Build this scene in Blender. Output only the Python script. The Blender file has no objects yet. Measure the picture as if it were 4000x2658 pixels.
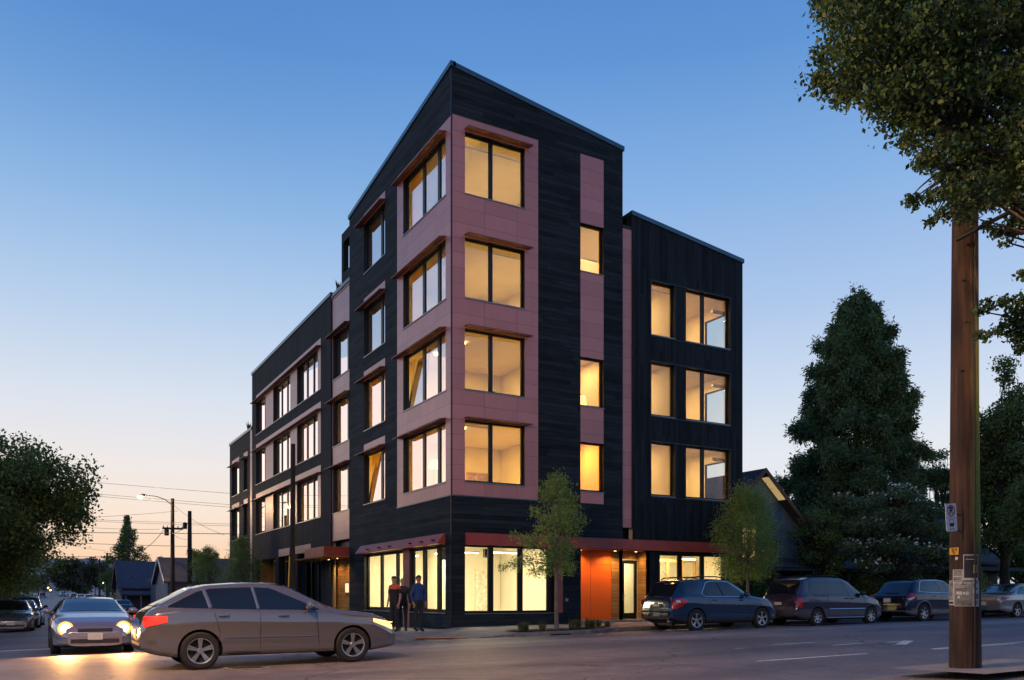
import bpy, bmesh, math, random
import numpy as np
from mathutils import Vector, Matrix, Euler
rad = math.radians
rng = random.Random(7)
scene = bpy.context.scene
COL = scene.collection

# ------------------------------------------------------------------ helpers
def tag(o, label=None, cat=None, group=None, kind=None):
    if label: o['label'] = label
    if cat: o['category'] = cat
    if group: o['group'] = group
    if kind: o['kind'] = kind
    return o

def thing(name, label, cat, loc=(0, 0, 0), rotz=0.0, group=None):
    o = bpy.data.objects.new(name, None)
    o.empty_display_size = 0.3
    COL.objects.link(o)
    o.location = loc
    o.rotation_euler = (0, 0, rotz)
    return tag(o, label, cat, group)

def link(name, me, mats, parent=None):
    o = bpy.data.objects.new(name, me)
    COL.objects.link(o)
    if parent is not None: o.parent = parent
    if mats is not None:
        if not isinstance(mats, (list, tuple)): mats = [mats]
        for m in mats: me.materials.append(m)
    return o

def dup(root, loc=None, rotz=None, label=None, group=None):
    r = root.copy(); COL.objects.link(r)
    if loc is not None: r.location = loc
    if rotz is not None: r.rotation_euler = (0, 0, rotz)
    if label: r['label'] = label
    if group: r['group'] = group
    for ch in list(root.children):
        c = ch.copy(); COL.objects.link(c); c.parent = r
        for g in list(ch.children):
            d = g.copy(); COL.objects.link(d); d.parent = c
    return r

class MB:
    """collects shapes, then links them as one mesh object"""
    def __init__(self):
        self.v = []; self.f = []; self.m = []
    def add(self, vs, fs, mi=0):
        n = len(self.v)
        self.v += [tuple(p) for p in vs]
        for f in fs:
            self.f.append(tuple(i + n for i in f)); self.m.append(mi)
        return self
    def quad(self, a, b, c, d, mi=0): return self.add([a, b, c, d], [(0, 1, 2, 3)], mi)
    def poly(self, pts, mi=0): return self.add(pts, [tuple(range(len(pts)))], mi)
    def box(self, x0, x1, y0, y1, z0, z1, mi=0):
        if x0 > x1: x0, x1 = x1, x0
        if y0 > y1: y0, y1 = y1, y0
        if z0 > z1: z0, z1 = z1, z0
        vs = [(x0,y0,z0),(x1,y0,z0),(x1,y1,z0),(x0,y1,z0),(x0,y0,z1),(x1,y0,z1),(x1,y1,z1),(x0,y1,z1)]
        return self.add(vs, [(0,3,2,1),(4,5,6,7),(0,1,5,4),(1,2,6,5),(2,3,7,6),(3,0,4,7)], mi)
    def tube(self, pts, r, n=8, mi=0, cap=True):
        pts = [Vector(p) for p in pts]
        if not isinstance(r, (list, tuple)): r = [r] * len(pts)
        rings = []
        prev = None
        for i, p in enumerate(pts):
            if i == 0: t = pts[1] - p
            elif i == len(pts) - 1: t = p - pts[i-1]
            else: t = pts[i+1] - pts[i-1]
            if t.length < 1e-9: t = Vector((0, 0, 1))
            t.normalize()
            if prev is None:
                a = Vector((0, 0, 1)) if abs(t.z) < 0.9 else Vector((1, 0, 0))
                u = t.cross(a).normalized()
            else:
                u = (prev - t * prev.dot(t))
                if u.length < 1e-6: u = t.orthogonal()
                u.normalize()
            prev = u
            w = t.cross(u)
            rings.append([p + (u * math.cos(2*math.pi*k/n) + w * math.sin(2*math.pi*k/n)) * r[i] for k in range(n)])
        vs = [q for ring in rings for q in ring]
        fs = []
        for i in range(len(pts) - 1):
            for k in range(n):
                a = i*n + k; b = i*n + (k+1) % n
                fs.append((a, b, b + n, a + n))
        if cap:
            fs.append(tuple(reversed(range(n)))); fs.append(tuple(range((len(pts)-1)*n, len(pts)*n)))
        return self.add(vs, fs, mi)
    def lathe(self, prof, axis='z', c=(0, 0, 0), n=24, mi=0):
        """prof: list of (r, h) along the axis"""
        vs = []; fs = []
        for r, h in prof:
            for k in range(n):
                a = 2*math.pi*k/n; x, y = r*math.cos(a), r*math.sin(a)
                if axis == 'z': p = (x, y, h)
                elif axis == 'y': p = (x, h, y)
                else: p = (h, x, y)
                vs.append((p[0]+c[0], p[1]+c[1], p[2]+c[2]))
        for i in range(len(prof)-1):
            for k in range(n):
                a = i*n+k; b = i*n+(k+1) % n
                fs.append((a, b, b+n, a+n))
        return self.add(vs, fs, mi)
    def build(self, name, mats, parent=None, smooth=False, angle=None):
        me = bpy.data.meshes.new(name)
        me.from_pydata(self.v, [], self.f)
        if any(self.m): me.polygons.foreach_set('material_index', self.m)
        me.validate()
        bm = bmesh.new(); bm.from_mesh(me)
        bmesh.ops.recalc_face_normals(bm, faces=bm.faces[:]) if smooth else None
        bm.to_mesh(me); bm.free()
        if smooth:
            me.polygons.foreach_set('use_smooth', [True]*len(me.polygons))
            me.set_sharp_from_angle(angle=rad(angle or 40))
        me.update()
        return link(name, me, mats, parent)

def srgb(r, g, b):
    f = lambda c: (c/255)/12.92 if c/255 <= 0.04045 else (((c/255)+0.055)/1.055)**2.4
    return (f(r), f(g), f(b), 1.0)

# ------------------------------------------------------------------ materials
def newmat(name):
    m = bpy.data.materials.new(name); m.use_nodes = True
    nt = m.node_tree
    b = nt.nodes['Principled BSDF']
    return m, nt, b

def N(nt, typ, **kw):
    n = nt.nodes.new(typ)
    for k, v in kw.items():
        if hasattr(n, k): setattr(n, k, v)
        else: n.inputs[k].default_value = v
    return n

def math_(nt, op, a, b=None):
    n = nt.nodes.new('ShaderNodeMath'); n.operation = op
    for i, x in enumerate((a, b)):
        if x is None: continue
        if hasattr(x, 'is_linked'): nt.links.new(x, n.inputs[i])
        else: n.inputs[i].default_value = x
    return n.outputs[0]

def mixc(nt, fac, a, b, blend='MIX'):
    n = nt.nodes.new('ShaderNodeMix'); n.data_type = 'RGBA'; n.blend_type = blend
    for sock, x in ((n.inputs[0], fac), (n.inputs[6], a), (n.inputs[7], b)):
        if hasattr(x, 'is_linked'): nt.links.new(x, sock)
        else: sock.default_value = x
    return n.outputs[2]

def ramp(nt, fac, stops, interp='LINEAR'):
    n = nt.nodes.new('ShaderNodeValToRGB'); cr = n.color_ramp; cr.interpolation = interp
    while len(cr.elements) > 1: cr.elements.remove(cr.elements[-1])
    cr.elements[0].position = stops[0][0]; cr.elements[0].color = stops[0][1]
    for p, c in stops[1:]:
        e = cr.elements.new(p); e.color = c
    nt.links.new(fac, n.inputs[0])
    return n.outputs[0]

def coords(nt, scale=(1, 1, 1), kind='Object'):
    tc = nt.nodes.new('ShaderNodeTexCoord'); mp = nt.nodes.new('ShaderNodeMapping')
    nt.links.new(tc.outputs[kind], mp.inputs[0]); mp.inputs['Scale'].default_value = scale
    return mp.outputs[0]

def noise(nt, vec, scale, detail=4, rough=0.55):
    n = nt.nodes.new('ShaderNodeTexNoise'); nt.links.new(vec, n.inputs['Vector'])
    n.inputs['Scale'].default_value = scale; n.inputs['Detail'].default_value = detail
    n.inputs['Roughness'].default_value = rough
    return n.outputs['Fac']

def bump(nt, b, h, strength=0.3, dist=0.01):
    n = nt.nodes.new('ShaderNodeBump'); n.inputs['Strength'].default_value = strength
    n.inputs['Distance'].default_value = dist
    nt.links.new(h, n.inputs['Height']); nt.links.new(n.outputs[0], b.inputs['Normal'])

def simple(name, col, rough=0.6, metal=0.0, var=0.25, scale=6.0, bumpv=0.0, stretch=(1, 1, 1), coat=0.0, spec=None):
    m, nt, b = newmat(name)
    v = coords(nt, stretch)
    f = noise(nt, v, scale)
    c = (col[0], col[1], col[2], 1)
    lo = tuple(x*(1-var) for x in c[:3])+(1,); hi = tuple(min(1, x*(1+var)) for x in c[:3])+(1,)
    nt.links.new(ramp(nt, f, [(0.3, lo), (0.7, hi)]), b.inputs['Base Color'])
    b.inputs['Roughness'].default_value = rough; b.inputs['Metallic'].default_value = metal
    if coat: b.inputs['Coat Weight'].default_value = coat; b.inputs['Coat Roughness'].default_value = 0.04
    if spec is not None: b.inputs['Specular IOR Level'].default_value = spec
    if bumpv: bump(nt, b, f, bumpv)
    return m

def emis(name, col, strength, base=None):
    m, nt, b = newmat(name)
    b.inputs['Base Color'].default_value = (*(base or col)[:3], 1)
    b.inputs['Emission Color'].default_value = (*col[:3], 1)
    b.inputs['Emission Strength'].default_value = strength
    return m

def boards(name, dark, light, width, axis):
    """charred timber boards: axis 'z' = horizontal boards, 'h' = vertical boards"""
    m, nt, b = newmat(name)
    tc = nt.nodes.new('ShaderNodeTexCoord'); sp = nt.nodes.new('ShaderNodeSeparateXYZ')
    nt.links.new(tc.outputs['Object'], sp.inputs[0])
    h = math_(nt, 'ADD', sp.outputs[0], sp.outputs[1])
    z = sp.outputs[2]
    across, along = (z, h) if axis == 'z' else (h, z)
    row = math_(nt, 'FLOOR', math_(nt, 'DIVIDE', across, width))
    wn1 = nt.nodes.new('ShaderNodeTexWhiteNoise'); wn1.noise_dimensions = '1D'; nt.links.new(row, wn1.inputs['W'])
    off = math_(nt, 'MULTIPLY', wn1.outputs['Value'], 7.3)
    seg = math_(nt, 'FLOOR', math_(nt, 'DIVIDE', math_(nt, 'ADD', along, off), 2.6))
    wn = nt.nodes.new('ShaderNodeTexWhiteNoise'); wn.noise_dimensions = '2D'
    cb = nt.nodes.new('ShaderNodeCombineXYZ'); nt.links.new(row, cb.inputs[0]); nt.links.new(seg, cb.inputs[1])
    nt.links.new(cb.outputs[0], wn.inputs['Vector'])
    st = (1.2, 1.2, 30) if axis == 'z' else (30, 30, 0.8)
    g = noise(nt, coords(nt, st), 1.0, 5, 0.65)
    g2 = noise(nt, coords(nt, (1, 1, 1)), 0.5, 2)
    f = math_(nt, 'ADD', math_(nt, 'MULTIPLY', wn.outputs['Value'], 0.24), math_(nt, 'ADD', math_(nt, 'MULTIPLY', g, 0.72), math_(nt, 'MULTIPLY', g2, 0.25)))
    c = ramp(nt, f, [(0.36, dark), (0.88, light)])
    fr = math_(nt, 'FRACT', math_(nt, 'DIVIDE', across, width))
    gap = math_(nt, 'LESS_THAN', fr, 0.055)
    nt.links.new(mixc(nt, gap, c, (dark[0]*0.2, dark[1]*0.3, dark[2]*0.3, 1)), b.inputs['Base Color'])
    b.inputs['Roughness'].default_value = 0.75
    b.inputs['Specular IOR Level'].default_value = 0.16
    bump(nt, b, math_(nt, 'SUBTRACT', g, math_(nt, 'MULTIPLY', gap, 1.5)), 0.6, 0.01)
    return m

def panels(name, col, rowh=0.5, colw=1.25):
    """fibre-cement panels with open joints"""
    m, nt, b = newmat(name)
    tc = nt.nodes.new('ShaderNodeTexCoord'); sp = nt.nodes.new('ShaderNodeSeparateXYZ')
    nt.links.new(tc.outputs['Object'], sp.inputs[0])
    h = math_(nt, 'ADD', sp.outputs[0], sp.outputs[1])
    z = math_(nt, 'ADD', sp.outputs[2], 0.47)
    fz = math_(nt, 'FRACT', math_(nt, 'DIVIDE', z, rowh)); fh = math_(nt, 'FRACT', math_(nt, 'DIVIDE', math_(nt, 'ADD', h, 0.02), colw))
    j = math_(nt, 'MAXIMUM', math_(nt, 'LESS_THAN', fz, 0.022), math_(nt, 'LESS_THAN', fh, 0.010))
    wn = nt.nodes.new('ShaderNodeTexWhiteNoise'); wn.noise_dimensions = '2D'
    cb = nt.nodes.new('ShaderNodeCombineXYZ')
    nt.links.new(math_(nt, 'FLOOR', math_(nt, 'DIVIDE', z, rowh)), cb.inputs[0]); nt.links.new(math_(nt, 'FLOOR', math_(nt, 'DIVIDE', h, colw)), cb.inputs[1])
    nt.links.new(cb.outputs[0], wn.inputs['Vector'])
    n1 = noise(nt, coords(nt), 1.6, 5); n2 = noise(nt, coords(nt, (5, 5, 0.35)), 1.0, 5, 0.7)
    f = math_(nt, 'ADD', math_(nt, 'MULTIPLY', wn.outputs['Value'], 0.32), math_(nt, 'ADD', math_(nt, 'MULTIPLY', n1, 0.35), math_(nt, 'MULTIPLY', n2, 0.35)))
    lo = tuple(x*0.82 for x in col)+(1,); hi = tuple(x*1.12 for x in col)+(1,)
    c = ramp(nt, f, [(0.25, lo), (0.75, hi)])
    nt.links.new(mixc(nt, j, c, tuple(x*0.32 for x in col)+(1,)), b.inputs['Base Color'])
    b.inputs['Roughness'].default_value = 0.36; b.inputs['Specular IOR Level'].default_value = 0.75
    bump(nt, b, math_(nt, 'SUBTRACT', math_(nt, 'MULTIPLY', n1, 0.1), j), 0.3, 0.008)
    return m

def glassmat(name, refl, tint=(0.9, 0.93, 0.9), rough=0.0, base=0.04):
    m = bpy.data.materials.new(name); m.use_nodes = True; nt = m.node_tree; nt.nodes.clear()
    out = nt.nodes.new('ShaderNodeOutputMaterial'); mix = nt.nodes.new('ShaderNodeMixShader')
    tr = nt.nodes.new('ShaderNodeBsdfTransparent'); tr.inputs[0].default_value = (*tint, 1)
    gl = nt.nodes.new('ShaderNodeBsdfGlossy'); gl.inputs['Roughness'].default_value = rough
    gl.inputs[0].default_value = (0.95, 0.97, 1, 1)
    fr = nt.nodes.new('ShaderNodeFresnel'); fr.inputs[0].default_value = 1.52
    fac = math_(nt, 'ADD', math_(nt, 'MULTIPLY', fr.outputs[0], refl), base)
    fac = math_(nt, 'MINIMUM', fac, 0.97)
    nb = nt.nodes.new('ShaderNodeBump'); nb.inputs['Strength'].default_value = 0.02; nb.inputs['Distance'].default_value = 0.02
    nt.links.new(noise(nt, coords(nt), 1.3, 2), nb.inputs['Height']); nt.links.new(nb.outputs[0], gl.inputs['Normal'])
    nt.links.new(fac, mix.inputs[0]); nt.links.new(tr.outputs[0], mix.inputs[1]); nt.links.new(gl.outputs[0], mix.inputs[2])
    nt.links.new(mix.outputs[0], out.inputs[0])
    return m

def carpaint(name, col, metal=0.45, rough=0.3):
    m, nt, b = newmat(name)
    f = noise(nt, coords(nt), 420, 2)
    c = (*col, 1)
    nt.links.new(ramp(nt, f, [(0.35, tuple(x*0.8 for x in col)+(1,)), (0.65, tuple(min(1, x*1.2) for x in col)+(1,))]), b.inputs['Base Color'])
    d = noise(nt, coords(nt, (1, 1, 1)), 2.5, 4)
    rr = nt.nodes.new('ShaderNodeMapRange'); nt.links.new(d, rr.inputs[0])
    rr.inputs[3].default_value = rough*0.55; rr.inputs[4].default_value = rough*0.95
    nt.links.new(rr.outputs[0], b.inputs['Roughness'])
    b.inputs['Metallic'].default_value = metal
    b.inputs['Coat Weight'].default_value = 1.0; b.inputs['Coat Roughness'].default_value = 0.03; b.inputs['Coat IOR'].default_value = 1.6
    return m

def leafmat(name, dark, light, trans=0.35):
    m = bpy.data.materials.new(name); m.use_nodes = True; nt = m.node_tree; nt.nodes.clear()
    out = nt.nodes.new('ShaderNodeOutputMaterial'); mix = nt.nodes.new('ShaderNodeMixShader')
    d = nt.nodes.new('ShaderNodeBsdfPrincipled'); d.inputs['Roughness'].default_value = 0.5
    t = nt.nodes.new('ShaderNodeBsdfTranslucent')
    g = nt.nodes.new('ShaderNodeNewGeometry')
    n1 = noise(nt, coords(nt), 0.55, 3)
    f = math_(nt, 'ADD', math_(nt, 'MULTIPLY', g.outputs['Random Per Island'], 0.55), math_(nt, 'MULTIPLY', n1, 0.55))
    c = ramp(nt, f, [(0.2, (*dark, 1)), (0.85, (*light, 1))])
    nt.links.new(c, d.inputs['Base Color']); nt.links.new(c, t.inputs[0])
    mix.inputs[0].default_value = trans
    nt.links.new(d.outputs[0], mix.inputs[1]); nt.links.new(t.outputs[0], mix.inputs[2])
    nt.links.new(mix.outputs[0], out.inputs[0])
    return m

M = {}
M['char_h'] = boards('charred_boards_horizontal', (0.003, 0.005, 0.0065, 1), (0.030, 0.046, 0.058, 1), 0.145, 'z')
M['char_v'] = boards('charred_boards_vertical', (0.003, 0.005, 0.0065, 1), (0.024, 0.038, 0.048, 1), 0.13, 'h')
M['pink'] = panels('terracotta_panels', (0.46, 0.195, 0.19))
M['red'] = simple('red_metal_sheet', (0.34, 0.055, 0.035), 0.45, 0.0, 0.15, 2.0)
M['awning'] = simple('awning_metal', (0.17, 0.048, 0.034), 0.5, 0.0, 0.2, 2.0)
M['rust'] = simple('red_panel', (0.30, 0.10, 0.085), 0.5, 0, 0.12, 2.0)
M['black'] = simple('black_aluminium', (0.010, 0.011, 0.013), 0.38, 0.3, 0.2, 4)
M['cap'] = simple('parapet_metal', (0.07, 0.13, 0.17), 0.33, 0.75, 0.15, 2)
M['surround'] = simple('window_surround_metal', (0.022, 0.036, 0.045), 0.4, 0.5, 0.2, 3)
M['sill'] = simple('sill_metal', (0.22, 0.26, 0.30), 0.35, 0.8, 0.15, 3)
M['white_room'] = simple('warm_white_plaster', (0.76, 0.67, 0.50), 0.8, 0, 0.04, 1.5)
M['shop_room'] = simple('shop_plaster', (0.80, 0.77, 0.66), 0.8, 0, 0.04, 1.2)
M['oak'] = simple('light_oak_frame', (0.55, 0.32, 0.12), 0.5, 0, 0.2, 3, stretch=(8, 8, 1))
M['cedar_h'] = boards('cedar_boards', (0.20, 0.11, 0.035, 1), (0.46, 0.28, 0.10, 1), 0.14, 'z')
M['cedar_v'] = boards('cedar_boards_vertical', (0.22, 0.11, 0.03, 1), (0.42, 0.25, 0.09, 1), 0.14, 'h')
M['orange'] = simple('orange_painted_panel', (0.90, 0.17, 0.008), 0.5, 0, 0.05, 1.5)
M['glass_w'] = glassmat('glass_west', 1.9, (0.86, 0.86, 0.78), base=0.36)
M['glass_s'] = glassmat('glass_south', 1.3, (0.93, 0.93, 0.85), base=0.06)
M['glass_shop'] = glassmat('glass_shop', 0.6, (0.95, 0.95, 0.92), base=0.02)
M['roof'] = simple('roof_membrane', (0.09, 0.09, 0.095), 0.85, 0, 0.2, 3)
M['lamp'] = emis('lamp_glow', (1.0, 0.72, 0.34), 14)
M['tube'] = emis('tube_glow', (1.0, 0.90, 0.66), 9)
M['concrete'] = simple('grey_concrete', (0.26, 0.25, 0.24), 0.85, 0, 0.22, 3.5, 0.15)
M['chrome'] = simple('chrome', (0.75, 0.76, 0.78), 0.12, 1.0, 0.05, 3)
M['rubber'] = simple('tyre_rubber', (0.014, 0.013, 0.013), 0.75, 0, 0.3, 20, 0.1)
M['plastic'] = simple('black_plastic', (0.018, 0.018, 0.02), 0.55, 0, 0.2, 10)
M['alloy'] = simple('alloy_wheel', (0.52, 0.53, 0.55), 0.28, 0.9, 0.1, 4)
M['steel'] = simple('galvanised_steel', (0.35, 0.36, 0.38), 0.45, 0.8, 0.15, 5)
M['carglass'] = simple('tinted_car_glass', (0.008, 0.011, 0.014), 0.03, 0.0, 0.1, 1, spec=0.8, coat=0.5)
M['tail'] = simple('tail_light_red', (0.45, 0.008, 0.008), 0.15, 0, 0.25, 25, coat=1.0)
M['clear'] = simple('clear_lens', (0.6, 0.62, 0.65), 0.1, 0.4, 0.2, 30, coat=1.0)
M['amber'] = simple('amber_lens', (0.75, 0.22, 0.02), 0.15, 0, 0.2, 30, coat=1.0)
M['plate'] = simple('number_plate', (0.62, 0.62, 0.6), 0.5, 0, 0.1, 20)
M['gold'] = simple('gold_badge', (0.75, 0.50, 0.12), 0.3, 0.8, 0.1, 10)
M['paint_white'] = simple('road_paint', (0.66, 0.65, 0.62), 0.7, 0, 0.3, 14)
M['bark'] = simple('bark', (0.035, 0.027, 0.021), 0.9, 0, 0.4, 9, 0.6, (1, 1, 0.25))
M['bark_pale'] = simple('young_bark', (0.16, 0.13, 0.11), 0.85, 0, 0.3, 9, 0.4, (1, 1, 0.3))
M['wire'] = simple('wire_black', (0.02, 0.02, 0.02), 0.6)

def cloth(name, col):
    m, nt, b = newmat(name)
    b.inputs['Base Color'].default_value = (*col, 1); b.inputs['Roughness'].default_value = 0.9
    t = nt.nodes.new('ShaderNodeBsdfTranslucent'); t.inputs[0].default_value = (*col, 1)
    mx = nt.nodes.new('ShaderNodeMixShader'); mx.inputs[0].default_value = 0.7
    nt.links.new(b.outputs[0], mx.inputs[1]); nt.links.new(t.outputs[0], mx.inputs[2])
    nt.links.new(mx.outputs[0], nt.nodes['Material Output'].inputs[0]); return m
M['glow_curtain'] = cloth('ochre_glow_curtain', (0.95, 0.62, 0.12)); M['blind'] = cloth('cream_blind', (0.72, 0.62, 0.42))
# ------------------------------------------------------------------ ground heights
def base(X, Y):
    zx = 0.0115*(max(-40.0, min(X, 60.0)) - 3.0)
    if Y > -2.6:
        t = Y + 2.6
        if t < 35: zy = -0.0105*t
        elif t < 70: zy = -0.0105*35 - 0.0105*(t-35)*(1-(t-35)/70.0)
        else: zy = -0.0105*35 - 0.0105*17.5 + 0.0085*(min(t, 500.0)-70)
    else: zy = 0.0
    return zx + zy
def sm(t):
    t = max(0.0, min(1.0, t)); return t*t*(3-2*t)
def gz(X, Y):
    """road surface with crowns"""
    z = base(X, Y)
    cm = max(0.0, 1-((Y+9.25)/6.65)**2) if -15.9 < Y < -2.6 else 0.0
    cc = max(0.0, 1-((X+8.7)/5.3)**2) if -14.0 < X < -3.4 else 0.0
    wm = 1-sm((-1.0 - X)/4.0)*sm((X+16)/4.0) if -16 < X < -1 else 1.0
    if -15.9 < Y < -2.6: return z + 0.12*cm
    return z + 0.10*cc*sm((abs(Y+9.25)-6.65)/4.0)

# asphalt
def asphalt(name):
    m, nt, b = newmat(name)
    v = coords(nt)
    fine = noise(nt, v, 55, 3, 0.7); mid = noise(nt, v, 2.2, 5); big = noise(nt, coords(nt, (0.25, 0.9, 1)), 0.55, 3)
    grit = noise(nt, v, 13, 6, 0.8)
    vp = nt.nodes.new('ShaderNodeTexVoronoi'); vp.distance = 'CHEBYCHEV'; vp.inputs['Scale'].default_value = 0.16
    nt.links.new(coords(nt, (0.45, 1, 1)), vp.inputs['Vector'])
    sv = nt.nodes.new('ShaderNodeSeparateXYZ'); nt.links.new(vp.outputs['Color'], sv.inputs[0])
    f = math_(nt, 'ADD', math_(nt, 'MULTIPLY', fine, 0.22), math_(nt, 'ADD', math_(nt, 'MULTIPLY', mid, 0.25), math_(nt, 'ADD', math_(nt, 'MULTIPLY', big, 0.38), math_(nt, 'ADD', math_(nt, 'MULTIPLY', grit, 0.30), math_(nt, 'MULTIPLY', sv.outputs[0], 0.07)))))
    tcw = nt.nodes.new('ShaderNodeTexCoord'); spw = nt.nodes.new('ShaderNodeSeparateXYZ'); nt.links.new(tcw.outputs['Object'], spw.inputs[0])
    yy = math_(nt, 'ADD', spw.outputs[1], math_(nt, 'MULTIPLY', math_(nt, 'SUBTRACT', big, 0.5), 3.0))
    band = math_(nt, 'SUBTRACT', 1.0, math_(nt, 'MINIMUM', math_(nt, 'DIVIDE', math_(nt, 'ABSOLUTE', math_(nt, 'ADD', yy, 7.2)), 1.7), 1.0))  # pale warm band: worn lane plus shop-window light put into the colour
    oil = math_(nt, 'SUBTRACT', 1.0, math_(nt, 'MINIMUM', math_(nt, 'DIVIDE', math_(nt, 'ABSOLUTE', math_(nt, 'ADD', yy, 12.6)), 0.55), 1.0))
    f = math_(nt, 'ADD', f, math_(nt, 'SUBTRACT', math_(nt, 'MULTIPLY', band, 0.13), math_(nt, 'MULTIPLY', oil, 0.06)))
    c = ramp(nt, f, [(0.42, (0.054, 0.047, 0.054, 1)), (0.60, (0.160, 0.138, 0.148, 1)), (0.80, (0.37, 0.305, 0.28, 1))])
    vo = nt.nodes.new('ShaderNodeTexVoronoi'); vo.feature = 'DISTANCE_TO_EDGE'; vo.inputs['Scale'].default_value = 0.22
    wv = nt.nodes.new('ShaderNodeVectorMath'); wv.operation = 'ADD'
    nz = nt.nodes.new('ShaderNodeTexNoise'); nz.inputs['Scale'].default_value = 0.9; nz.inputs['Detail'].default_value = 5
    nt.links.new(v, nz.inputs['Vector']); nt.links.new(v, wv.inputs[0]); nt.links.new(nz.outputs['Color'], wv.inputs[1])
    nt.links.new(wv.outputs[0], vo.inputs['Vector'])
    crack = math_(nt, 'LESS_THAN', vo.outputs['Distance'], 0.0035)
    nt.links.new(mixc(nt, math_(nt, 'MULTIPLY', crack, 0.75), c, (0.012, 0.012, 0.012, 1)), b.inputs['Base Color'])
    rr = nt.nodes.new('ShaderNodeMapRange'); nt.links.new(mid, rr.inputs[0]); rr.inputs[3].default_value = 0.42; rr.inputs[4].default_value = 0.68
    nt.links.new(rr.outputs[0], b.inputs['Roughness'])
    bump(nt, b, math_(nt, 'ADD', fine, grit), 0.6, 0.015)
    return m
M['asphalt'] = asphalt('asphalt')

def axis_samples(lo, hi, fine_lo, fine_hi, step, far):
    out = []; x = lo
    while x < fine_lo: out.append(x); x += far
    x = fine_lo
    while x < fine_hi: out.append(x); x += step
    x = fine_hi
    while x < hi: out.append(x); x += far
    out.append(hi); return out
xs = axis_samples(-300, 340, -18, 32, 1.0, 20); ys = axis_samples(-60, 620, -18, 60, 1.0, 20)
mb = MB(); n = len(ys)
mb.add([(x, y, gz(x, y)) for x in xs for y in ys], [(i*n+j, (i+1)*n+j, (i+1)*n+j+1, i*n+j+1) for i in range(len(xs)-1) for j in range(n-1)])
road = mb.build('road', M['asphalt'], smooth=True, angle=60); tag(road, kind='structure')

# pavements: strips that follow a kerb line
def walkmat(name, col):
    m, nt, b = newmat(name)
    tc = nt.nodes.new('ShaderNodeTexCoord'); sp = nt.nodes.new('ShaderNodeSeparateXYZ'); nt.links.new(tc.outputs['Object'], sp.inputs[0])
    j = math_(nt, 'MAXIMUM', math_(nt, 'LESS_THAN', math_(nt, 'FRACT', math_(nt, 'DIVIDE', sp.outputs[0], 1.5)), 0.012), math_(nt, 'LESS_THAN', math_(nt, 'FRACT', math_(nt, 'DIVIDE', sp.outputs[1], 1.5)), 0.012))
    v = coords(nt); a = noise(nt, v, 1.1, 5); f = noise(nt, v, 40, 3)
    t = math_(nt, 'ADD', math_(nt, 'MULTIPLY', a, 0.65), math_(nt, 'MULTIPLY', f, 0.35))
    c = ramp(nt, t, [(0.3, tuple(x*0.68 for x in col)+(1,)), (0.72, tuple(x*1.22 for x in col)+(1,))])
    nt.links.new(mixc(nt, j, c, tuple(x*0.35 for x in col)+(1,)), b.inputs['Base Color'])
    b.inputs['Roughness'].default_value = 0.8
    bump(nt, b, math_(nt, 'SUBTRACT', f, j), 0.3, 0.006)
    return m
M['walk'] = walkmat('pavement_concrete', (0.23, 0.205, 0.19))
M['kerb'] = simple('kerb_concrete', (0.20, 0.185, 0.17), 0.85, 0, 0.3, 5, 0.2)

def arc(cx, cy, r, a0, a1, n=10):
    return [(cx+r*math.cos(rad(a0+(a1-a0)*i/n)), cy+r*math.sin(rad(a0+(a1-a0)*i/n))) for i in range(n+1)]
def resamp(line, step=1.2):
    out = []
    for (x0, y0), (x1, y1) in zip(line, line[1:]):
        L = math.hypot(x1-x0, y1-y0)
        k = max(1, int(L/(step if L < 40 else 10)))
        out += [(x0+(x1-x0)*i/k, y0+(y1-y0)*i/k) for i in range(k)]
    return out+[line[-1]]
def pavement(name, line, inner, ramps=()):
    """line: kerb polyline with the pavement on its left side; inner(x, y) -> inner point"""
    line = resamp(line)
    nrm = []
    for i in range(len(line)):
        a = line[max(0, i-1)]; b = line[min(len(line)-1, i+1)]
        dx, dy = b[0]-a[0], b[1]-a[1]; L = math.hypot(dx, dy) or 1
        nrm.append((-dy/L, dx/L))
    km = MB(); wm_ = MB()
    def kh(x, y):
        h = 0.15
        for (rx, ry, rr) in ramps:
            d = math.hypot(x-rx, y-ry); h = min(h, 0.02+0.13*sm((d-rr)/0.7))
        return h
    rows = []
    for (x, y), (nx, ny) in zip(line, nrm):
        zb = base(x, y); h = kh(x, y)
        x2, y2 = x+nx*0.16, y+ny*0.16
        x3, y3 = inner(x, y)
        mids = []
        for t in (0.0, 0.33, 0.66, 1.0):
            px, py = x2+(x3-x2)*t, y2+(y3-y2)*t
            d = math.hypot(px-x, py-y)
            hh = h if t == 0 else 0.15
            mids.append((px, py, zb+(hh if d < 1.2 else 0.15)+0.016*min(d, 5)))
        rows.append(((x, y, zb-0.3), (x, y, zb+h-0.012), (x+nx*0.02, y+ny*0.02, zb+h), mids))
    for a, b in zip(rows, rows[1:]):
        km.quad(a[0], b[0], b[1], a[1]); km.quad(a[1], b[1], b[2], a[2]); km.quad(a[2], b[2], b[3][0], a[3][0])
        for k in range(3): wm_.quad(a[3][k], b[3][k], b[3][k+1], a[3][k+1])
    k = km.build('kerb', M['kerb'], smooth=False); tag(k, kind='structure')
    w = wm_.build(name, M['walk'], smooth=False); tag(w, kind='structure')
    return k, w

# north-east block (the building stands on it). Kerb runs south along X=-3.4, round the corner, then east
ne = [(-3.4, 560), (-3.4, 4.0), (-3.4, -1.2)] + arc(-0.9, -1.2, 2.5, 180, 270, 10)[1:] + [(1.8, -3.7), (3.2, -3.45), (4.7, -2.62), (7, -2.6), (330, -2.6)]
pavement('pavement', ne, lambda x, y: (max(x, 0.02), max(y, 0.02)), ramps=[(-1.9, -3.35, 0.8)])
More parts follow.
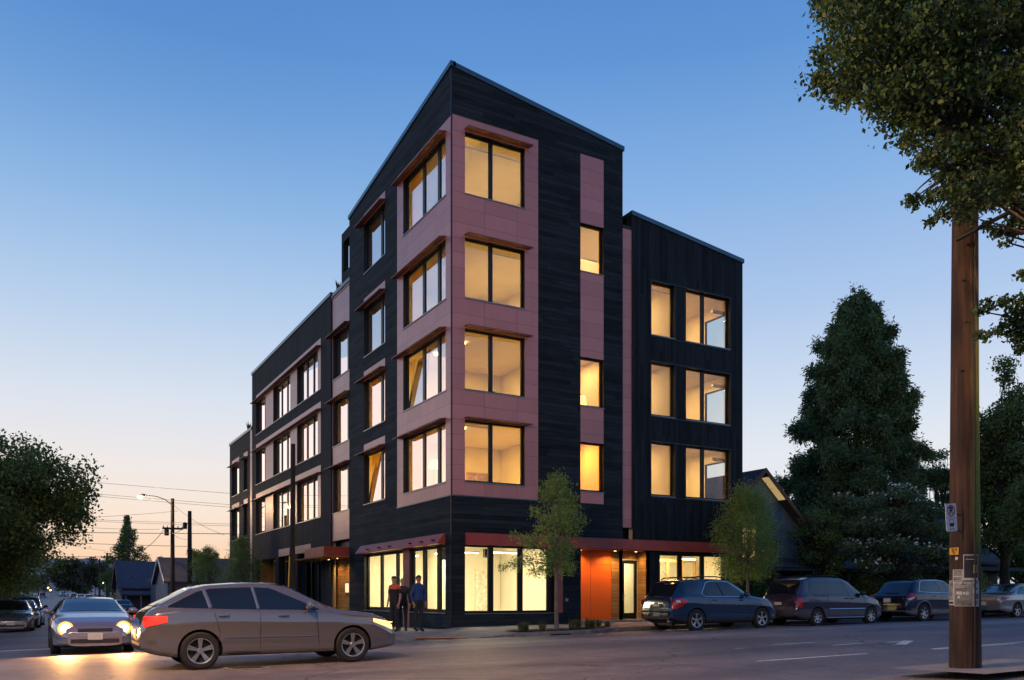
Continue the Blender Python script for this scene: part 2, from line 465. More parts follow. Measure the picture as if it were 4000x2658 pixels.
# south-east corner (the big pole stands on it)
se = [(330, -16.75), (-1.2, -16.75)] + arc(-1.2, -19.25, 2.5, 90, 180, 10)[1:] + [(-3.7, -60)]
pavement('pavement', se, lambda x, y: (x, -26) if x > -1.15 and y > -16.8 else (8.0, min(-26.0, y)), ramps=[(-2.2, -17.0, 1.1), (0.2, -16.75, .7)])
# west side of the side street
wk = [(-14.0, -2.6), (-14.0, 560)]
pavement('pavement', list(reversed([(-14.0, 560), (-14.0, -2.0)])), lambda x, y: (-19.0, y))
mb = MB(); sl = [(-0.9, -17.05), (2.0, -17.05), (2.0, -18.5), (-0.9, -18.5)]
mb.poly([(x, y, base(x, y)+0.172+0.016*min(5, abs(y+16.9))) for x, y in sl]); o = mb.build('pavement_slab', simple('pale_slab', (0.30, 0.265, 0.24), 0.85, 0, 0.2, 4, 0.15)); tag(o, kind='structure')
# lots behind the pavements
def yard(name, x0, x1, y0, y1, mat, dz=0.2, nx=8, ny=8):
    m = MB()
    P_ = [[(x0+(x1-x0)*i/nx, y0+(y1-y0)*j/ny) for j in range(ny+1)] for i in range(nx+1)]
    m.add([(x, y, base(max(x, -60), min(max(y, -16), 560))+dz) for r in P_ for (x, y) in r], [(i*(ny+1)+j, (i+1)*(ny+1)+j, (i+1)*(ny+1)+j+1, i*(ny+1)+j+1) for i in range(nx) for j in range(ny)])
    o = m.build(name, mat); tag(o, kind='structure'); return o
M['soil'] = simple('yard_soil', (0.045, 0.05, 0.028), 0.95, 0, 0.5, 1.5, 0.4)
yard('yard', 13.2, 330, 0.02, 300, M['soil'], 0.24, 24, 24)
yard('yard', 0.02, 13.2, 36.5, 300, M['soil'], 0.24, 4, 24)
yard('yard', -300, -19, -2.6, 560, M['soil'], 0.2, 20, 30)
yard('yard', -300, -14.0, -60, -15.9, M['soil'], 0.05, 10, 6)

# painted markings: thin sheets that follow the road
def paint(name, pts, dz=0.006, lbl=None, parent=None):
    m = MB(); m.poly([(x, y, gz(x, y)+dz) for x, y in pts]); return m
def stripe(m, x0, y0, x1, y1, w, dz=0.006):
    L = math.hypot(x1-x0, y1-y0); nx, ny = -(y1-y0)/L*w/2, (x1-x0)/L*w/2
    k = max(1, int(L/0.5))
    for i in range(k):
        a, b = i/k, (i+1)/k
        q = [(x0+(x1-x0)*a+nx, y0+(y1-y0)*a+ny), (x0+(x1-x0)*b+nx, y0+(y1-y0)*b+ny), (x0+(x1-x0)*b-nx, y0+(y1-y0)*b-ny), (x0+(x1-x0)*a-nx, y0+(y1-y0)*a-ny)]
        m.poly([(x, y, gz(x, y)+dz) for x, y in q])
mk = MB()
for x in range(0, 12): stripe(mk, -0.6+x*5.1, -14.1, 2.45+x*5.1, -14.05, 0.11)
stripe(mk, 4.55, -14.0, 12.5, -13.7, 0.10)
for a, b in ((0.7, 2.7), (8.9, 12.9), (17.5, 19.2)): stripe(mk, a, -7.85+0.1*a, b, -7.85+0.1*b, 0.06)
stripe(mk, 2.5, -11.55, 3.9, -11.5, 0.09); stripe(mk, 1.0, -11.9, 1.3, -11.9, 0.06)
stripe(mk, 3.5, -12.35, 4.6, -12.25, 0.09); stripe(mk, 5.3, -12.4, 6.2, -12.3, 0.10); stripe(mk, 6.2, -12.3, 5.0, -12.95, 0.22); stripe(mk, 5.0, -12.95, 5.0, -12.9, 0.5)
stripe(mk, -13.2, -0.6, -8.9, -0.6, 0.3)
stripe(mk, -8.7, 3, -8.7, 60, 0.10)
o = mk.build('road_markings', M['paint_white']); tag(o, kind='structure')
# ------------------------------------------------------------------ the corner building
bld = thing('apartment_building', 'charred timber corner apartment block with terracotta panels and lit windows', 'building', (0, 0, 0))
def roofz(X, Y): return 18.70 - 0.1416*X - 0.101*Y
S = lambda u, z, d: (u, d, z)          # south facade: u = X, depth into +Y
Wf = lambda u, z, d: (d, u, z)         # west facade: u = Y, depth into +X
def fbox(mb, F, u0, u1, z0, z1, d0, d1, mi=0):
    a = F(u0, z0, d0); b = F(u1, z1, d1)
    mb.box(a[0], b[0], a[1], b[1], a[2], b[2], mi)

def facade(F, u0, u1, z0, ztop, regions, holes, mats, d=0.0, depth=0.22, zmax=None, extra_u=(), name='facade_wall'):
    """wall skin with real openings, reveals and an inner lining; split into one mesh per cladding"""
    zt = zmax or (lambda u: ztop)
    us = {u0, u1} | set(extra_u); zs = {z0, ztop}
    for (a, b, c, e, *_) in regions + holes:
        for v in (a, b):
            if u0 < v < u1: us.add(v)
        for v in (c, e):
            if z0 < v < ztop: zs.add(v)
    us = sorted(us); zs = sorted(zs)
    mbs = {}
    def get(k):
        if k not in mbs: mbs[k] = MB()
        return mbs[k]
    def hole(u, z): return any(a < u < b and c < z < e for (a, b, c, e) in holes)
    for i in range(len(us)-1):
        for j in range(len(zs)-1):
            ua, ub, za, zb = us[i], us[i+1], zs[j], zs[j+1]
            uc, zc = (ua+ub)/2, (za+zb)/2
            if hole(uc, zc): continue
            k = (regions[0][4], 0)
            for ri, (a, b, c, e, mm) in enumerate(regions):
                if a <= uc <= b and c <= zc <= e: k = (mm, ri)
            top = j == len(zs)-2
            z2a = zt(ua) if top else zb; z2b = zt(ub) if top else zb
            get(k).quad(F(ua, za, d), F(ub, za, d), F(ub, z2b, d), F(ua, z2a, d))
            get('lining').quad(F(ua, za, d+depth), F(ua, z2a, d+depth), F(ub, z2b, d+depth), F(ub, za, d+depth))
    for hi_, (a, b, c, e) in enumerate(holes):
        rev = get('reveal%d' % hi_)
        e2 = min(e, ztop)
        rev.quad(F(a, c, d), F(a, e2, d), F(a, e2, d+depth), F(a, c, d+depth))
        rev.quad(F(b, c, d), F(b, c, d+depth), F(b, e2, d+depth), F(b, e2, d))
        rev.quad(F(a, e2, d), F(b, e2, d), F(b, e2, d+depth), F(a, e2, d+depth))
        rev.quad(F(a, c, d), F(a, c, d+depth), F(b, c, d+depth), F(b, c, d))
    nm = {'char_h': 'charred_cladding', 'char_v': 'charred_cladding', 'pink': 'terracotta_panel', 'rust': 'red_panel'}
    for k, mb in mbs.items():
        if k == 'lining': mb.build('wall_lining', M['white_room'], bld)
        elif isinstance(k, str): mb.build('window_reveal', M['black'], bld)
        else: mb.build(nm[k[0]], M[k[0]], bld)

def window(F, u0, u1, z0, z1, mull=(), d=0.0, glass='glass_w', fw=0.055, dep=0.15, name='window', sill=True, mw=0.10, skip=(), tilt=None):
    """black frame with mullions; one pane per light"""
    mb = MB(); a, b = d+dep, d+dep+0.07
    fbox(mb, F, u0, u0+fw, z0, z1, a, b); fbox(mb, F, u1-fw, u1, z0, z1, a, b)
    fbox(mb, F, u0+fw, u1-fw, z0, z0+fw*1.25, a, b); fbox(mb, F, u0+fw, u1-fw, z1-fw, z1, a, b)
    edges = [u0+fw]
    for m_ in mull:
        fbox(mb, F, m_-mw/2, m_+mw/2, z0+fw*1.25, z1-fw, a-0.004, b)
        edges += [m_-mw/2, m_+mw/2]
    edges.append(u1-fw)
    fr = mb.build(name, M['black'], bld)
    for i in range(0, len(edges), 2):
        if i//2 in skip: continue
        g = MB(); ua, ub = edges[i]-0.006, edges[i+1]+0.006
        t = 0.0
        if tilt and i//2 == tilt[0]: t = tilt[1]
        q = [F(ua, z0+0.05, a+0.035), F(ub, z0+0.05, a+0.035), F(ub, z1-0.04, a+0.035+t), F(ua, z1-0.04, a+0.035+t)]
        g.quad(*(q if F is S else q[::-1]))
        if t:
            for (p, q) in ((ua, ua+0.06), (ub-0.06, ub)):
                s0 = MB(); s0.add([F(p, z0+0.06, a+0.04), F(q, z0+0.06, a+0.04), F(q, z1-0.05, a+0.04+t), F(p, z1-0.05, a+0.04+t), F(p, z0+0.06, a+0.08), F(q, z0+0.06, a+0.08), F(q, z1-0.05, a+0.08+t), F(p, z1-0.05, a+0.08+t)],
                    [(0,1,2,3),(7,6,5,4),(0,3,7,4),(1,5,6,2),(3,2,6,7),(0,4,5,1)])
                s0.build('tilted_sash', M['black'], fr)
        g.build('pane', M[glass], fr)
    if sill:
        s = MB(); fbox(s, F, u0-0.02, u1+0.02, z0-0.035, z0-0.004, d-0.03, d+0.14); s.build('sill', M['sill'], fr)
    return fr

def awning(F, u0, u1, z, proj=0.33, d=0.0, drop=0.03):
    mb = MB()
    vs = [F(u0, z+0.07, d+0.01), F(u1, z+0.07, d+0.01), F(u1, z+0.02, d-proj), F(u0, z+0.02, d-proj)]
    lo = [F(u0, z+0.035, d+0.01), F(u1, z+0.035, d+0.01), F(u1, z-0.015, d-proj), F(u0, z-0.015, d-proj)]
    mb.add(vs+lo, [(0,1,2,3),(7,6,5,4),(0,4,5,1),(1,5,6,2),(2,6,7,3),(3,7,4,0)])
    return mb.build('awning', M['awning'], bld)

FL = [(5.0, 7.05), (8.05, 10.08), (11.1, 13.1), (14.55, 16.6)]
# --- tower, south side
holesS = [(0.5, 2.79, a, b) for a, b in FL]
bw = [(4.97, 6.73), (8.03, 9.78), (12.86, 14.58)]
holesS += [(5.1, 6.11, a, b) for a, b in bw]
holesS += [(0.5, 3.99, 0.63, 2.90), (5.12, 6.97, -0.6, 2.90)]
regS = [(0, 7, -1, 20, 'char_h'), (0, 3.33, 4.53, 17.05, 'pink'), (5.1, 6.11, 4.53, 4.97, 'pink'), (5.1, 6.11, 6.73, 8.03, 'pink'), (5.1, 6.11, 9.78, 12.86, 'pink'), (5.1, 6.11, 14.58, 17.03, 'pink'), (3.99, 4.35, 0.62, 2.90, 'rust')]
facade(S, 0, 6.97, -0.6, 17.3, regS, holesS, M, zmax=lambda u: roofz(u, 0))
for i, (a, b) in enumerate(FL):
    window(S, 0.5, 2.79, a, b, [1.545], glass='glass_s', mw=0.14)
    awning(S, 0.48, 2.95, b+0.02)
for a, b in bw: window(S, 5.1, 6.11, a, b, [], glass='glass_s')
window(S, 0.5, 3.99, 0.63, 2.90, [1.53, 2.68, 3.86], glass='glass_shop', mw=0.20, fw=0.06, dep=0.12, name='shop_window', skip=(3,))
# --- tower, west side
holesW = [(0.44, 4.16, a, b) for a, b in FL] + [(6.03, 8.46, a, b) for a, b in FL] + [(0.46, 3.57, 0.64, 2.92), (4.19, 8.4, 0.64, 2.92)]
regW = [(0, 10.3, -1, 20, 'char_h'), (0, 4.76, 4.53, 17.0, 'pink')] + [(6.03, 8.46, b, b+0.42, 'pink') for a, b in FL] + [(3.57, 4.19, -0.6, 2.92, 'rust')]
facade(Wf, 0, 10.32, -0.6, 17.3, regW, holesW, M, zmax=lambda u: roofz(0, u))
for i, (a, b) in enumerate(FL):
    window(Wf, 0.44, 4.16, a, b, [1.31, 2.60], mw=0.17, tilt=(2, 0.22) if i == 1 else None)
    awning(Wf, 0.42, 4.75 if i else 4.6, b+0.02, 0.26)
    window(Wf, 6.03, 8.46, a, b, [6.77], mw=0.16, tilt=(1, 0.2) if i == 0 else None)
    awning(Wf, 6.0, 9.0, b+0.03, 0.25)
window(Wf, 0.46, 3.57, 0.64, 2.92, [1.30, 2.53], glass='glass_shop', mw=0.26, fw=0.09, dep=0.14, name='shop_window')
window(Wf, 4.19, 8.4, 0.64, 2.92, [5.10, 6.78], glass='glass_shop', mw=0.22, fw=0.10, dep=0.14, name='shop_window')
# tower remaining sides, roof and caps
mb = MB()
mb.quad((6.97, 0, 2.9), (6.97, 10.32, 2.9), (6.97, 10.32, roofz(6.97, 10.32)), (6.97, 0, roofz(6.97, 0)))
mb.quad((0, 10.32, -0.6), (0, 10.32, roofz(0, 10.32)), (6.97, 10.32, roofz(6.97, 10.32)), (6.97, 10.32, -0.6))
mb.build('charred_cladding', M['char_h'], bld)
mb = MB(); mb.quad(*[(x, y, roofz(x, y)-0.25) for x, y in ((0.03, 0.03), (6.94, 0.03), (6.94, 10.3), (0.03, 10.3))]); mb.build('roof', M['roof'], bld)
def capline(pts, w=0.14, h=0.16, over=0.05):
    mb = MB()
    for (p, q) in zip(pts, pts[1:]):
        p, q = Vector(p), Vector(q); t = (q-p); nrm = Vector((-t.y, t.x, 0)).normalized()
        a, b = p - nrm*over, p + nrm*w
        c, e = q + nrm*w, q - nrm*over
        up = Vector((0, 0, h*0.35)); dn = Vector((0, 0, -h*0.65))
        vs = [a+dn, b+dn, c+dn, e+dn, a+up, b+up, c+up, e+up]
        mb.add(vs, [(0,3,2,1),(4,5,6,7),(0,1,5,4),(1,2,6,5),(2,3,7,6),(3,0,4,7)])
    return mb.build('parapet_cap', M['cap'], bld)
capline([(0.052, 0, roofz(0.05, 0)), (7.02, 0, roofz(7.02, 0))])
capline([(0, 10.37, roofz(0, 10.37)), (0, -0.05, roofz(0, -0.05))])
# corner trim
mb = MB(); mb.box(-0.012, 0.03, -0.012, 0.03, -0.4, 18.5); mb.build('corner_trim', M['black'], bld)
# metal flashing under the terracotta
mb = MB(); mb.box(-0.035, 0.0, -0.035, 4.78, 4.495, 4.528); mb.box(0.0, 3.35, -0.035, 0.0, 4.495, 4.528); mb.build('flashing', M['cap'], bld)

# --- east wing (right)
facade(S, 6.97, 7.42, 3.74, 14.80, [(6.97, 7.42, 0, 20, 'pink')], [], M, d=0.05)
mb = MB(); mb.box(6.972, 7.418, 0.3, 0.5, 3.28, 3.74); mb.box(6.98, 7.42, 0.03, 0.35, 14.80, 14.92); mb.build('parapet_cap', M['black'], bld)
def wingz(X): return 15.44 - 0.128*(X-7.42)
wz = [(5.0, 7.02), (8.03, 10.04), (11.06, 13.07)]
holesE = [(8.31, 9.43, a, b) for a, b in wz] + [(10.0, 12.26, a, b) for a, b in wz] + [(6.97, 8.22, -0.6, 2.90), (8.72, 12.3, 0.63, 2.85)]
facade(S, 7.42, 12.96, -0.6, 14.4, [(7, 13, -1, 20, 'char_v')], holesE, M, zmax=wingz, extra_u=(8.22,))
for a, b in wz:
    window(S, 8.31, 9.43, a, b, [], glass='glass_s'); window(S, 10.0, 12.26, a, b, [10.97], glass='glass_s', mw=0.16)
    mb = MB()
    fbox(mb, S, 8.25, 12.32, b+0.0, b+0.045, -0.022, -0.001); fbox(mb, S, 8.25, 12.32, a-0.085, a-0.04, -0.022, -0.001)
    fbox(mb, S, 8.25, 8.295, a-0.04, b, -0.022, -0.001); fbox(mb, S, 12.275, 12.32, a-0.04, b, -0.022, -0.001); fbox(mb, S, 9.45, 9.49, a-0.04, b, -0.022, -0.001)
    mb.build('window_surround', M['surround'], bld)
window(S, 8.72, 12.3, 0.63, 2.85, [9.80, 10.93, 12.05], glass='glass_shop', mw=0.20, fw=0.10, dep=0.12, name='shop_window', skip=(3,))
mb = MB()
mb.quad((7.42, 0, 14.4), (7.42, 14, 14.4), (7.42, 14, wingz(7.42)), (7.42, 0, wingz(7.42)))
mb.build('charred_cladding', M['char_v'], bld)
mb = MB(); mb.quad(*[(x, y, wingz(x)-0.2) for x, y in ((7.44, 0.03), (12.94, 0.03), (12.94, 14), (7.44, 14))]); mb.build('roof', M['roof'], bld)
capline([(7.37, 0, wingz(7.37)), (13.01, 0, wingz(13.01))])
capline([(12.96, 0.15, wingz(12.96)), (12.96, 14, wingz(12.96))])
capline([(7.42, 14, wingz(7.42)), (7.42, 0.15, wingz(7.42))])
Ef = lambda u, z, d: (12.96-d, u, z)
facade(Ef, 0, 14, -0.6, 14.4, [(-1, 15, -1, 20, 'char_v')], [(0.75, 2.1, a, b-0.25) for a, b in wz], M, zmax=lambda u: wingz(12.96), depth=0.1)
for a, b in wz: window(Ef, 0.75, 2.1, a, b-0.25, [], dep=0.02, glass='glass_shop', sill=False)
# red canopy band over the south shops
mb = MB()
def canopy_band(F, u0, u1, ztop, zbot, proj):
    vs = [F(u0, ztop, -0.005), F(u1, ztop, -0.005), F(u1, ztop, -0.06), F(u0, ztop, -0.06), F(u0, zbot, -0.005), F(u1, zbot, -0.005), F(u1, zbot, -proj), F(u0, zbot, -proj),
          F(u0, zbot-0.025, -0.005), F(u1, zbot-0.025, -0.005), F(u1, zbot-0.025, -proj), F(u0, zbot-0.025, -proj)]
    mb.add(vs, [(0,1,2,3),(3,2,6,7),(7,6,10,11),(11,10,9,8),(0,3,7,11,8,4),(1,5,9,10,6,2)])
canopy_band(S, 0.5, 12.98, 3.30, 2.935, 0.10); mb.build('canopy', M['red'], bld)
mb = MB(); canopy_band(Wf, 0.45, 8.7, 3.29, 2.97, 0.30); mb.build('canopy', M['red'], bld)
mb = MB()
for u in (0.9, 1.9, 2.9, 4.9, 6.0, 7.3): fbox(mb, Wf, u-0.05, u+0.05, 3.06, 3.1, -0.33, -0.1)
mb.build('canopy_bracket', M['black'], bld)
# entrance recess: orange wall, timber lining, glazed door
E_ = 0.75
mb = MB(); mb.quad((5.12, E_, -0.4), (7.0, E_, -0.4), (7.0, E_, 2.9), (5.12, E_, 2.9))
op = mb.build('orange_panel', M['orange'], bld)
mb = MB(); mb.box(6.05, 6.056, E_-0.006, E_-0.001, 0.3, 2.9); mb.box(5.12, 7.0, E_-0.006, E_-0.001, 2.38, 2.386); mb.build('panel_joint', M['red'], op)
mb = MB()
mb.quad((7.0, E_-0.02, -0.4), (7.42, E_-0.02, -0.4), (7.42, E_-0.02, 2.9), (7.0, E_-0.02, 2.9)); mb.quad((7.0, E_-0.02, -0.4), (7.0, E_-0.02, 2.9), (7.0, E_, 2.9), (7.0, E_, -0.4))
mb.quad((7.42, E_-0.02, 2.58), (8.22, E_-0.02, 2.58), (8.22, E_-0.02, 2.9), (7.42, E_-0.02, 2.9))
mb.quad((8.22, 0, -0.4), (8.22, E_, -0.4), (8.22, E_, 2.9), (8.22, 0, 2.9))
mb.build('entrance_lining', M['cedar_h'], bld)
mb = MB(); mb.quad((5.12, 0.0, -0.4), (5.12, 0.0, 2.9), (5.12, E_, 2.9), (5.12, E_, -0.4)); mb.build('entrance_reveal', M['cedar_h'], bld)
mb = MB(); mb.quad((5.12, 0, 2.898), (8.22, 0, 2.898), (8.22, E_, 2.898), (5.12, E_, 2.898)); mb.build('soffit', M['cedar_h'], bld)
mb = MB(); mb.box(5.12, 8.22, -0.01, 2.0, -0.4, 0.325); mb.build('entrance_step', M['concrete'], bld)
def door(F, u0, u1, z0, z1, d, name='entrance_door'):
    mb = MB(); s = 0.17
    fbox(mb, F, u0, u0+s, z0, z1, d, d+0.06); fbox(mb, F, u1-s*0.7, u1, z0, z1, d, d+0.06)
    fbox(mb, F, u0+s, u1-s*0.7, z0, z0+0.22, d, d+0.06); fbox(mb, F, u0+s, u1-s*0.7, z1-0.14, z1, d, d+0.06)
    dr = mb.build(name, M['black'], bld)
    g = MB(); g.quad(F(u0+s, z0+0.2, d+0.03), F(u1-s*0.7, z0+0.2, d+0.03), F(u1-s*0.7, z1-0.13, d+0.03), F(u0+s, z1-0.13, d+0.03)); g.build('pane', M['glass_shop'], dr)
    h = MB(); h.tube([F(u0+0.09, z0+0.88, d-0.005), F(u0+0.09, z0+0.88, d-0.06), F(u0+0.22, z0+0.88, d-0.06)], 0.012); fbox(h, F, u0+0.07, u0+0.11, z0+0.72, z0+0.96, d-0.008, d-0.001); h.build('handle', M['steel'], dr)
door(S, 7.43, 8.21, 0.335, 2.57, E_)
def downlight(X, Y, z, r=0.055, e=14):
    mb = MB(); mb.lathe([(r*1.35, z-0.012), (r*1.35, z+0.02), (0.0, z+0.02)], c=(X, Y, 0), n=16); h = mb.build('downlight', M['steel'], bld)
    mb = MB(); mb.lathe([(0, z-0.014), (r, z-0.014)], c=(X, Y, 0), n=16); mb.build('lamp', M['lamp'], h)
    L = bpy.data.lights.new('downlight_lamp', 'SPOT'); L.energy = e*6; L.color = (1.0, 0.50, 0.16); L.spot_size = rad(150); L.spot_blend = 0.6; L.shadow_soft_size = 0.05
    lo = bpy.data.objects.new('downlight_lamp', L); COL.objects.link(lo); lo.location = (X, Y, z-0.04); lo.parent = bld
downlight(5.35, 0.38, 2.885); downlight(6.85, 0.30, 2.885); downlight(7.85, 0.35, 2.885, e=7)
mb = MB(); fbox(mb, S, 4.44, 4.56, 1.02, 1.12, -0.03, -0.001); mb.build('socket_box', M['steel'], bld)

# --- west link strip (terracotta) and west wing
facade(Wf, 10.32, 12.9, 3.71, 15.0, [(10, 13, 0, 20, 'pink')], [(10.42, 12.78, a, b) for a, b in FL[:3]], M, d=0.05)
for i, (a, b) in enumerate(FL[:3]):
    window(Wf, 10.42, 12.78, a, b, [11.07], d=0.05, mw=0.16); awning(Wf, 10.4, 13.3, b+0.02, 0.26, d=0.05)
WT = 15.14
W_cols = [(15.0, 18.69, [16.2, 17.35]), (20.03, 23.71, [21.2, 22.4]), (25.53, 28.01, [26.3])]
holesV = [(a, b, z0, z1-0.02) for (a, b, _) in W_cols for (z0, z1) in FL[:3]] + [(23.25, 27.9, -0.8, 3.39), (20.05, 22.5, -0.8, 3.40), (14.4, 18.6, -0.8, 3.38)]
regV = [(12, 30, -2, 20, 'char_v')] + [(14.52, 28.01, z0, z1+0.42, 'pink') for (z0, z1) in FL[:3]] + [(16.2, 22.5, 3.40, 3.80, 'pink')]
facade(Wf, 12.9, 29.1, -0.8, WT, regV, holesV, M)
for (z0, z1) in FL[:3]:
    for (a, b, mu) in W_cols: window(Wf, a, b, z0, z1-0.02, mu, mw=0.13, sill=False)
    mb = MB(); fbox(mb, Wf, 14.5, 28.04, z0-0.04, z0-0.004, -0.035, -0.001); mb.build('flashing', M['sill'], bld)
    awning(Wf, 14.5, 28.6, z1+0.02, 0.24)
capline([(0, 29.15, WT), (0, 12.88, WT)]); capline([(0.05, 12.9, 15.02), (0.05, 10.3, 15.02)])
mb = MB(); mb.quad((0.03, 10.32, 14.8), (12, 10.32, 14.8), (12, 29, 14.8), (0.03, 29, 14.8)); mb.build('roof', M['roof'], bld)
mb = MB(); mb.quad((0, 29.1, -0.8), (0, 29.1, WT), (12, 29.1, WT), (12, 29.1, -0.8)); mb.quad((12, 14, -0.8), (12, 29.1, -0.8), (12, 29.1, WT), (12, 14, WT)); mb.build('charred_cladding', M['char_v'], bld)
# west entrance: cedar wall, intercom, boxed canopy
mb = MB(); mb.quad((0.35, 10.32, -0.6), (0.35, 14.0, -0.6), (0.35, 14.0, 3.2), (0.35, 10.32, 3.2)); mb.build('cedar_wall', M['cedar_h'], bld)
mb = MB(); mb.quad((0.30, 10.32, 3.2), (0.30, 12.9, 3.2), (0.30, 12.9, 3.75), (0.30, 10.32, 3.75)); mb.quad((0.0, 10.32, 3.71), (0.3, 10.32, 3.71), (0.3, 12.9, 3.71), (0, 12.9, 3.71)); mb.build('fascia', M['black'], bld)
mb = MB(); mb.box(-1.12, 0.34, 10.36, 13.3, 2.93, 3.34); cn = mb.build('canopy', M['red'], bld)
mb = MB(); mb.box(-1.15, 0.34, 10.33, 16.6, 2.885, 2.928); mb.build('canopy_soffit', M['cedar_v'], cn)
mb = MB(); mb.box(0.31, 0.348, 11.25, 11.85, 1.32, 1.82); pl = mb.build('intercom', M['steel'], bld)
mb = MB(); mb.box(0.304, 0.309, 11.31, 11.79, 1.37, 1.77); mb.build('intercom_screen', emis('screen_glow', (1.0, 0.75, 0.42), 0.9), pl)
mb = MB(); mb.box(0.31, 0.348, 10.95, 11.05, 1.42, 1.6); mb.build('card_reader', M['black'], bld)
downlight(-0.25, 11.2, 2.88, 0.05, 12); downlight(-0.2, 12.6, 2.88, 0.05, 9)
# service bays in the west wing
mb = MB(); mb.quad((1.0, 23.25, -0.8), (1.0, 27.9, -0.8), (1.0, 27.9, 3.39), (1.0, 23.25, 3.39)); mb.quad((0.2, 27.9, -0.8), (1.0, 27.9, -0.8), (1.0, 27.9, 3.39), (0.2, 27.9, 3.39)); mb.build('cedar_wall', M['cedar_v'], bld)
mb = MB(); mb.box(0.93, 0.99, 23.6, 24.9, -0.3, 2.45); sd = mb.build('service_door', M['oak'], bld); mb = MB(); mb.box(0.9, 0.925, 23.5, 23.6, -0.3, 2.52); mb.box(0.9, 0.925, 24.9, 25.0, -0.3, 2.52); mb.box(0.9, 0.925, 23.6, 24.9, 2.455, 2.52); mb.build('door_frame', M['white_room'], sd)
mb = MB()
for (a, b) in ((20.05, 22.5), (14.4, 18.6)):
    mb.quad((0.9, a, -0.8), (0.9, b, -0.8), (0.9, b, 3.4), (0.9, a, 3.4))
mb.quad((0.9, 13.0, -0.8), (0.9, 14.4, -0.8), (0.9, 14.4, 3.4), (0.9, 13.0, 3.4))
mb.build('service_wall', M['char_v'], bld)
for y in (20.9, 21.7, 15.6, 16.8):
    mb = MB(); mb.box(0.2, 0.3, y-0.05, y+0.05, -0.8, 3.4); mb.build('service_post', M['black'], bld)
downlight(0.6, 25.6, 3.3, 0.05, 9)
mb = MB()
for a, b in ((22.5, 23.25),): mb.quad((0.22, a, -0.8), (0.22, a, 3.4), (1.0, a, 3.4), (1.0, a, -0.8)); mb.quad((0.22, b, -0.8), (0.22, b, 3.4), (1.0, b, 3.4), (1.0, b, -0.8))
for z in (3.392,): mb.quad((0.2, 14.4, z), (1.0, 14.4, z), (1.0, 27.9, z), (0.2, 27.9, z))
mb.build('service_lining', M['black'], bld)
# --- far block
facade(Wf, 29.1, 36.0, -0.9, 11.75, [(29, 37, -2, 20, 'char_h'), (29.1, 29.62, -1, 12, 'pink')] + [(a, b, z1, z1+0.42, 'pink') for (a, b) in ((32.92, 35.27), (30.38, 31.51)) for (z0, z1) in FL[:2]] + [(32.92, 35.27, 3.4, 3.8, 'pink')],
       [(a, b, z0, z1) for (a, b) in ((32.92, 35.27), (30.38, 31.51)) for (z0, z1) in FL[:2]], M)
for (a, b) in ((32.92, 35.27), (30.38, 31.51)):
    for (z0, z1) in FL[:2]: window(Wf, a, b, z0, z1, [33.6] if a > 32 else [], mw=0.12); awning(Wf, a-0.02, b+0.5, z1+0.02, 0.26)
capline([(0, 36.05, 11.77), (0, 29.1, 11.77)])
mb = MB(); mb.quad((0, 36, -0.9), (0, 36, 11.7), (12, 36, 11.7), (12, 36, -0.9)); mb.build('charred_cladding', M['char_h'], bld)
mb = MB(); mb.quad((0.03, 29.1, 11.5), (12, 29.1, 11.5), (12, 36, 11.5), (0.03, 36, 11.5)); mb.build('roof', M['roof'], bld)
# roof terrace frame behind the tower
mb = MB()
mb.box(0.35, 0.6, 12.2, 12.45, 14.9, 17.3); mb.box(3.6, 3.85, 12.2, 12.45, 14.9, 17.3); mb.box(0.35, 3.85, 10.4, 12.45, 17.3, 17.75); mb.box(0.35, 0.55, 10.4, 12.2, 14.95, 15.9)
mb.build('roof_pavilion', M['char_h'], bld)

# ------------------------------------------------------------------ rooms behind the glass
def room(x0, x1, y0, y1, z0, z1, openS=False, openW=False, openE=False, mat='white_room', name='room_shell', e=60, col=(1, 0.62, 0.24), lx=None, ly=None, ls=0.5):
    mb = MB()
    mb.quad((x0, y0, z0), (x1, y0, z0), (x1, y1, z0), (x0, y1, z0)); mb.quad((x0, y0, z1), (x0, y1, z1), (x1, y1, z1), (x1, y0, z1))
    mb.quad((x0, y1, z0), (x1, y1, z0), (x1, y1, z1), (x0, y1, z1))
    if not openE: mb.quad((x1, y0, z0), (x1, y0, z1), (x1, y1, z1), (x1, y1, z0))
    openS = openS or y0 < 0.3; openW = openW or x0 < 0.3
    if not openS: mb.quad((x0, y0, z0), (x0, y0, z1), (x1, y0, z1), (x1, y0, z0))
    if not openW: mb.quad((x0, y0, z0), (x0, y1, z0), (x0, y1, z1), (x0, y0, z1))
    o = mb.build(name, M[mat], bld)
    if e:
        L = bpy.data.lights.new('room_lamp', 'AREA'); L.shape = 'DISK'; L.size = ls; L.energy = e*K; L.color = col
        lo = bpy.data.objects.new('room_lamp', L); COL.objects.link(lo); lo.parent = bld
        lo.location = (lx if lx is not None else (x0+x1)/2, ly if ly is not None else (y0+y1)/2, z1-0.07)
    return o
K = 1.0
WC = [(1, 0.60, 0.13), (1, 0.62, 0.17), (1, 0.71, 0.30), (1, 0.74, 0.34)]
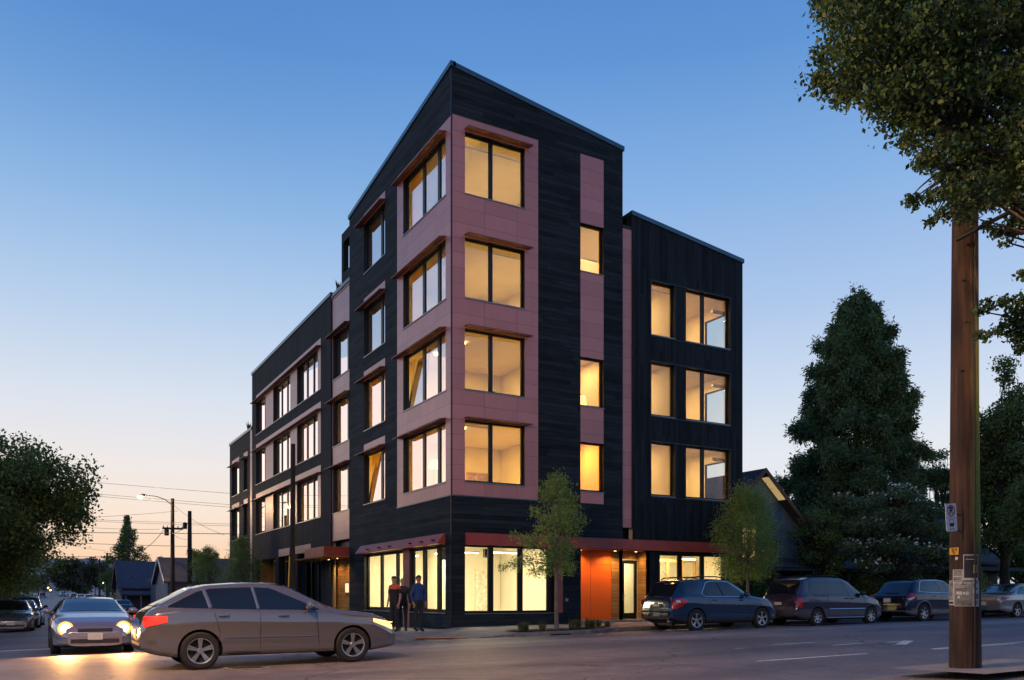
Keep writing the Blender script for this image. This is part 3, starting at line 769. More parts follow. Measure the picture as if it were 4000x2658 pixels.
for i, (z0, z1) in enumerate(FL):
    a, b = z0-0.45, z1+0.16
    room(0.225, 4.8, 0.225, 5.4, a, b, e=(185, 175, 135, 130)[i], col=WC[i], lx=2.6, ly=2.8)
    room(0.225, 4.8, 5.5, 10.25, a, b, e=(120, 120, 14, 14)[i], col=WC[0])
    if i < 3:
        room(4.9, 6.9, 0.225, 4.0, bw[i][0]-0.5, bw[i][1]+0.5, e=(110, 75, 60)[i], col=((1, 0.42, 0.06), (1, 0.58, 0.2), (1, 0.68, 0.32))[i])
        room(0.275, 5.0, 10.4, 12.85, a, b, e=(80, 70, 3)[i], col=WC[0])
        room(0.225, 5.0, 12.95, 19.2, a, b, e=(100, 70, 4)[i], col=WC[0], ly=17); room(0.225, 5.0, 19.3, 24.6, a, b, e=(90, 40, 40)[i], col=WC[0]); room(0.225, 5.0, 24.7, 29.0, a, b, e=(60, 8, 30)[i], col=WC[0])
        room(7.5, 9.7, 0.225, 4.4, a, b, e=(60, 60, 60)[i], col=(1, 0.64, 0.22)); room(9.75, 12.86, 0.225, 4.4, a, b, openE=True, e=(85, 85, 80)[i], col=(1, 0.63, 0.20))
    if i < 2: room(0.225, 5.0, 29.2, 35.9, a, b, e=(12, 1)[i], col=WC[0])
room(0.225, 4.9, 0.225, 8.9, 0.2, 3.30, mat='shop_room', e=250, col=(1, 0.82, 0.48), lx=2.2, ly=2.6, ls=1.6, name='shop_shell')
L_ = bpy.data.lights.new('room_lamp', 'AREA'); L_.shape = 'DISK'; L_.size = 1.4; L_.energy = 190; L_.color = (1, 0.82, 0.48)
lo_ = bpy.data.objects.new('room_lamp', L_); COL.objects.link(lo_); lo_.parent = bld; lo_.location = (1.6, 6.6, 3.22)
room(8.4, 12.9, 0.225, 3.6, 0.3, 3.2, mat='shop_room', e=150, col=(1, 0.82, 0.46), ls=1.2, name='shop_shell')
room(7.35, 8.35, 0.85, 3.6, 0.33, 2.9, mat='shop_room', e=55, col=(1, 0.84, 0.48), name='hall_shell', openS=True)
# shop details seen through the glass
mb = MB(); mb.box(3.0, 3.04, 5.6, 8.89, 0.2, 3.29); mb.box(3.04, 4.88, 5.58, 5.62, 0.2, 3.29); mb.build('partition', M['shop_room'], bld)
mb = MB(); mb.box(3.7, 4.5, 5.53, 5.575, 0.2, 2.3); dd = mb.build('inner_door', simple('white_door', (0.72, 0.70, 0.62), 0.5), bld); mb = MB(); mb.tube([(4.4, 5.52, 1.2), (4.4, 5.46, 1.2), (4.3, 5.46, 1.2)], 0.015); mb.build('handle', M['steel'], dd)
def tube_light(x, y, z, L=1.1, along='x'):
    mb = MB()
    if along == 'x': mb.box(x-L/2, x+L/2, y-0.03, y+0.03, z-0.02, z+0.02)
    else: mb.box(x-0.03, x+0.03, y-L/2, y+L/2, z-0.02, z+0.02)
    t = mb.build('tube_light', M['tube'], bld)
    mb = MB(); mb.box(x-L/2-0.04 if along == 'x' else x-0.04, x+L/2+0.04 if along == 'x' else x+0.04, y-0.05 if along == 'x' else y-L/2-0.04, y+0.05 if along == 'x' else y+L/2+0.04, z+0.022, z+0.05); mb.tube([(x, y, z+0.05), (x, y, 3.28)], 0.006, 5); mb.build('housing', M['steel'], t)
tube_light(1.2, 1.5, 2.72); tube_light(2.9, 1.6, 2.76); tube_light(1.3, 3.6, 2.8, along='y'); tube_light(1.3, 6.4, 2.8, along='y'); tube_light(11.6, 1.8, 2.72, 0.9)
mb = MB(); mb.box(1.9, 2.05, 1.25, 1.4, 2.62, 2.86); mb.box(2.5, 2.65, 2.4, 2.55, 2.62, 2.86); mb.box(0.8, 1.0, 2.4, 2.6, 2.5, 2.9); mb.box(0.7, 1.1, 2.45, 2.55, 2.9, 2.94); mb.build('ceiling_bracket', M['black'], bld)
# oak partition in the right-hand shop
mb = MB()
for x in (9.55, 10.25, 10.35, 11.05, 11.75, 11.85, 12.55): mb.box(x, x+0.1, 2.4, 2.5, 0.3, 2.62)
mb.box(9.55, 12.65, 2.395, 2.505, 2.62, 2.74); mb.build('oak_partition', M['oak'], bld)
# things seen in the upper windows: ceiling lamps, table lamp, chair, books
def ceil_lamp(x, y, z, r=0.11):
    mb = MB(); mb.lathe([(0, z-0.05), (r*0.8, z-0.045), (r, z-0.01), (r, z)], c=(x, y, 0), n=16); mb.build('ceiling_lamp', M['lamp'], bld, smooth=True)
ceil_lamp(1.35, 1.9, 10.2); ceil_lamp(1.35, 1.9, 7.17); ceil_lamp(0.72, 0.62, 16.72, 0.09); ceil_lamp(0.9, 2.0, 16.72, 0.09); ceil_lamp(1.1, 3.6, 10.2)
mb = MB(); mb.box(5.2, 6.3, 0.7, 1.2, 7.85, 8.08); mb.build('side_table', M['oak'], bld)
mb = MB(); mb.lathe([(0.09, 8.08), (0.09, 8.1), (0.02, 8.12), (0.03, 8.2), (0.02, 8.3)], c=(5.75, 0.9, 0), n=14); tl = mb.build('table_lamp', M['steel'], bld, smooth=True)
mb = MB(); mb.lathe([(0.19, 8.29), (0.15, 8.62)], c=(5.75, 0.9, 0), n=20); mb.build('lamp_shade', emis('lampshade_glow', (1.0, 0.62, 0.22), 2.2), tl, smooth=True)
mb = MB()
for k in range(4): mb.box(5.15+0.03*k, 5.6, 3.85, 3.98, 8.6+0.28*k, 8.7+0.28*k)
mb.build('book_shelf', M['oak'], bld)
mb = MB(); mb.box(1.05, 1.4, 0.6, 0.68, 11.0, 11.28); mb.tube([(1.0, 0.7, 10.9), (1.35, 0.8, 11.34)], 0.05); mb.box(2.0, 2.08, 0.5, 0.56, 10.9, 11.2); mb.build('desk_chair', simple('grey_fabric', (0.12, 0.13, 0.15), 0.8), bld)
mb = MB(); mb.box(1.66, 1.9, 0.5, 0.56, 7.9, 8.25); mb.build('chair_back', simple('blue_fabric', (0.08, 0.1, 0.15), 0.8), bld)
# curtains and blinds; most west curtains are added for the amber glow at the jambs
def glow_curtain(F, u0, u1, z0, z1, d, mat='glow_curtain', waves=5, name='glow_curtain'):
    mb = MB(); n = waves*6; vs = []
    for i in range(n+1):
        u = u0+(u1-u0)*i/n; w_ = d+0.035*math.sin(i/6*2*math.pi)
        vs += [F(u, z0, w_), F(u, z1, w_)]
    mb.add(vs, [(2*i, 2*i+2, 2*i+3, 2*i+1) for i in range(n)]); return mb.build(name, M[mat], bld, smooth=True)
for i, (z0, z1) in enumerate(FL):
    if i != 1: glow_curtain(Wf, 3.35, 4.2, z0-0.3, z1+0.1, 0.36)
    if i < 2: glow_curtain(Wf, 7.6, 8.5, z0-0.3, z1+0.1, 0.36)
    if i < 3:
        if i != 2: glow_curtain(Wf, 12.2, 12.8, z0-0.3, z1+0.1, 0.42)
        for (a, b, _) in W_cols:
            if not (i == 2 and a < 16): glow_curtain(Wf, b-0.95, b-0.05, z0-0.3, z1+0.1, 0.36, waves=4)
for (u0, u1, z, h) in ((0.5, 2.8, 16.7, 0.42), (1.62, 2.8, 13.2, 0.30), (5.1, 6.1, 14.7, 1.25), (8.3, 9.45, 13.1, 0.22), (0.5, 1.5, 7.1, 0.18)):
    mb = MB(); mb.quad((u0, 0.30, z-h), (u1, 0.30, z-h), (u1, 0.30, z), (u0, 0.30, z)); bl_ = mb.build('roller_blind', M['blind'], bld); mb = MB(); mb.box(u0, u1, 0.29, 0.31, z-h-0.03, z-h); mb.build('blind_rail', M['white_room'], bl_)
for i, (a, b) in enumerate(wz):
    mb = MB(); mb.box(10.55, 10.95, 3.2, 3.5, a-0.4, b+0.1); mb.build('column', simple('ochre_column%d' % i, (0.75, 0.40, 0.06), 0.7), bld)
    mb = MB(); mb.box(8.55, 8.62, 4.3, 4.39, a-0.4, a+1.7); mb.box(8.62, 9.3, 4.3, 4.39, a+1.62, a+1.7); mb.build('door_casing', simple('grey_casing%d' % i, (0.32, 0.27, 0.22), 0.6), bld)
    mb = MB(); mb.box(12.2, 12.85, 0.9, 0.98, b-0.28, b-0.16); mb.build('duct', M['steel'], bld)
for (x, y, z0, h, w_) in ((2.1, 5.36, 8.6, .8, .6), (3.2, 5.36, 5.5, .7, 1.0), (2.3, 5.36, 11.9, .6, .8), (1.4, 5.36, 15.4, .7, .5)):
    mb = MB(); mb.box(x, x+w_, y-0.03, y, z0, z0+h); pf = mb.build('wall_picture', M['oak'], bld); mb = MB(); mb.box(x+.04, x+w_-.04, y-.034, y-.031, z0+.04, z0+h-.04); mb.build('canvas', simple('canvas_%d' % int(z0), (.25+.03*(z0 % 3), .22, .2), .8, 0, .6, 5), pf)
for (x, y, z0) in ((3.6, 1.2, 7.6), (0.9, 3.4, 4.6)):
    mb = MB(); mb.tube([(x, y, z0), (x, y, z0+1.35)], .015, 6); fl_ = mb.build('floor_lamp', M['black'], bld); mb = MB(); mb.lathe([(.2, z0+1.3), (.14, z0+1.6)], c=(x, y, 0), n=18); mb.build('lamp_shade', emis('shade_%d' % int(z0), (1, .65, .25), 2.5), fl_, smooth=True)
# roof plants
M['roofleaf'] = leafmat('roof_plant_leaf', (0.02, 0.03, 0.015), (0.06, 0.07, 0.03))
def spike_plant(x, y, z, h, n, lab):
    mb = MB(); r2 = random.Random(n)
    for k in range(n):
        a = r2.uniform(0, 6.28); t = r2.uniform(0.05, 0.35); hh = h*r2.uniform(0.6, 1)
        p = Vector((x, y, z)); q = Vector((x+math.cos(a)*t*hh*0.5, y+math.sin(a)*t*hh*0.5, z+hh*0.6)); e = Vector((x+math.cos(a)*t*hh, y+math.sin(a)*t*hh, z+hh))
        w = Vector((-math.sin(a), math.cos(a), 0))*0.045
        mb.add([p-w*0.5, p+w*0.5, q+w, q-w, e], [(0, 1, 2, 3), (3, 2, 4)])
    o = mb.build('roof_plant', M['roofleaf']); tag(o, lab, 'plant')
spike_plant(0.3, 12.75, 15.0, 0.75, 26, 'spiky plant on the roof edge beside the tower')
spike_plant(0.3, 31.3, 11.6, 1.05, 22, 'small upright shrub on the roof of the far low block')
# ------------------------------------------------------------------ cars
def lin(keys):
    def f(x):
        if x <= keys[0][0]: return keys[0][1]
        for (a, va), (b, vb) in zip(keys, keys[1:]):
            if x <= b: return va + (vb-va)*(x-a)/(b-a)
        return keys[-1][1]
    return f
def smooth(keys, w):
    f = lin(keys)
    return lambda x: sum(f(x+w*k/4.0)*c for k, c in zip(range(-4, 5), (1, 2, 3, 4, 4, 4, 3, 2, 1)))/24.0

class Car:
    """lofted body; x = 0 at the tail .. L at the nose, y sideways, z up"""
    def __init__(s, L, W, top, belt, wroof, plan, bot, axles, wr, trackin=0.0):
        s.L, s.W = L, W
        s.top = smooth(top, 0.05); s.belt = smooth(belt, 0.12); s.wroof = smooth(wroof, 0.10); s.plan = smooth(plan, 0.04); s.bot = smooth(bot, 0.05)
        s.axles, s.wr = axles, wr
        s.cache = {}
    def sec(s, x):
        x = max(0.0, min(s.L, x)); k = round(x, 4)
        if k in s.cache: return s.cache[k]
        W = s.W*s.plan(x); zb = s.bot(x); zt = s.top(x); bl = min(s.belt(x), zt-0.025)
        wr_ = min(s.wroof(x)*s.W, W*0.93)*1.0
        h = bl-zb
        pts = [(0, zb), (W*0.80, zb), (W*0.950, zb+0.05), (W*0.972, zb+0.20*h), (W*0.966, zb+0.42*h), (W*0.990, zb+0.66*h), (W, zb+0.72*h), (W*0.992, zb+0.79*h), (W*0.955, bl-0.012), (W*0.925, bl+0.012 if zt-bl > 0.15 else bl+0.004)]
        if zt-bl > 0.15:
            pts += [(wr_+(W*0.925-wr_)*0.5, bl+(zt-bl)*0.5), (wr_, zt-0.075), (wr_*0.93, zt-0.022), (wr_*0.6, zt-0.004), (0, zt)]
        else:
            pts += [(wr_+(W*0.925-wr_)*0.5, bl+(zt-bl)*0.55), (wr_, zt-(zt-bl)*0.22), (wr_*0.85, zt-(zt-bl)*0.1), (wr_*0.5, zt-0.002), (0, zt)]
        for it in range(2):
            q = [pts[0]]
            for a, b in zip(pts, pts[1:]):
                q.append((a[0]*0.75+b[0]*0.25, a[1]*0.75+b[1]*0.25)); q.append((a[0]*0.25+b[0]*0.75, a[1]*0.25+b[1]*0.75))
            q.append(pts[-1]); pts = q
        s.cache[k] = pts
        return pts
    def side(s, x, z):
        pts = s.sec(x); best = 0
        for (y0, z0), (y1, z1) in zip(pts, pts[1:]):
            if (z0-z)*(z1-z) <= 0 and z0 != z1:
                y = y0+(y1-y0)*(z-z0)/(z1-z0); best = max(best, y)
        return best or pts[len(pts)//2][0]
    def up(s, x, y):
        y = abs(y); pts = s.sec(x)
        for i in range(len(pts)-1, 0, -1):
            (y0, z0), (y1, z1) = pts[i-1], pts[i]
            if y1 <= y <= y0 and y0 != y1: return z1+(z0-z1)*(y-y1)/(y0-y1)
        return pts[-1][1]
    def body(s, mat, parent, name='body', arch=1.0, trimz=None, trimmat=None):
        st = [0]
        while st[-1] < s.L-0.001:
            x = st[-1]; e = min(x, s.L-x)
            st.append(min(s.L, x+(0.02 if e < 0.2 else 0.035 if e < 0.75 else 0.06)))
        vs = []; fs = []; secs = [s.sec(x) for x in st]; n = len(secs[0])
        ring = 2*n-2
        for x, p in zip(st, secs):
            full = p + [(-y, z) for (y, z) in reversed(p[1:-1])]
            vs += [(x, y, z) for y, z in full]
        for i in range(len(st)-1):
            for k in range(ring):
                a = i*ring+k; b = i*ring+(k+1) % ring
                fs.append((a, b, b+ring, a+ring))
        fs.append(tuple(reversed(range(ring)))); fs.append(tuple(range((len(st)-1)*ring, len(st)*ring)))
        me = bpy.data.meshes.new(name); me.from_pydata(vs, [], fs)
        bm = bmesh.new(); bm.from_mesh(me); bmesh.ops.recalc_face_normals(bm, faces=bm.faces[:]); bm.to_mesh(me); bm.free()
        me.materials.append(mat); me.materials.append(M['plastic'])
        if trimmat: me.materials.append(trimmat)
        tmp = bpy.data.objects.new('tmp', me); COL.objects.link(tmp)
        cuts = []
        for ax in s.axles:
            for sg in (-1, 1):
                mb = MB(); R_ = s.wr*1.13*arch
                mb.lathe([(0, 0), (R_, 0), (R_, s.W*0.62), (0, s.W*0.62)], axis='y', n=40)
                vv = [(p[0]+ax, sg*(p[1]+s.W*0.58), p[2]+s.wr*1.0) for p in mb.v]
                m2 = bpy.data.meshes.new('cut'); m2.from_pydata(vv, [], mb.f)
                b2 = bmesh.new(); b2.from_mesh(m2); bmesh.ops.remove_doubles(b2, verts=b2.verts[:], dist=1e-5); bmesh.ops.recalc_face_normals(b2, faces=b2.faces[:]); b2.to_mesh(m2); b2.free()
                m2.materials.append(M['plastic'])
                c = bpy.data.objects.new('cut', m2); COL.objects.link(c); cuts.append(c)
                md = tmp.modifiers.new('b', 'BOOLEAN'); md.operation = 'DIFFERENCE'; md.object = c; md.solver = 'EXACT'; md.material_mode = 'TRANSFER'
        bpy.context.view_layer.update()
        dg = bpy.context.evaluated_depsgraph_get()
        res = bpy.data.meshes.new_from_object(tmp.evaluated_get(dg))
        for c in cuts: bpy.data.objects.remove(c)
        bpy.data.objects.remove(tmp)
        res.name = name
        res.polygons.foreach_set('use_smooth', [True]*len(res.polygons))
        # the underside reads as black plastic
        for p in res.polygons:
            c = p.center
            if p.normal.z < -0.75 and c.z < s.bot(c.x)+0.03: p.material_index = 1
            if trimmat and p.material_index == 0 and c.z < trimz(c.x): p.material_index = 2
        res.set_sharp_from_angle(angle=rad(32))
        o = bpy.data.objects.new(name, res); COL.objects.link(o); o.parent = parent
        return o
    def side_patch(s, xs_, lo, hi, sg, off, mat, parent, name, rows=5):
        """patch on the flank between the curves lo(x) and hi(x)"""
        mb = MB(); vs = []
        for x in xs_:
            for r in range(rows+1):
                z = lo(x)+(hi(x)-lo(x))*r/rows
                vs.append((x, sg*(s.side(x, z)+off), z))
        n = rows+1
        mb.add(vs, [(i*n+j, (i+1)*n+j, (i+1)*n+j+1, i*n+j+1) for i in range(len(xs_)-1) for j in range(rows)])
        return mb.build(name, mat, parent, smooth=True)
    def top_patch(s, x0, x1, f0, f1, off, mat, parent, name, n=12, my=10, ease=1.0):
        """patch on the upper surface, e.g. windscreen; f = fraction of the roof width"""
        mb = MB(); vs = []
        for i in range(n+1):
            t = i/n; x = x0+(x1-x0)*(t**ease); fr = f0+(f1-f0)*t
            w_ = s.wroof(x)*s.W*fr
            dz = (s.top(x+0.02)-s.top(x-0.02))/0.04; L = math.hypot(1, dz)
            for j in range(my+1):
                y = -w_+2*w_*j/my
                vs.append((x-dz/L*off, y, s.up(x, y)+off/L))
        k = my+1
        mb.add(vs, [(i*k+j, (i+1)*k+j, (i+1)*k+j+1, i*k+j+1) for i in range(n) for j in range(my)])
        return mb.build(name, mat, parent, smooth=True)
    def line(s, pts, sg, w, off, mat, parent, name, thick=None):
        """thin strip along the flank: door gaps, chrome trim"""
        out = []
        for (x0, z0), (x1, z1) in zip(pts, pts[1:]):
            k = max(1, int(math.hypot(x1-x0, z1-z0)/0.07))
            for i in range(k):
                x, z = x0+(x1-x0)*i/k, z0+(z1-z0)*i/k; out.append((x, sg*(s.side(x, z)+off), z))
        x, z = pts[-1]; out.append((x, sg*(s.side(x, z)+off), z))
        mb = MB(); mb.tube(out, w, 6); return mb.build(name, mat, parent, smooth=True)

def xr(a, b, n=14): return [a+(b-a)*i/n for i in range(n+1)]
def make_wheel(parent, x, y, r, sg, rimr, spokes=5, name='wheel', w=0.21, style=0, rimmat='alloy'):
    mb = MB(); h = w/2
    prof = [(rimr, -h*0.9), (rimr+0.015, -h), (r-0.035, -h), (r-0.008, -h*0.82), (r, -h*0.5), (r, h*0.5), (r-0.008, h*0.82), (r-0.035, h), (rimr+0.015, h), (rimr, h*0.9), (rimr*0.99, h*0.3), (0.02, h*0.15)]
    mb.lathe(prof, axis='y', n=36)
    mb.v = [(px+x, y+sg*py, pz+r) for px, py, pz in mb.v]
    o = mb.build(name, M['rubber'], parent, smooth=True, angle=35)
    rm = MB()
    rm.lathe([(rimr, h*0.92), (rimr*0.93, h*0.86), (rimr*0.9, h*0.55)], axis='y', n=36)
    rm.lathe([(rimr*0.24, h*0.72), (rimr*0.2, h*0.8), (0, h*0.82)], axis='y', n=20)
    for k in range(spokes):
        a = 2*math.pi*k/spokes+0.3
        offs = (-0.13, 0.13) if style == 0 else (0,)
        for da in offs:
            aa, ab = a+da*1.3, a+da*0.9
            p = Vector((math.cos(aa)*rimr*0.2, h*0.74, math.sin(aa)*rimr*0.2)); q = Vector((math.cos(ab)*rimr*0.93, h*0.84, math.sin(ab)*rimr*0.93))
            t = Vector((-math.sin(a), 0, math.cos(a)))*(rimr*(0.075 if style == 0 else 0.13))
            t2 = t*(1.0 if style == 0 else 0.75)
            dn = Vector((0, -0.03, 0))
            rm.add([p-t, p+t, q+t2, q-t2, p-t+dn, p+t+dn, q+t2+dn, q-t2+dn], [(0,1,2,3),(0,3,7,4),(1,5,6,2)])
    rm.v = [(px+x, y+sg*py, pz+r) for px, py, pz in rm.v]
    rm.build('rim', M[rimmat], o, smooth=True, angle=30)
    return o
def wheels(c, parent, rimr, track, spokes=5, style=0, rimmat='alloy', w=0.21):
    for ax in c.axles:
        for sg in (-1, 1): make_wheel(parent, ax, sg*track, c.wr, sg, rimr, spokes, style=style, rimmat=rimmat, w=w)
def mirror(c, parent, x, z, sg, mat, r=1.0):
    y = sg*(c.side(x, z)+0.0)
    mb = MB(); vs = []
    n = 10
    for i, t in enumerate((-1, -0.75, -0.3, 0.3, 0.8, 1.0)):
        k = math.sqrt(max(0.0, 1-t*t*0.92))
        for j in range(n):
            a = 2*math.pi*j/n
            vs.append((x+0.03+0.07*r*t*0.9, y+sg*0.13+0.12*r*k*math.cos(a), z+0.06+0.085*r*k*math.sin(a)))
    mb.add(vs, [(i*n+j, (i+1)*n+j, (i+1)*n+(j+1) % n, i*n+(j+1) % n) for i in range(5) for j in range(n)]+[tuple(range(n)), tuple(range(5*n, 6*n))])
    mb.tube([(x+0.04, y-sg*0.03, z-0.005), (x+0.03, y+sg*0.06, z+0.03)], 0.028, 6)
    return mb.build('mirror', mat, parent, smooth=True, angle=50)
def handles(c, parent, spots, mat):
    for x, z in spots:
        for sg in (-1, 1):
            y = c.side(x, z); mb = MB()
            mb.tube([(x-0.09, sg*(y-0.005), z), (x-0.06, sg*(y+0.03), z+0.006), (x+0.06, sg*(y+0.03), z+0.008), (x+0.09, sg*(y-0.005), z+0.004)], 0.014, 6)
            mb.build('door_handle', mat, parent, smooth=True)
def plate(parent, x, z, w=0.31, h=0.155, face=-1, y=0):
    mb = MB(); mb.box(x, x+face*0.012, y-w/2, y+w/2, z-h/2, z+h/2); p = mb.build('number_plate', M['plate'], parent)
    return p
def bx(parent, name, mat, *a):
    mb = MB(); mb.box(*a); return mb.build(name, mat, parent)
def rear_box(c, parent, name, mat, y0, y1, z0, z1, proud=0.012, dx=0.0, n=8):
    """a strip that hugs the tail between z0 and z1 (finds x on the tail surface from z)"""
    def xat(z, y):
        lo, hi = 0.0, c.L*0.35
        if c.up(0.0, y) >= z: return 0.0
        for _ in range(22):
            m_ = (lo+hi)/2
            if c.up(m_, y) < z: lo = m_
            else: hi = m_
        return lo
    mb = MB(); vs = []
    for i in range(n+1):
        y = y0+(y1-y0)*i/n
        for z in (z0, (z0+z1)/2, z1): vs.append((xat(z, y)-proud+dx, y, z))
    mb.add(vs, [(i*3+j, i*3+3+j, i*3+4+j, i*3+1+j) for i in range(n) for j in range(2)])
    # closing edges
    for i in range(n):
        for j in (0, 2):
            a, b = Vector(vs[i*3+j]), Vector(vs[i*3+3+j]); d = Vector((proud+0.03, 0, 0)); mb.quad(a, b, b+d, a+d)
    for i in (0, n):
        for j in range(2):
            a, b = Vector(vs[i*3+j]), Vector(vs[i*3+j+1]); d = Vector((proud+0.03, 0, 0)); mb.quad(a, b, b+d, a+d)
    return mb.build(name, mat, parent, smooth=False)
def road_pose(x, y, rz):
    return (x, y, gz(x, y))

# ---- blue crossover
P_blue = carpaint('blue_grey_paint', (0.010, 0.036, 0.095), 0.35, 0.22)
def crossover(root):
    c = Car(4.77, 0.92,
        top=[(0, .70), (.035, .80), (.06, .95), (.12, 1.07), (.20, 1.20), (.46, 1.55), (.60, 1.635), (1.1, 1.675), (1.9, 1.69), (2.5, 1.655), (2.85, 1.50), (3.42, 1.16), (3.55, 1.12), (4.2, 1.03), (4.55, .93), (4.70, .80), (4.77, .62)],
        belt=[(0, .68), (.12, 1.02), (.5, 1.14), (1.4, 1.11), (2.6, 1.06), (3.4, 1.03), (4.2, .95), (4.77, .6)],
        wroof=[(0, .70), (.2, .74), (.5, .70), (1.2, .70), (2.4, .70), (2.9, .74), (3.45, .80), (4.2, .80), (4.77, .6)],
        plan=[(0, .80), (.06, .88), (.20, .945), (.5, .985), (1.0, 1.0), (3.8, 1.0), (4.3, .96), (4.6, .86), (4.72, .74), (4.77, .62)],
        bot=[(0, .40), (.2, .30), (.5, .22), (4.2, .20), (4.6, .26), (4.77, .34)], axles=(.97, 3.83), wr=.355)
    c.body(P_blue, root, trimz=lambda x: 0.40 if x > 0.35 else 0.44, trimmat=M['plastic'])
    wheels(c, root, 0.232, 0.80, 5, 0)
    # rear glass and wraparound quarter glass, side glass with bright surround
    c.top_patch(.16, .50, .94, .93, .008, M['carglass'], root, 'rear_window')
    hi = lin([(.42, 1.44), (.60, 1.545), (1.12, 1.575), (1.3, 1.57)]); lo = lin([(.28, 1.19), (.5, 1.19), (.85, 1.20), (1.3, 1.565)])
    for sg in (-1, 1):
        c.side_patch(xr(.40, 1.16), lambda x: min(lo(x), hi(x)-0.01), hi, sg, .006, M['carglass'], root, 'quarter_window')
        top = lin([(1.22, 1.20), (1.50, 1.52), (1.65, 1.575), (2.2, 1.585), (2.5, 1.55), (3.20, 1.14), (3.22, 1.12)]); bo = lin([(1.22, 1.185), (1.34, 1.12), (2.2, 1.105), (3.22, 1.10)])
        sw = c.side_patch(xr(1.22, 3.22, 30), bo, lambda x: max(top(x), bo(x)+.004), sg, .006, M['carglass'], root, 'side_window')
        c.line([(1.20, 1.19), (1.34, 1.105), (2.2, 1.09), (3.24, 1.085)], sg, .016, .008, M['chrome'], sw, 'window_trim')
        c.line([(1.20, 1.19), (1.49, 1.53), (1.65, 1.59), (2.2, 1.60), (2.52, 1.562), (3.24, 1.085)], sg, .016, .008, M['chrome'], sw, 'window_trim')
        c.line([(2.14, 1.105), (2.06, 1.35), (1.98, 1.585)], sg, .035, -.01, M['plastic'], sw, 'window_pillar')
        c.line([(1.40, 1.11), (1.43, 1.45)], sg, .012, 0, M['plastic'], sw, 'window_pillar')
        c.line([(1.50, 1.08), (1.56, .75), (1.45, .56)], sg, .006, -.001, M['plastic'], root, 'door_gap'); c.line([(2.12, 1.08), (2.12, .45)], sg, .006, -.001, M['plastic'], root, 'door_gap'); c.line([(3.18, 1.07), (3.25, .8), (3.18, .45)], sg, .006, -.001, M['plastic'], root, 'door_gap')
        c.line([(1.45, .50), (3.15, .47)], sg, .018, -.004, P_blue, root, 'door_moulding')
        mirror(c, root, 3.02, 1.10, sg, P_blue, 1.0)
        # tail light wraps round the corner
        th = lin([(.06, 1.02), (.30, 1.07), (.52, 1.03), (.60, .98)]); tl = lin([(.06, .72), (.15, .73), (.35, .80), (.60, .97)])
        t = c.side_patch(xr(.05, .58, 12), lambda x: max(tl(x), .70), lambda x: max(th(x), tl(x)+.01), sg, .014, M['tail'], root, 'tail_light')
        c.side_patch(xr(.16, .30, 6), lambda x: .93, lambda x: 1.0, sg, .02, M['clear'], t, 'reversing_lens')
        hl = c.side_patch(xr(4.28, 4.66, 8), lin([(4.28, .86), (4.66, .70)]), lin([(4.28, .90), (4.66, .84)]), sg, .01, M['clear'], root, 'headlight')
        rl = MB(); rl.tube([(.75, sg*.60, 1.655), (.85, sg*.615, 1.715), (1.3, sg*.625, 1.745), (2.0, sg*.625, 1.745), (2.35, sg*.61, 1.70), (2.42, sg*.60, 1.655)], .021, 8); rl.build('roof_rail', M['plastic'], root, smooth=True)
    handles(c, root, [(1.72, .985), (2.88, .965)], P_blue)
    rear_box(c, root, 'chrome_strip', M['chrome'], -.36, .36, .897, .925, .03)
    bd = MB(); bd.box(.015, .04, -.085, .085, .898, .925); bd.box(.012, .037, -.03, .03, .885, .938); bd.build('badge', M['gold'], root)
    plate(root, .035, .80); rear_box(c, root, 'plate_recess', M['plastic'], -.30, .30, .71, .872, .006)
    rear_box(c, root, 'bumper_step', P_blue, -.66, .66, .615, .665, .045)
    for sg in (-1, 1): bx(root, 'rear_reflector', M['tail'], -.004, .02, sg*.42, sg*.60, .50, .535)
    bx(root, 'bumper_insert', M['plastic'], -.003, .05, -.70, .70, .40, .475)
    mb = MB(); mb.lathe([(.13, -.36), (.14, -.3), (.14, .3), (.13, .36)], axis='y', c=(.48, 0, .30), n=14); mb.build('silencer', M['steel'], root, smooth=True)
    for sg in (-1, 1):
        mb = MB(); mb.tube([(.32, sg*.58, .33), (.03, sg*.60, .33)], .042, 10); mb.build('exhaust_pipe', M['steel'], root, smooth=True)
    mb = MB(); mb.tube([(.55, 0, 1.64), (.34, .0, 1.95)], .006, 5); mb.build('aerial', M['plastic'], root)
    bx(root, 'wiper', M['plastic'], .13, .15, -.25, .22, 1.10, 1.125)
    c.top_patch(2.62, 3.40, .90, .95, .008, M['carglass'], root, 'windscreen')
    return c
r = thing('parked_crossover', 'blue parked crossover with red tail lights and chrome window surround outside the orange entrance', 'car', (5.50, -3.70, gz(5.5, -3.7)), 0, 'cars parked along the right-hand kerb')
crossover(r); r.rotation_euler = (0, -0.0115, 0)

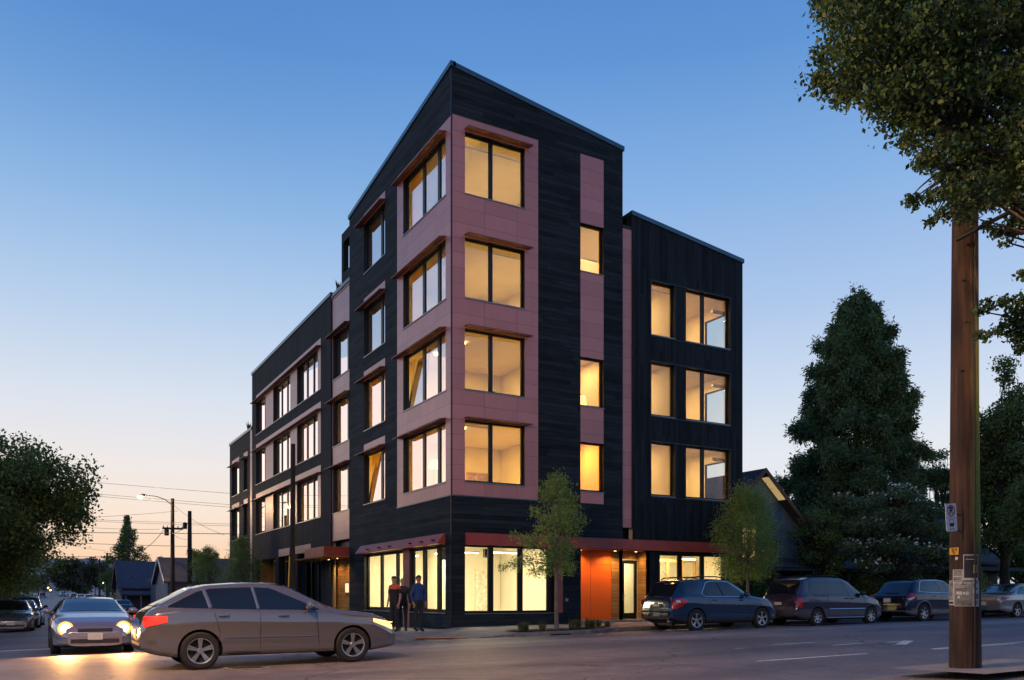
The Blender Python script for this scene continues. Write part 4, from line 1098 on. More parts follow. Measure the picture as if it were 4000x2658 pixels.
# ---- purple-grey minivan
P_van = carpaint('purple_grey_paint', (0.045, 0.037, 0.066), 0.35, 0.24)
P_vanlow = simple('grey_cladding_paint', (0.085, 0.078, 0.095), 0.45, 0.2, 0.1, 5)
def minivan(root, paint, low, rimmat='alloy'):
    c = Car(4.75, 0.965,
        top=[(0, .62), (.03, .80), (.10, 1.00), (.16, 1.12), (.36, 1.52), (.50, 1.66), (.9, 1.735), (1.8, 1.745), (2.5, 1.70), (2.85, 1.58), (3.55, 1.16), (3.7, 1.10), (4.2, 1.00), (4.5, .90), (4.68, .76), (4.75, .60)],
        belt=[(0, .60), (.10, .98), (.4, 1.10), (1.5, 1.09), (2.6, 1.05), (3.6, 1.0), (4.2, .90), (4.75, .58)],
        wroof=[(0, .70), (.2, .78), (.5, .745), (1.2, .74), (2.4, .72), (2.9, .74), (3.6, .80), (4.2, .78), (4.75, .6)],
        plan=[(0, .84), (.06, .91), (.22, .96), (.5, .99), (1.0, 1.0), (3.6, 1.0), (4.2, .95), (4.5, .86), (4.68, .72), (4.75, .60)],
        bot=[(0, .36), (.2, .28), (.5, .22), (4.2, .19), (4.75, .26)], axles=(.98, 3.80), wr=.325)
    c.body(paint, root, trimz=lambda x: .60, trimmat=low)
    wheels(c, root, 0.20, 0.83, 7, 1, rimmat=rimmat)
    c.top_patch(.17, .44, .93, .92, .008, M['carglass'], root, 'rear_window')
    for sg in (-1, 1):
        top = lin([(.62, 1.24), (.68, 1.50), (.80, 1.59), (1.6, 1.615), (2.3, 1.595), (2.72, 1.49), (3.44, 1.12), (3.46, 1.10)]); bo = lin([(.62, 1.20), (.75, 1.125), (1.5, 1.10), (2.6, 1.085), (3.46, 1.075)])
        sw = c.side_patch(xr(.62, 3.46, 36), bo, lambda x: max(top(x), bo(x)+.004), sg, .007, M['carglass'], root, 'side_window')
        c.line([(2.62, 1.09), (2.50, 1.57)], sg, .016, -.004, M['plastic'], sw, 'window_pillar')
        c.line([(1.55, .60), (3.42, .585)], sg, .017, .004, M['chrome'], root, 'side_strip'); c.line([(1.45, .30), (3.4, .28)], sg, .010, .004, M['chrome'], root, 'sill_strip')
        c.line([(1.48, 1.08), (1.52, .30)], sg, .006, -.001, M['plastic'], root, 'door_gap'); c.line([(2.58, 1.07), (2.58, .30)], sg, .006, -.001, M['plastic'], root, 'door_gap'); c.line([(3.38, 1.06), (3.42, .35)], sg, .006, -.001, M['plastic'], root, 'door_gap')
        c.line([(.75, 1.06), (1.55, 1.055)], sg, .012, -.001, M['plastic'], root, 'door_rail')
        mirror(c, root, 3.22, 1.08, sg, M['plastic'], 1.1)
        t = c.side_patch(xr(.05, .24, 8), lambda x: .66, lambda x: min(1.02, c.top(x)-.02), sg, .012, M['tail'], root, 'tail_light')
        c.side_patch(xr(4.34, 4.66, 8), lin([(4.34, .74), (4.66, .62)]), lin([(4.34, .83), (4.66, .74)]), sg, .01, M['clear'], root, 'headlight')
        rl = MB(); rl.tube([(.6, sg*.62, 1.70), (.75, sg*.62, 1.765), (2.2, sg*.60, 1.775), (2.35, sg*.60, 1.71)], .014, 6); rl.build('roof_rail', M['plastic'], root, smooth=True)
    handles(c, root, [(2.44, .955), (2.74, .95)], M['plastic'])
    for x in (1.0, 1.9): mb = MB(); mb.tube([(x, -.62, 1.77), (x, .62, 1.77)], .013, 6); mb.build('roof_bar', M['plastic'], root)
    plate(root, .035, .78); rear_box(c, root, 'plate_recess', M['plastic'], -.40, .40, .69, .87, .004)
    rear_box(c, root, 'bumper', low, -.80, .80, .42, .61, .04); bx(root, 'wiper', M['plastic'], .12, .14, -.3, .2, 1.10, 1.12)
    c.top_patch(2.66, 3.52, .90, .95, .008, M['carglass'], root, 'windscreen')
    return c
r = thing('parked_minivan', 'purple-grey parked minivan with a silver side strip, second from the orange entrance', 'car', (10.95, -3.74, gz(10.95, -3.74)), 0, 'cars parked along the right-hand kerb')
minivan(r, P_van, P_vanlow); r.rotation_euler = (0, -0.0115, 0)

# ---- dark crossover with silver arches
P_dark = carpaint('dark_blue_paint', (0.012, 0.016, 0.034), 0.35, 0.22)
P_arch = simple('silver_arch_trim', (0.22, 0.20, 0.20), 0.45, 0.4, 0.1, 5)
def crossover2(root):
    c = Car(4.57, 0.925,
        top=[(0, .66), (.03, .78), (.08, .98), (.20, 1.10), (.62, 1.52), (.80, 1.61), (1.3, 1.67), (2.0, 1.68), (2.5, 1.63), (2.8, 1.50), (3.3, 1.20), (3.42, 1.13), (4.1, 1.04), (4.4, .94), (4.52, .8), (4.57, .62)],
        belt=[(0, .64), (.1, .98), (.5, 1.10), (1.4, 1.10), (2.6, 1.06), (3.3, 1.03), (4.1, .96), (4.57, .6)],
        wroof=[(0, .72), (.2, .80), (.6, .72), (1.2, .71), (2.4, .70), (2.9, .75), (3.4, .80), (4.1, .80), (4.57, .62)],
        plan=[(0, .82), (.06, .90), (.20, .95), (.5, .985), (1.0, 1.0), (3.6, 1.0), (4.1, .96), (4.4, .87), (4.52, .74), (4.57, .62)],
        bot=[(0, .36), (.2, .28), (.5, .22), (4.0, .20), (4.57, .32)], axles=(.93, 3.64), wr=.355)
    c.body(P_dark, root, trimz=lambda x: .46, trimmat=P_arch)
    wheels(c, root, 0.215, 0.81, 6, 1)
    c.top_patch(.22, .66, .90, .90, .008, M['carglass'], root, 'rear_window')
    for sg in (-1, 1):
        top = lin([(.72, 1.20), (.95, 1.50), (1.1, 1.565), (2.1, 1.58), (2.45, 1.53), (3.06, 1.14), (3.08, 1.12)]); bo = lin([(.72, 1.165), (1.5, 1.13), (3.08, 1.09)])
        sw = c.side_patch(xr(.72, 3.08, 30), bo, lambda x: max(top(x), bo(x)+.004), sg, .006, M['carglass'], root, 'side_window')
        c.line([(.68, 1.16), (1.5, 1.118), (3.1, 1.075)], sg, .016, .008, M['chrome'], sw, 'window_trim'); c.line([(.68, 1.16), (.94, 1.52), (1.1, 1.582), (2.1, 1.598), (2.47, 1.545), (3.1, 1.08)], sg, .014, .008, M['chrome'], sw, 'window_trim')
        c.line([(1.10, 1.15), (1.02, 1.55)], sg, .03, -.01, P_arch, sw, 'window_pillar'); c.line([(2.02, 1.12), (1.92, 1.57)], sg, .045, -.02, P_arch, sw, 'window_pillar')
        for g in ([(1.30, 1.11), (1.42, .5)], [(2.0, 1.08), (2.0, .42)], [(3.02, 1.07), (3.05, .42)]): c.line(g, sg, .006, -.001, M['plastic'], root, 'door_gap')
        for ax in c.axles:
            c.line([(ax+.46*math.cos(a), .36+.46*math.sin(a)) for a in [math.pi*i/16 for i in range(17)]], sg, .03, -.012, P_arch, root, 'arch_trim')
        mirror(c, root, 2.88, 1.09, sg, P_dark, 1.0)
        t = c.side_patch(xr(.05, .50, 10), lin([(.05, .84), (.2, .86), (.5, .99)]), lin([(.05, 1.0), (.3, 1.12), (.5, 1.10)]), sg, .014, M['tail'], root, 'tail_light')
        c.side_patch(xr(.08, .36, 8), lin([(.08, .84), (.36, .92)]), lin([(.08, .91), (.36, .965)]), sg, .02, M['clear'], t, 'reversing_lens')
        c.side_patch(xr(4.1, 4.46, 8), lin([(4.1, .84), (4.46, .70)]), lin([(4.1, .90), (4.46, .84)]), sg, .01, M['clear'], root, 'headlight')
        bx(root, 'rear_reflector', M['tail'], -.004, .02, sg*.5, sg*.6, .55, .61)
    handles(c, root, [(1.55, .99), (2.74, .97)], P_dark)
    plate(root, .012, .84, y=.05); rear_box(c, root, 'chrome_strip', M['chrome'], -.62, .62, .675, .705, .03); rear_box(c, root, 'bumper_strip', P_arch, -.70, .70, .42, .46, .03)
    bx(root, 'wiper', M['plastic'], .18, .2, -.3, .25, 1.10, 1.13)
    c.top_patch(2.58, 3.28, .90, .95, .008, M['carglass'], root, 'windscreen')
    return c
r = thing('parked_crossover', 'dark parked crossover with pale wheel arches, half hidden by the big wooden pole', 'car', (16.95, -3.72, gz(16.95, -3.7)), 0, 'cars parked along the right-hand kerb')
crossover2(r); r.rotation_euler = (0, -0.0115, 0)

# ---- sedans
def sedan(root, paint, front_lit=False, roof=1.47, rimr=.22, tail='tail', spokes=5):
    k = roof-1.47
    c = Car(4.80, 0.91,
        top=[(0, .70), (.03, .90), (.10, .985), (.55, 1.04), (.75, 1.08), (1.45, 1.38+k), (1.75, 1.445+k), (2.25, 1.47+k), (2.7, 1.43+k), (3.0, 1.32+k*.8), (3.62, 1.02), (3.75, .98), (4.3, .89), (4.62, .78), (4.76, .66), (4.80, .52)],
        belt=[(0, .68), (.1, .94), (.7, .98), (1.5, .97), (2.6, .94), (3.6, .91), (4.3, .82), (4.8, .5)],
        wroof=[(0, .78), (.55, .82), (.8, .78), (1.5, .66), (2.5, .65), (3.0, .70), (3.65, .80), (4.3, .80), (4.8, .62)],
        plan=[(0, .80), (.06, .88), (.25, .95), (.6, .985), (1.2, 1.0), (3.6, 1.0), (4.2, .965), (4.55, .87), (4.72, .75), (4.80, .62)],
        bot=[(0, .34), (.2, .26), (.5, .20), (4.2, .18), (4.8, .24)], axles=(1.03, 3.80), wr=.325)
    c.body(paint, root); wheels(c, root, rimr, 0.785, spokes, 1)
    c.top_patch(.86, 1.52, .86, .88, .008, M['carglass'], root, 'rear_window'); c.top_patch(2.72, 3.60, .90, .93, .008, M['carglass'], root, 'windscreen')
    for sg in (-1, 1):
        top = lin([(1.10, 1.03), (1.55, 1.29+k), (1.8, 1.36+k), (2.3, 1.375+k), (2.7, 1.32+k*.9), (3.36, .99), (3.38, .97)]); bo = lin([(1.10, 1.01), (2.2, .985), (3.38, .955)])
        sw = c.side_patch(xr(1.10, 3.38, 28), bo, lambda x: max(top(x), bo(x)+.004), sg, .006, M['carglass'], root, 'side_window')
        c.line([(2.25, .98), (2.15, 1.37+k)], sg, .028, -.008, M['plastic'], sw, 'window_pillar')
        for g in ([(1.42, .97), (1.50, .6), (1.42, .40)], [(2.25, .95), (2.25, .32)], [(3.3, .94), (3.34, .34)]): c.line(g, sg, .006, -.001, M['plastic'], root, 'door_gap')
        mirror(c, root, 3.14, .97, sg, paint, .95)
        c.side_patch(xr(.05, .42, 10), lin([(.05, .74), (.42, .84)]), lin([(.05, .90), (.42, .90)]), sg, .012, M[tail], root, 'tail_light')
        hl = c.side_patch(xr(4.22, 4.70, 10), lin([(4.22, .74), (4.7, .58)]), lin([(4.22, .78), (4.7, .70)]), sg, .012, M['clear'], root, 'headlight')
    handles(c, root, [(1.6, .88), (2.72, .86)], paint)
    plate(root, -.004, .62); plate(root, 4.80, .46, face=1); rear_box(c, root, 'boot_gap', M['plastic'], -.55, .55, .93, .94, .003)
    bx(root, 'grille', M['plastic'], 4.74, 4.806, -.36, .36, .56, .64); bx(root, 'air_intake', M['plastic'], 4.74, 4.806, -.5, .5, .30, .40)
    return c
P_gold = carpaint('pale_silver_paint', (0.40, 0.37, 0.35), 0.6, 0.3)
P_silver = carpaint('silver_paint', (0.42, 0.42, 0.45), 0.65, 0.3)
P_grey = carpaint('grey_paint', (0.17, 0.18, 0.20), 0.6, 0.3)
P_black = carpaint('black_paint', (0.012, 0.013, 0.016), 0.2, 0.25)
P_lav = carpaint('pale_lavender_paint', (0.33, 0.30, 0.36), 0.5, 0.3)
r = thing('parked_sedan', 'pale silver parked sedan at the right edge of the photo beyond the big wooden pole', 'car', (23.15, -3.68, gz(23.15, -3.7)), 0, 'cars parked along the right-hand kerb')
sedan(r, P_gold); r.rotation_euler = (0, -0.0115, 0)

# ---- silver estate crossing the junction
def estate(root, paint):
    c = Car(4.45, 0.89,
        top=[(0, .66), (.03, .86), (.10, .98), (.30, 1.10), (.80, 1.36), (1.05, 1.42), (1.7, 1.46), (2.1, 1.455), (2.45, 1.38), (3.15, 1.02), (3.3, .975), (3.95, .88), (4.25, .78), (4.40, .66), (4.45, .52)],
        belt=[(0, .64), (.1, .93), (.6, .99), (1.5, .97), (2.4, .93), (3.2, .91), (3.95, .82), (4.45, .5)],
        wroof=[(0, .76), (.3, .78), (.8, .68), (1.5, .67), (2.2, .66), (2.6, .70), (3.2, .80), (3.95, .80), (4.45, .62)],
        plan=[(0, .80), (.06, .88), (.25, .95), (.6, .985), (1.2, 1.0), (3.3, 1.0), (3.9, .965), (4.2, .87), (4.38, .75), (4.45, .62)],
        bot=[(0, .34), (.2, .26), (.5, .20), (3.9, .18), (4.45, .24)], axles=(.90, 3.52), wr=.315)
    c.body(paint, root); wheels(c, root, .215, 0.765, 5, 0)
    c.top_patch(.24, .84, .88, .88, .008, M['carglass'], root, 'rear_window'); c.top_patch(2.18, 3.12, .90, .93, .008, M['carglass'], root, 'windscreen')
    for sg in (-1, 1):
        top = lin([(.42, 1.06), (.9, 1.30), (1.1, 1.345), (1.8, 1.365), (2.1, 1.345), (2.9, .985), (2.92, .97)]); bo = lin([(.42, 1.04), (1.6, .99), (2.92, .955)])
        sw = c.side_patch(xr(.42, 2.92, 30), bo, lambda x: max(top(x), bo(x)+.004), sg, .006, M['carglass'], root, 'side_window')
        c.line([(1.86, .98), (1.80, 1.36)], sg, .030, -.008, paint, sw, 'window_pillar'); c.line([(1.08, 1.01), (1.0, 1.32)], sg, .034, -.008, paint, sw, 'window_pillar')
        for g in ([(1.12, .98), (1.22, .6), (1.15, .40)], [(1.88, .95), (1.88, .32)], [(2.85, .94), (2.90, .34)]): c.line(g, sg, .006, -.001, M['plastic'], root, 'door_gap')
        c.line([(1.3, .52), (2.85, .50)], sg, .016, -.004, paint, root, 'door_moulding')
        mirror(c, root, 2.68, .97, sg, paint, .95)
        t = c.side_patch(xr(.04, .40, 10), lin([(.04, .72), (.4, .80)]), lin([(.04, .90), (.4, .90)]), sg, .012, M['tail_lit'], root, 'tail_light')
        hl = c.side_patch(xr(3.92, 4.36, 10), lin([(3.92, .72), (4.36, .56)]), lin([(3.92, .78), (4.36, .70)]), sg, .012, M['amber_lit'], root, 'headlight')
    handles(c, root, [(1.28, .88), (2.28, .86)], paint)
    plate(root, -.004, .60); bx(root, 'bumper_strip', M['plastic'], -.006, .05, -.6, .6, .42, .46)
    bx(root, 'grille', M['plastic'], 4.40, 4.456, -.32, .32, .56, .64)
    return c
M['tail_lit'] = emis('tail_light_lit', (1.0, 0.03, 0.01), 1.0, (0.4, 0.01, 0.01))
M['amber_lit'] = emis('side_light_lit', (1.0, 0.50, 0.12), 3.0, (0.6, 0.4, 0.2))
ex, ey = -10.45, -9.65
r = thing('moving_car', 'silver estate car crossing the junction in front of the shop windows', 'car', (ex, ey, gz(ex, ey)), 0)
estate(r, carpaint('estate_silver_paint', (0.20, 0.19, 0.20), 0.6, 0.22)); r.rotation_euler = (0, -0.0115, 0)

# ---- oncoming low coupe with headlights on
M['headlit'] = emis('headlight_lit', (1.0, 0.74, 0.36), 5)
M['headhalo'] = emis('headlight_halo', (1.0, 0.45, 0.08), 1.6)  # glowing amber ring stands in for the orange halo round each headlamp
def coupe(root, paint):
    c = sedan(root, paint, roof=1.36)
    for sg in (-1, 1):
        mb = MB(); mb.lathe([(0, 0.03), (.08, 0.026), (.12, 0.0)], axis='x', c=(4.71, sg*.60, .64), n=18)
        h = mb.build('headlamp', M['headlit'], root, smooth=True)
        mb = MB(); mb.lathe([(.115, 0.012), (.165, -.005)], axis='x', c=(4.71, sg*.60, .64), n=18); mb.build('headlamp_halo', M['headhalo'], h, smooth=True)
        L = bpy.data.lights.new('headlamp_beam', 'SPOT'); L.energy = 420; L.color = (1.0, 0.46, 0.13); L.spot_size = rad(120); L.spot_blend = 0.8; L.shadow_soft_size = 0.08
        lo = bpy.data.objects.new('headlamp_beam', L); COL.objects.link(lo); lo.parent = root; lo.location = (4.90, sg*.60, .64); lo.rotation_euler = (0, rad(-83), 0)
        bx(root, 'bonnet_line', paint, 3.75, 3.76, sg*.2, sg*.21, .9, .905) if False else None
    return c
r = thing('oncoming_car', 'low lavender-grey car facing the junction with both headlights glowing', 'car', (-10.72, -3.6+4.8, gz(-10.72, 0)), rad(-90))
coupe(r, P_lav); r.location.z = base(-10.7, -2)-0.02

# ---- parked on the far (west) kerb, noses toward us
def park_west(y, fn, lab, *a, **k):
    x = {16.8: -12.78, 22.6: -12.5}.get(y, -12.32); L = 4.8
    r = thing('parked_car', lab, 'car', (x, y+L, base(x, y+2.4)-0.01), rad(-90), 'cars parked along the left-hand kerb')
    fn(r, *a, **k); return r
park_west(16.8, sedan, 'grey sedan at the far left edge, nearest of the cars parked there', P_grey)
park_west(22.6, sedan, 'dark sedan parked at the left kerb behind the grey sedan', P_black, roof=1.5)
rs = park_west(28.6, minivan, 'pale blue-grey van parked at the left kerb behind two sedans', carpaint('pale_blue_grey_paint', (0.28, 0.31, 0.36), 0.5, 0.3), carpaint('pale_blue_grey_paint_low', (0.24, 0.27, 0.31), 0.5, 0.3))
park_west(35.0, sedan, 'silver sedan parked at the left kerb beyond the pale van', P_silver, roof=1.5)
# ---- parked on the near side of the side street, tails toward us
def park_east(y, fn, lab, *a, **k):
    x = -4.45
    r = thing('parked_car', lab, 'car', (x, y, base(x, y+2)-0.01), rad(90), 'cars parked along the side street by the building')
    fn(r, *a, **k); return r
P_white = carpaint('white_paint', (0.62, 0.63, 0.65), 0.1, 0.3)
wv = park_east(18.7, minivan, 'tall white van parked in the side street behind the crossing car', P_white, P_white); wv.scale = (1.05, 1.0, 1.18)
s1 = park_east(24.6, sedan, 'black sedan parked in the side street beyond the white van', P_black, roof=1.55)
s2 = park_east(30.3, sedan, 'dark grey sedan parked in the side street under the street lamp', P_grey, roof=1.5)
far = thing('parked_car', 'small dark parked car by the stop sign', 'car', (-4.45, 62.0, base(-4.45, 64)), rad(90), 'cars parked along the side street by the building')
for src in list(s1.children):
    c_ = src.copy(); COL.objects.link(c_); c_.parent = far
    for g_ in list(src.children):
        d_ = g_.copy(); COL.objects.link(d_); d_.parent = c_
dup(s2, (-4.45, 68.5, base(-4.45, 70)), label='small grey parked car beyond the stop sign', group='cars parked along the side street by the building')
# tiny far cars
def gfar(px, d):
    q = (px-2000)/f_px0; return CX0+(q*math.cos(yaw0)+math.sin(yaw0))*d, CY0+(-q*math.sin(yaw0)+math.cos(yaw0))*d
f_px0 = 3320.0; yaw0 = rad(29.424); CX0, CY0 = -11.9716, -25.2796
for px, d, src, rz, lab in ((167, 230, s2, -90, 'tiny pale car far down the street on the left'), (245, 260, s2, -90, 'tiny silver car far down the street in the middle'), (290, 190, s1, 90, 'tiny dark pickup-sized car far down the street'), (318, 165, s2, 90, 'tiny reddish-lit car far down the street beside the dark one'), (350, 150, s1, 90, 'tiny black car far down the street, nearest of the distant cars')):
    X, Y = gfar(px, d); dup(src, (X, Y, base(X, Y)), rad(rz), lab, 'distant cars far down the street')
# ------------------------------------------------------------------ vegetation
def pt(px, py, d):
    """place in the world seen at that direction, d metres away along the view axis"""
    X, Y = gfar(px, d); return Vector((X, Y, 1.19+(2330.5-py)/3320.0*d))
def leaves(name, centers, size, mat, parent, seed=0, aspect=0.55, droop=0.0, curl=True, flat=0.0, split=None):
    """one leaf = two triangles-pairs folded on the midrib; numpy built"""
    r = np.random.default_rng(seed); c = np.asarray(centers, dtype=np.float64); n = len(c)
    d = r.normal(size=(n, 3)); d[:, 2] = d[:, 2]*(1-flat)-droop; d /= np.linalg.norm(d, axis=1)[:, None]
    a = r.normal(size=(n, 3)); a[:, 2] += flat*2.0; s = np.cross(d, a); s /= np.linalg.norm(s, axis=1)[:, None]+1e-9
    nn = np.cross(d, s)
    L = size*r.uniform(0.65, 1.35, n)[:, None]; W = L*aspect
    v = np.empty((n, 4, 3))
    v[:, 0] = c - d*L*0.5; v[:, 1] = c + s*W*0.5 + nn*W*0.12; v[:, 2] = c + d*L*0.5; v[:, 3] = c - s*W*0.5 + nn*W*0.12
    me = bpy.data.meshes.new(name); me.vertices.add(n*4); me.vertices.foreach_set('co', v.reshape(-1))
    me.loops.add(n*4); me.loops.foreach_set('vertex_index', np.arange(n*4, dtype=np.int32))
    me.polygons.add(n); me.polygons.foreach_set('loop_start', np.arange(0, n*4, 4, dtype=np.int32))
    me.update(calc_edges=True)
    return link(name, me, mat, parent)
def scatter(cl, per, seed=0, squash=0.8):
    """cl: list of (x, y, z, radius) clumps -> leaf centres, denser toward each clump's shell"""
    r = np.random.default_rng(seed); out = []
    for (x, y, z, R_) in cl:
        k = max(4, int(per*R_*R_)); u = r.normal(size=(k, 3)); u /= np.linalg.norm(u, axis=1)[:, None]
        rad_ = R_*np.clip(r.normal(0.72, 0.25, k), 0.05, 1.35)[:, None]
        p = u*rad_; p[:, 2] *= squash
        out.append(p+np.array([x, y, z]))
    return np.concatenate(out)
def limb(mb, p, q, r0, r1, rnd, sag=0.12, n=5, k=6):
    p, q = Vector(p), Vector(q); L = (q-p).length; pts = []; rs = []
    o1 = Vector((rnd.uniform(-1, 1), rnd.uniform(-1, 1), rnd.uniform(0.2, 1)))*L*sag
    for i in range(n+1):
        t = i/n; pts.append(p.lerp(q, t)+o1*math.sin(math.pi*t)+Vector((rnd.uniform(-1, 1), rnd.uniform(-1, 1), rnd.uniform(-1, 1)))*L*0.02*(0 < i < n)); rs.append(r0+(r1-r0)*t)
    mb.tube(pts, rs, k); return pts
def tree(name, lab, loc, h, trunk_h, trunk_r, clumps, per, leaf, lmat, bmat, seed, group=None, squash=0.85, aspect=0.55, droop=0.1, cat='tree', limbs=True, flat=0.0, extra=None):
    """clumps are relative to the foot of the tree"""
    root = thing(name, lab, cat, loc, 0, group); rnd = random.Random(seed); mb = MB()
    tp = [Vector((0, 0, -0.15)), Vector((0, 0, trunk_h*0.5))+Vector((rnd.uniform(-1, 1), rnd.uniform(-1, 1), 0))*0.03*trunk_h*0.3, Vector((0, 0, trunk_h)), Vector((rnd.uniform(-.1, .1)*h*.1, rnd.uniform(-.1, .1)*h*.1, trunk_h+(h-trunk_h)*0.55))]
    mb.tube(tp, [trunk_r*1.25, trunk_r, trunk_r*0.8, trunk_r*0.25], 10)
    if limbs:
        for (x, y, z, R_) in clumps:
            s = rnd.uniform(0.55, 1.0); zz = min(trunk_h+(z-trunk_h)*0.25*s, h*0.7)
            base_p = Vector((0, 0, max(trunk_h*0.75, zz)))
            limb(mb, base_p, (x, y, z), trunk_r*0.32, trunk_r*0.06, rnd, 0.08)
            for k in range(2):
                q = Vector((x, y, z)); e = q+Vector((rnd.uniform(-1, 1), rnd.uniform(-1, 1), rnd.uniform(-.5, .8)))*R_*0.9
                limb(mb, q.lerp(base_p, 0.25), e, trunk_r*0.1, trunk_r*0.03, rnd, 0.1, 3, 5)
    mb.build('trunk', bmat, root, smooth=True, angle=60)
    c = scatter(clumps, per, seed, squash)
    leaves('crown', c, leaf, lmat, root, seed, aspect, droop, flat=flat)
    if extra: extra(root, clumps)
    return root
def ell_clumps(n, cz, rx, ry, rz, rnd, rmin, rmax, shell=0.55, cut=-0.8):
    out = []
    while len(out) < n:
        v = Vector((rnd.gauss(0, 1), rnd.gauss(0, 1), rnd.gauss(0, 1))).normalized()
        if v.z < cut: continue
        t = rnd.uniform(shell, 1.0)
        out.append((v.x*rx*t, v.y*ry*t, cz+v.z*rz*t, rnd.uniform(rmin, rmax)))
    return out
M['leaf_street'] = leafmat('honey_locust_leaf', (0.085, 0.16, 0.034), (0.32, 0.47, 0.12), 0.5)
M['leaf_dark'] = leafmat('dark_broadleaf', (0.045, 0.085, 0.024), (0.22, 0.31, 0.085), 0.5)
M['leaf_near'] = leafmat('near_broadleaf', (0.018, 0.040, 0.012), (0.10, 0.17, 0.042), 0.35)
M['leaf_con'] = leafmat('cedar_spray', (0.034, 0.080, 0.034), (0.18, 0.27, 0.095), 0.3)
M['leaf_dog'] = leafmat('dogwood_leaf', (0.040, 0.075, 0.030), (0.17, 0.24, 0.10), 0.4)
M['leaf_far'] = leafmat('far_broadleaf', (0.045, 0.050, 0.028), (0.12, 0.12, 0.055), 0.3)
M['petal'] = simple('white_petal', (0.70, 0.76, 0.68), 0.6, 0, 0.1, 5)
M['grass'] = leafmat('ornamental_grass_blade', (0.035, 0.05, 0.012), (0.12, 0.14, 0.04))

def street_tree(X, Y, h, th, rw, lab, seed, per=2000, side=None, leaf=0.085):
    rnd = random.Random(seed); z0 = base(X, Y)+0.16
    cl = []
    n = 34
    for i in range(n):
        t = (i+0.5)/n; zz = th*0.9+(h-th*0.9)*t
        prof = math.sin(math.pi*min(1, (t*0.92+0.10)))**0.8*(1-0.25*t)
        a = i*2.4+rnd.uniform(-.4, .4); rr = rw*prof*rnd.uniform(0.35, 0.95)
        cl.append((math.cos(a)*rr, math.sin(a)*rr, zz+rnd.uniform(-.1, .1), rnd.uniform(0.26, 0.48)*rw/1.0))
    cl.append((0, 0, h-0.1, 0.16*rw)); cl.append((0.03, 0, h-0.45, 0.25*rw))
    if side: cl += side
    return tree('street_tree', lab, (X, Y, z0), h, th, 0.062, cl, per, leaf, M['leaf_street'], M['bark_pale'], seed, 'young street trees', 0.8, 0.34, 0.15)
street_tree(2.15, -3.05, 4.75, 2.0, 1.02, 'young street tree in front of the dark panel beside the shop window', 11,
            side=[(-1.35, 0.1, 2.0, .28), (-1.75, 0.2, 1.9, .22), (-1.0, 0.1, 2.2, .3), (-1.15, -.1, 2.75, .3), (-1.45, .1, 2.9, .2), (-.8, 0, 1.85, .3)])
street_tree(11.65, -1.6, 4.75, 2.0, 1.55, 'young street tree at the right end of the building behind the minivan', 12)
street_tree(-1.9, 23.0, 4.6, 1.4, 1.25, 'young street tree nearest the far low block of the building', 13, per=1500)
street_tree(-2.2, 31.5, 4.5, 1.3, 1.3, 'young street tree left of the far block, beside the stub pole', 14, per=1500)

# ornamental grass tufts in the planting strip
for i, (x, y, s) in enumerate(((0.65, -3.45, .8), (0.95, -3.2, .75), (1.55, -3.2, .8), (2.65, -3.15, .85), (3.0, -3.0, .8), (3.4, -2.9, .9), (3.7, -2.75, .85), (4.15, -2.45, .75), (4.7, -2.2, .55))):
    rnd = random.Random(100+i); mb = MB(); z0 = base(x, y)+0.16
    for k in range(90):
        a = rnd.uniform(0, 6.283); lean = rnd.uniform(0.05, 0.6); hh = s*rnd.uniform(.25, .5); b0 = Vector((math.cos(a)*rnd.uniform(0, .1), math.sin(a)*rnd.uniform(0, .1), 0))
        d = Vector((math.cos(a), math.sin(a), 0)); wv_ = Vector((-d.y, d.x, 0))*0.007
        p1 = b0+d*lean*hh*0.4+Vector((0, 0, hh*0.65)); p2 = b0+d*lean*hh*1.1+Vector((0, 0, hh*(1-lean*0.5)))
        mb.add([b0-wv_, b0+wv_, p1+wv_*.8, p1-wv_*.8, p2], [(0, 1, 2, 3), (3, 2, 4)])
    o = mb.build('grass_tuft', M['grass']); o.location = (x, y, z0)
    tag(o, ['grass tuft at the left end of the planting strip', 'second grass tuft from the left in the planting strip', 'grass tuft just left of the young tree trunk', 'grass tuft just right of the young tree trunk', 'grass tuft in the dense middle right of the planting strip', 'grass tuft in front of the dark wall end', 'grass tuft left of the orange entrance', 'grass tuft before the orange entrance', 'small grass tuft at the right end of the planting strip'][i], 'grass', 'ornamental grass tufts in the planting strip')
mb = MB()
pl = [(0.45, -3.5), (1.9, -3.5), (3.3, -3.2), (4.7, -2.42), (5.0, -1.95), (3.4, -2.2), (0.5, -2.6)]
mb.poly([(x, y, base(x, y)+0.195) for x, y in pl]); o = mb.build('planting_bed', M['soil']); tag(o, kind='structure')

# big broadleaf trees on the far side of the side street
def left_tree(X, Y, h, cz, rx, rz, n, lab, seed, per=520, leaf=0.16):
    rnd = random.Random(seed); cl = ell_clumps(n, cz, rx, rx, rz, rnd, 0.65, 1.25, 0.35, -0.95)
    return tree('broadleaf_tree', lab, (X, Y, base(X, Y)), h, 2.4, 0.2, cl, per, leaf, M['leaf_dark'], M['bark'], seed, 'trees along the left kerb', 0.8, 0.6, 0.25)
left_tree(-15.3, 18.5, 9.2, 5.5, 6.0, 3.75, 175, 'big leafy tree at the left edge reaching over the parked cars', 21)
left_tree(-14.6, 35.0, 8.4, 5.0, 4.6, 3.4, 90, 'second big leafy tree behind the one at the left edge', 22, 420)
left_tree(-15.5, 55.0, 8.0, 4.6, 4.4, 3.4, 60, 'third leafy tree further down the left kerb', 23, 260, 0.22)
left_tree(-15.5, 80.0, 8.0, 4.6, 4.4, 3.6, 40, 'fourth leafy tree small in the distance on the left', 24, 160, 0.28)

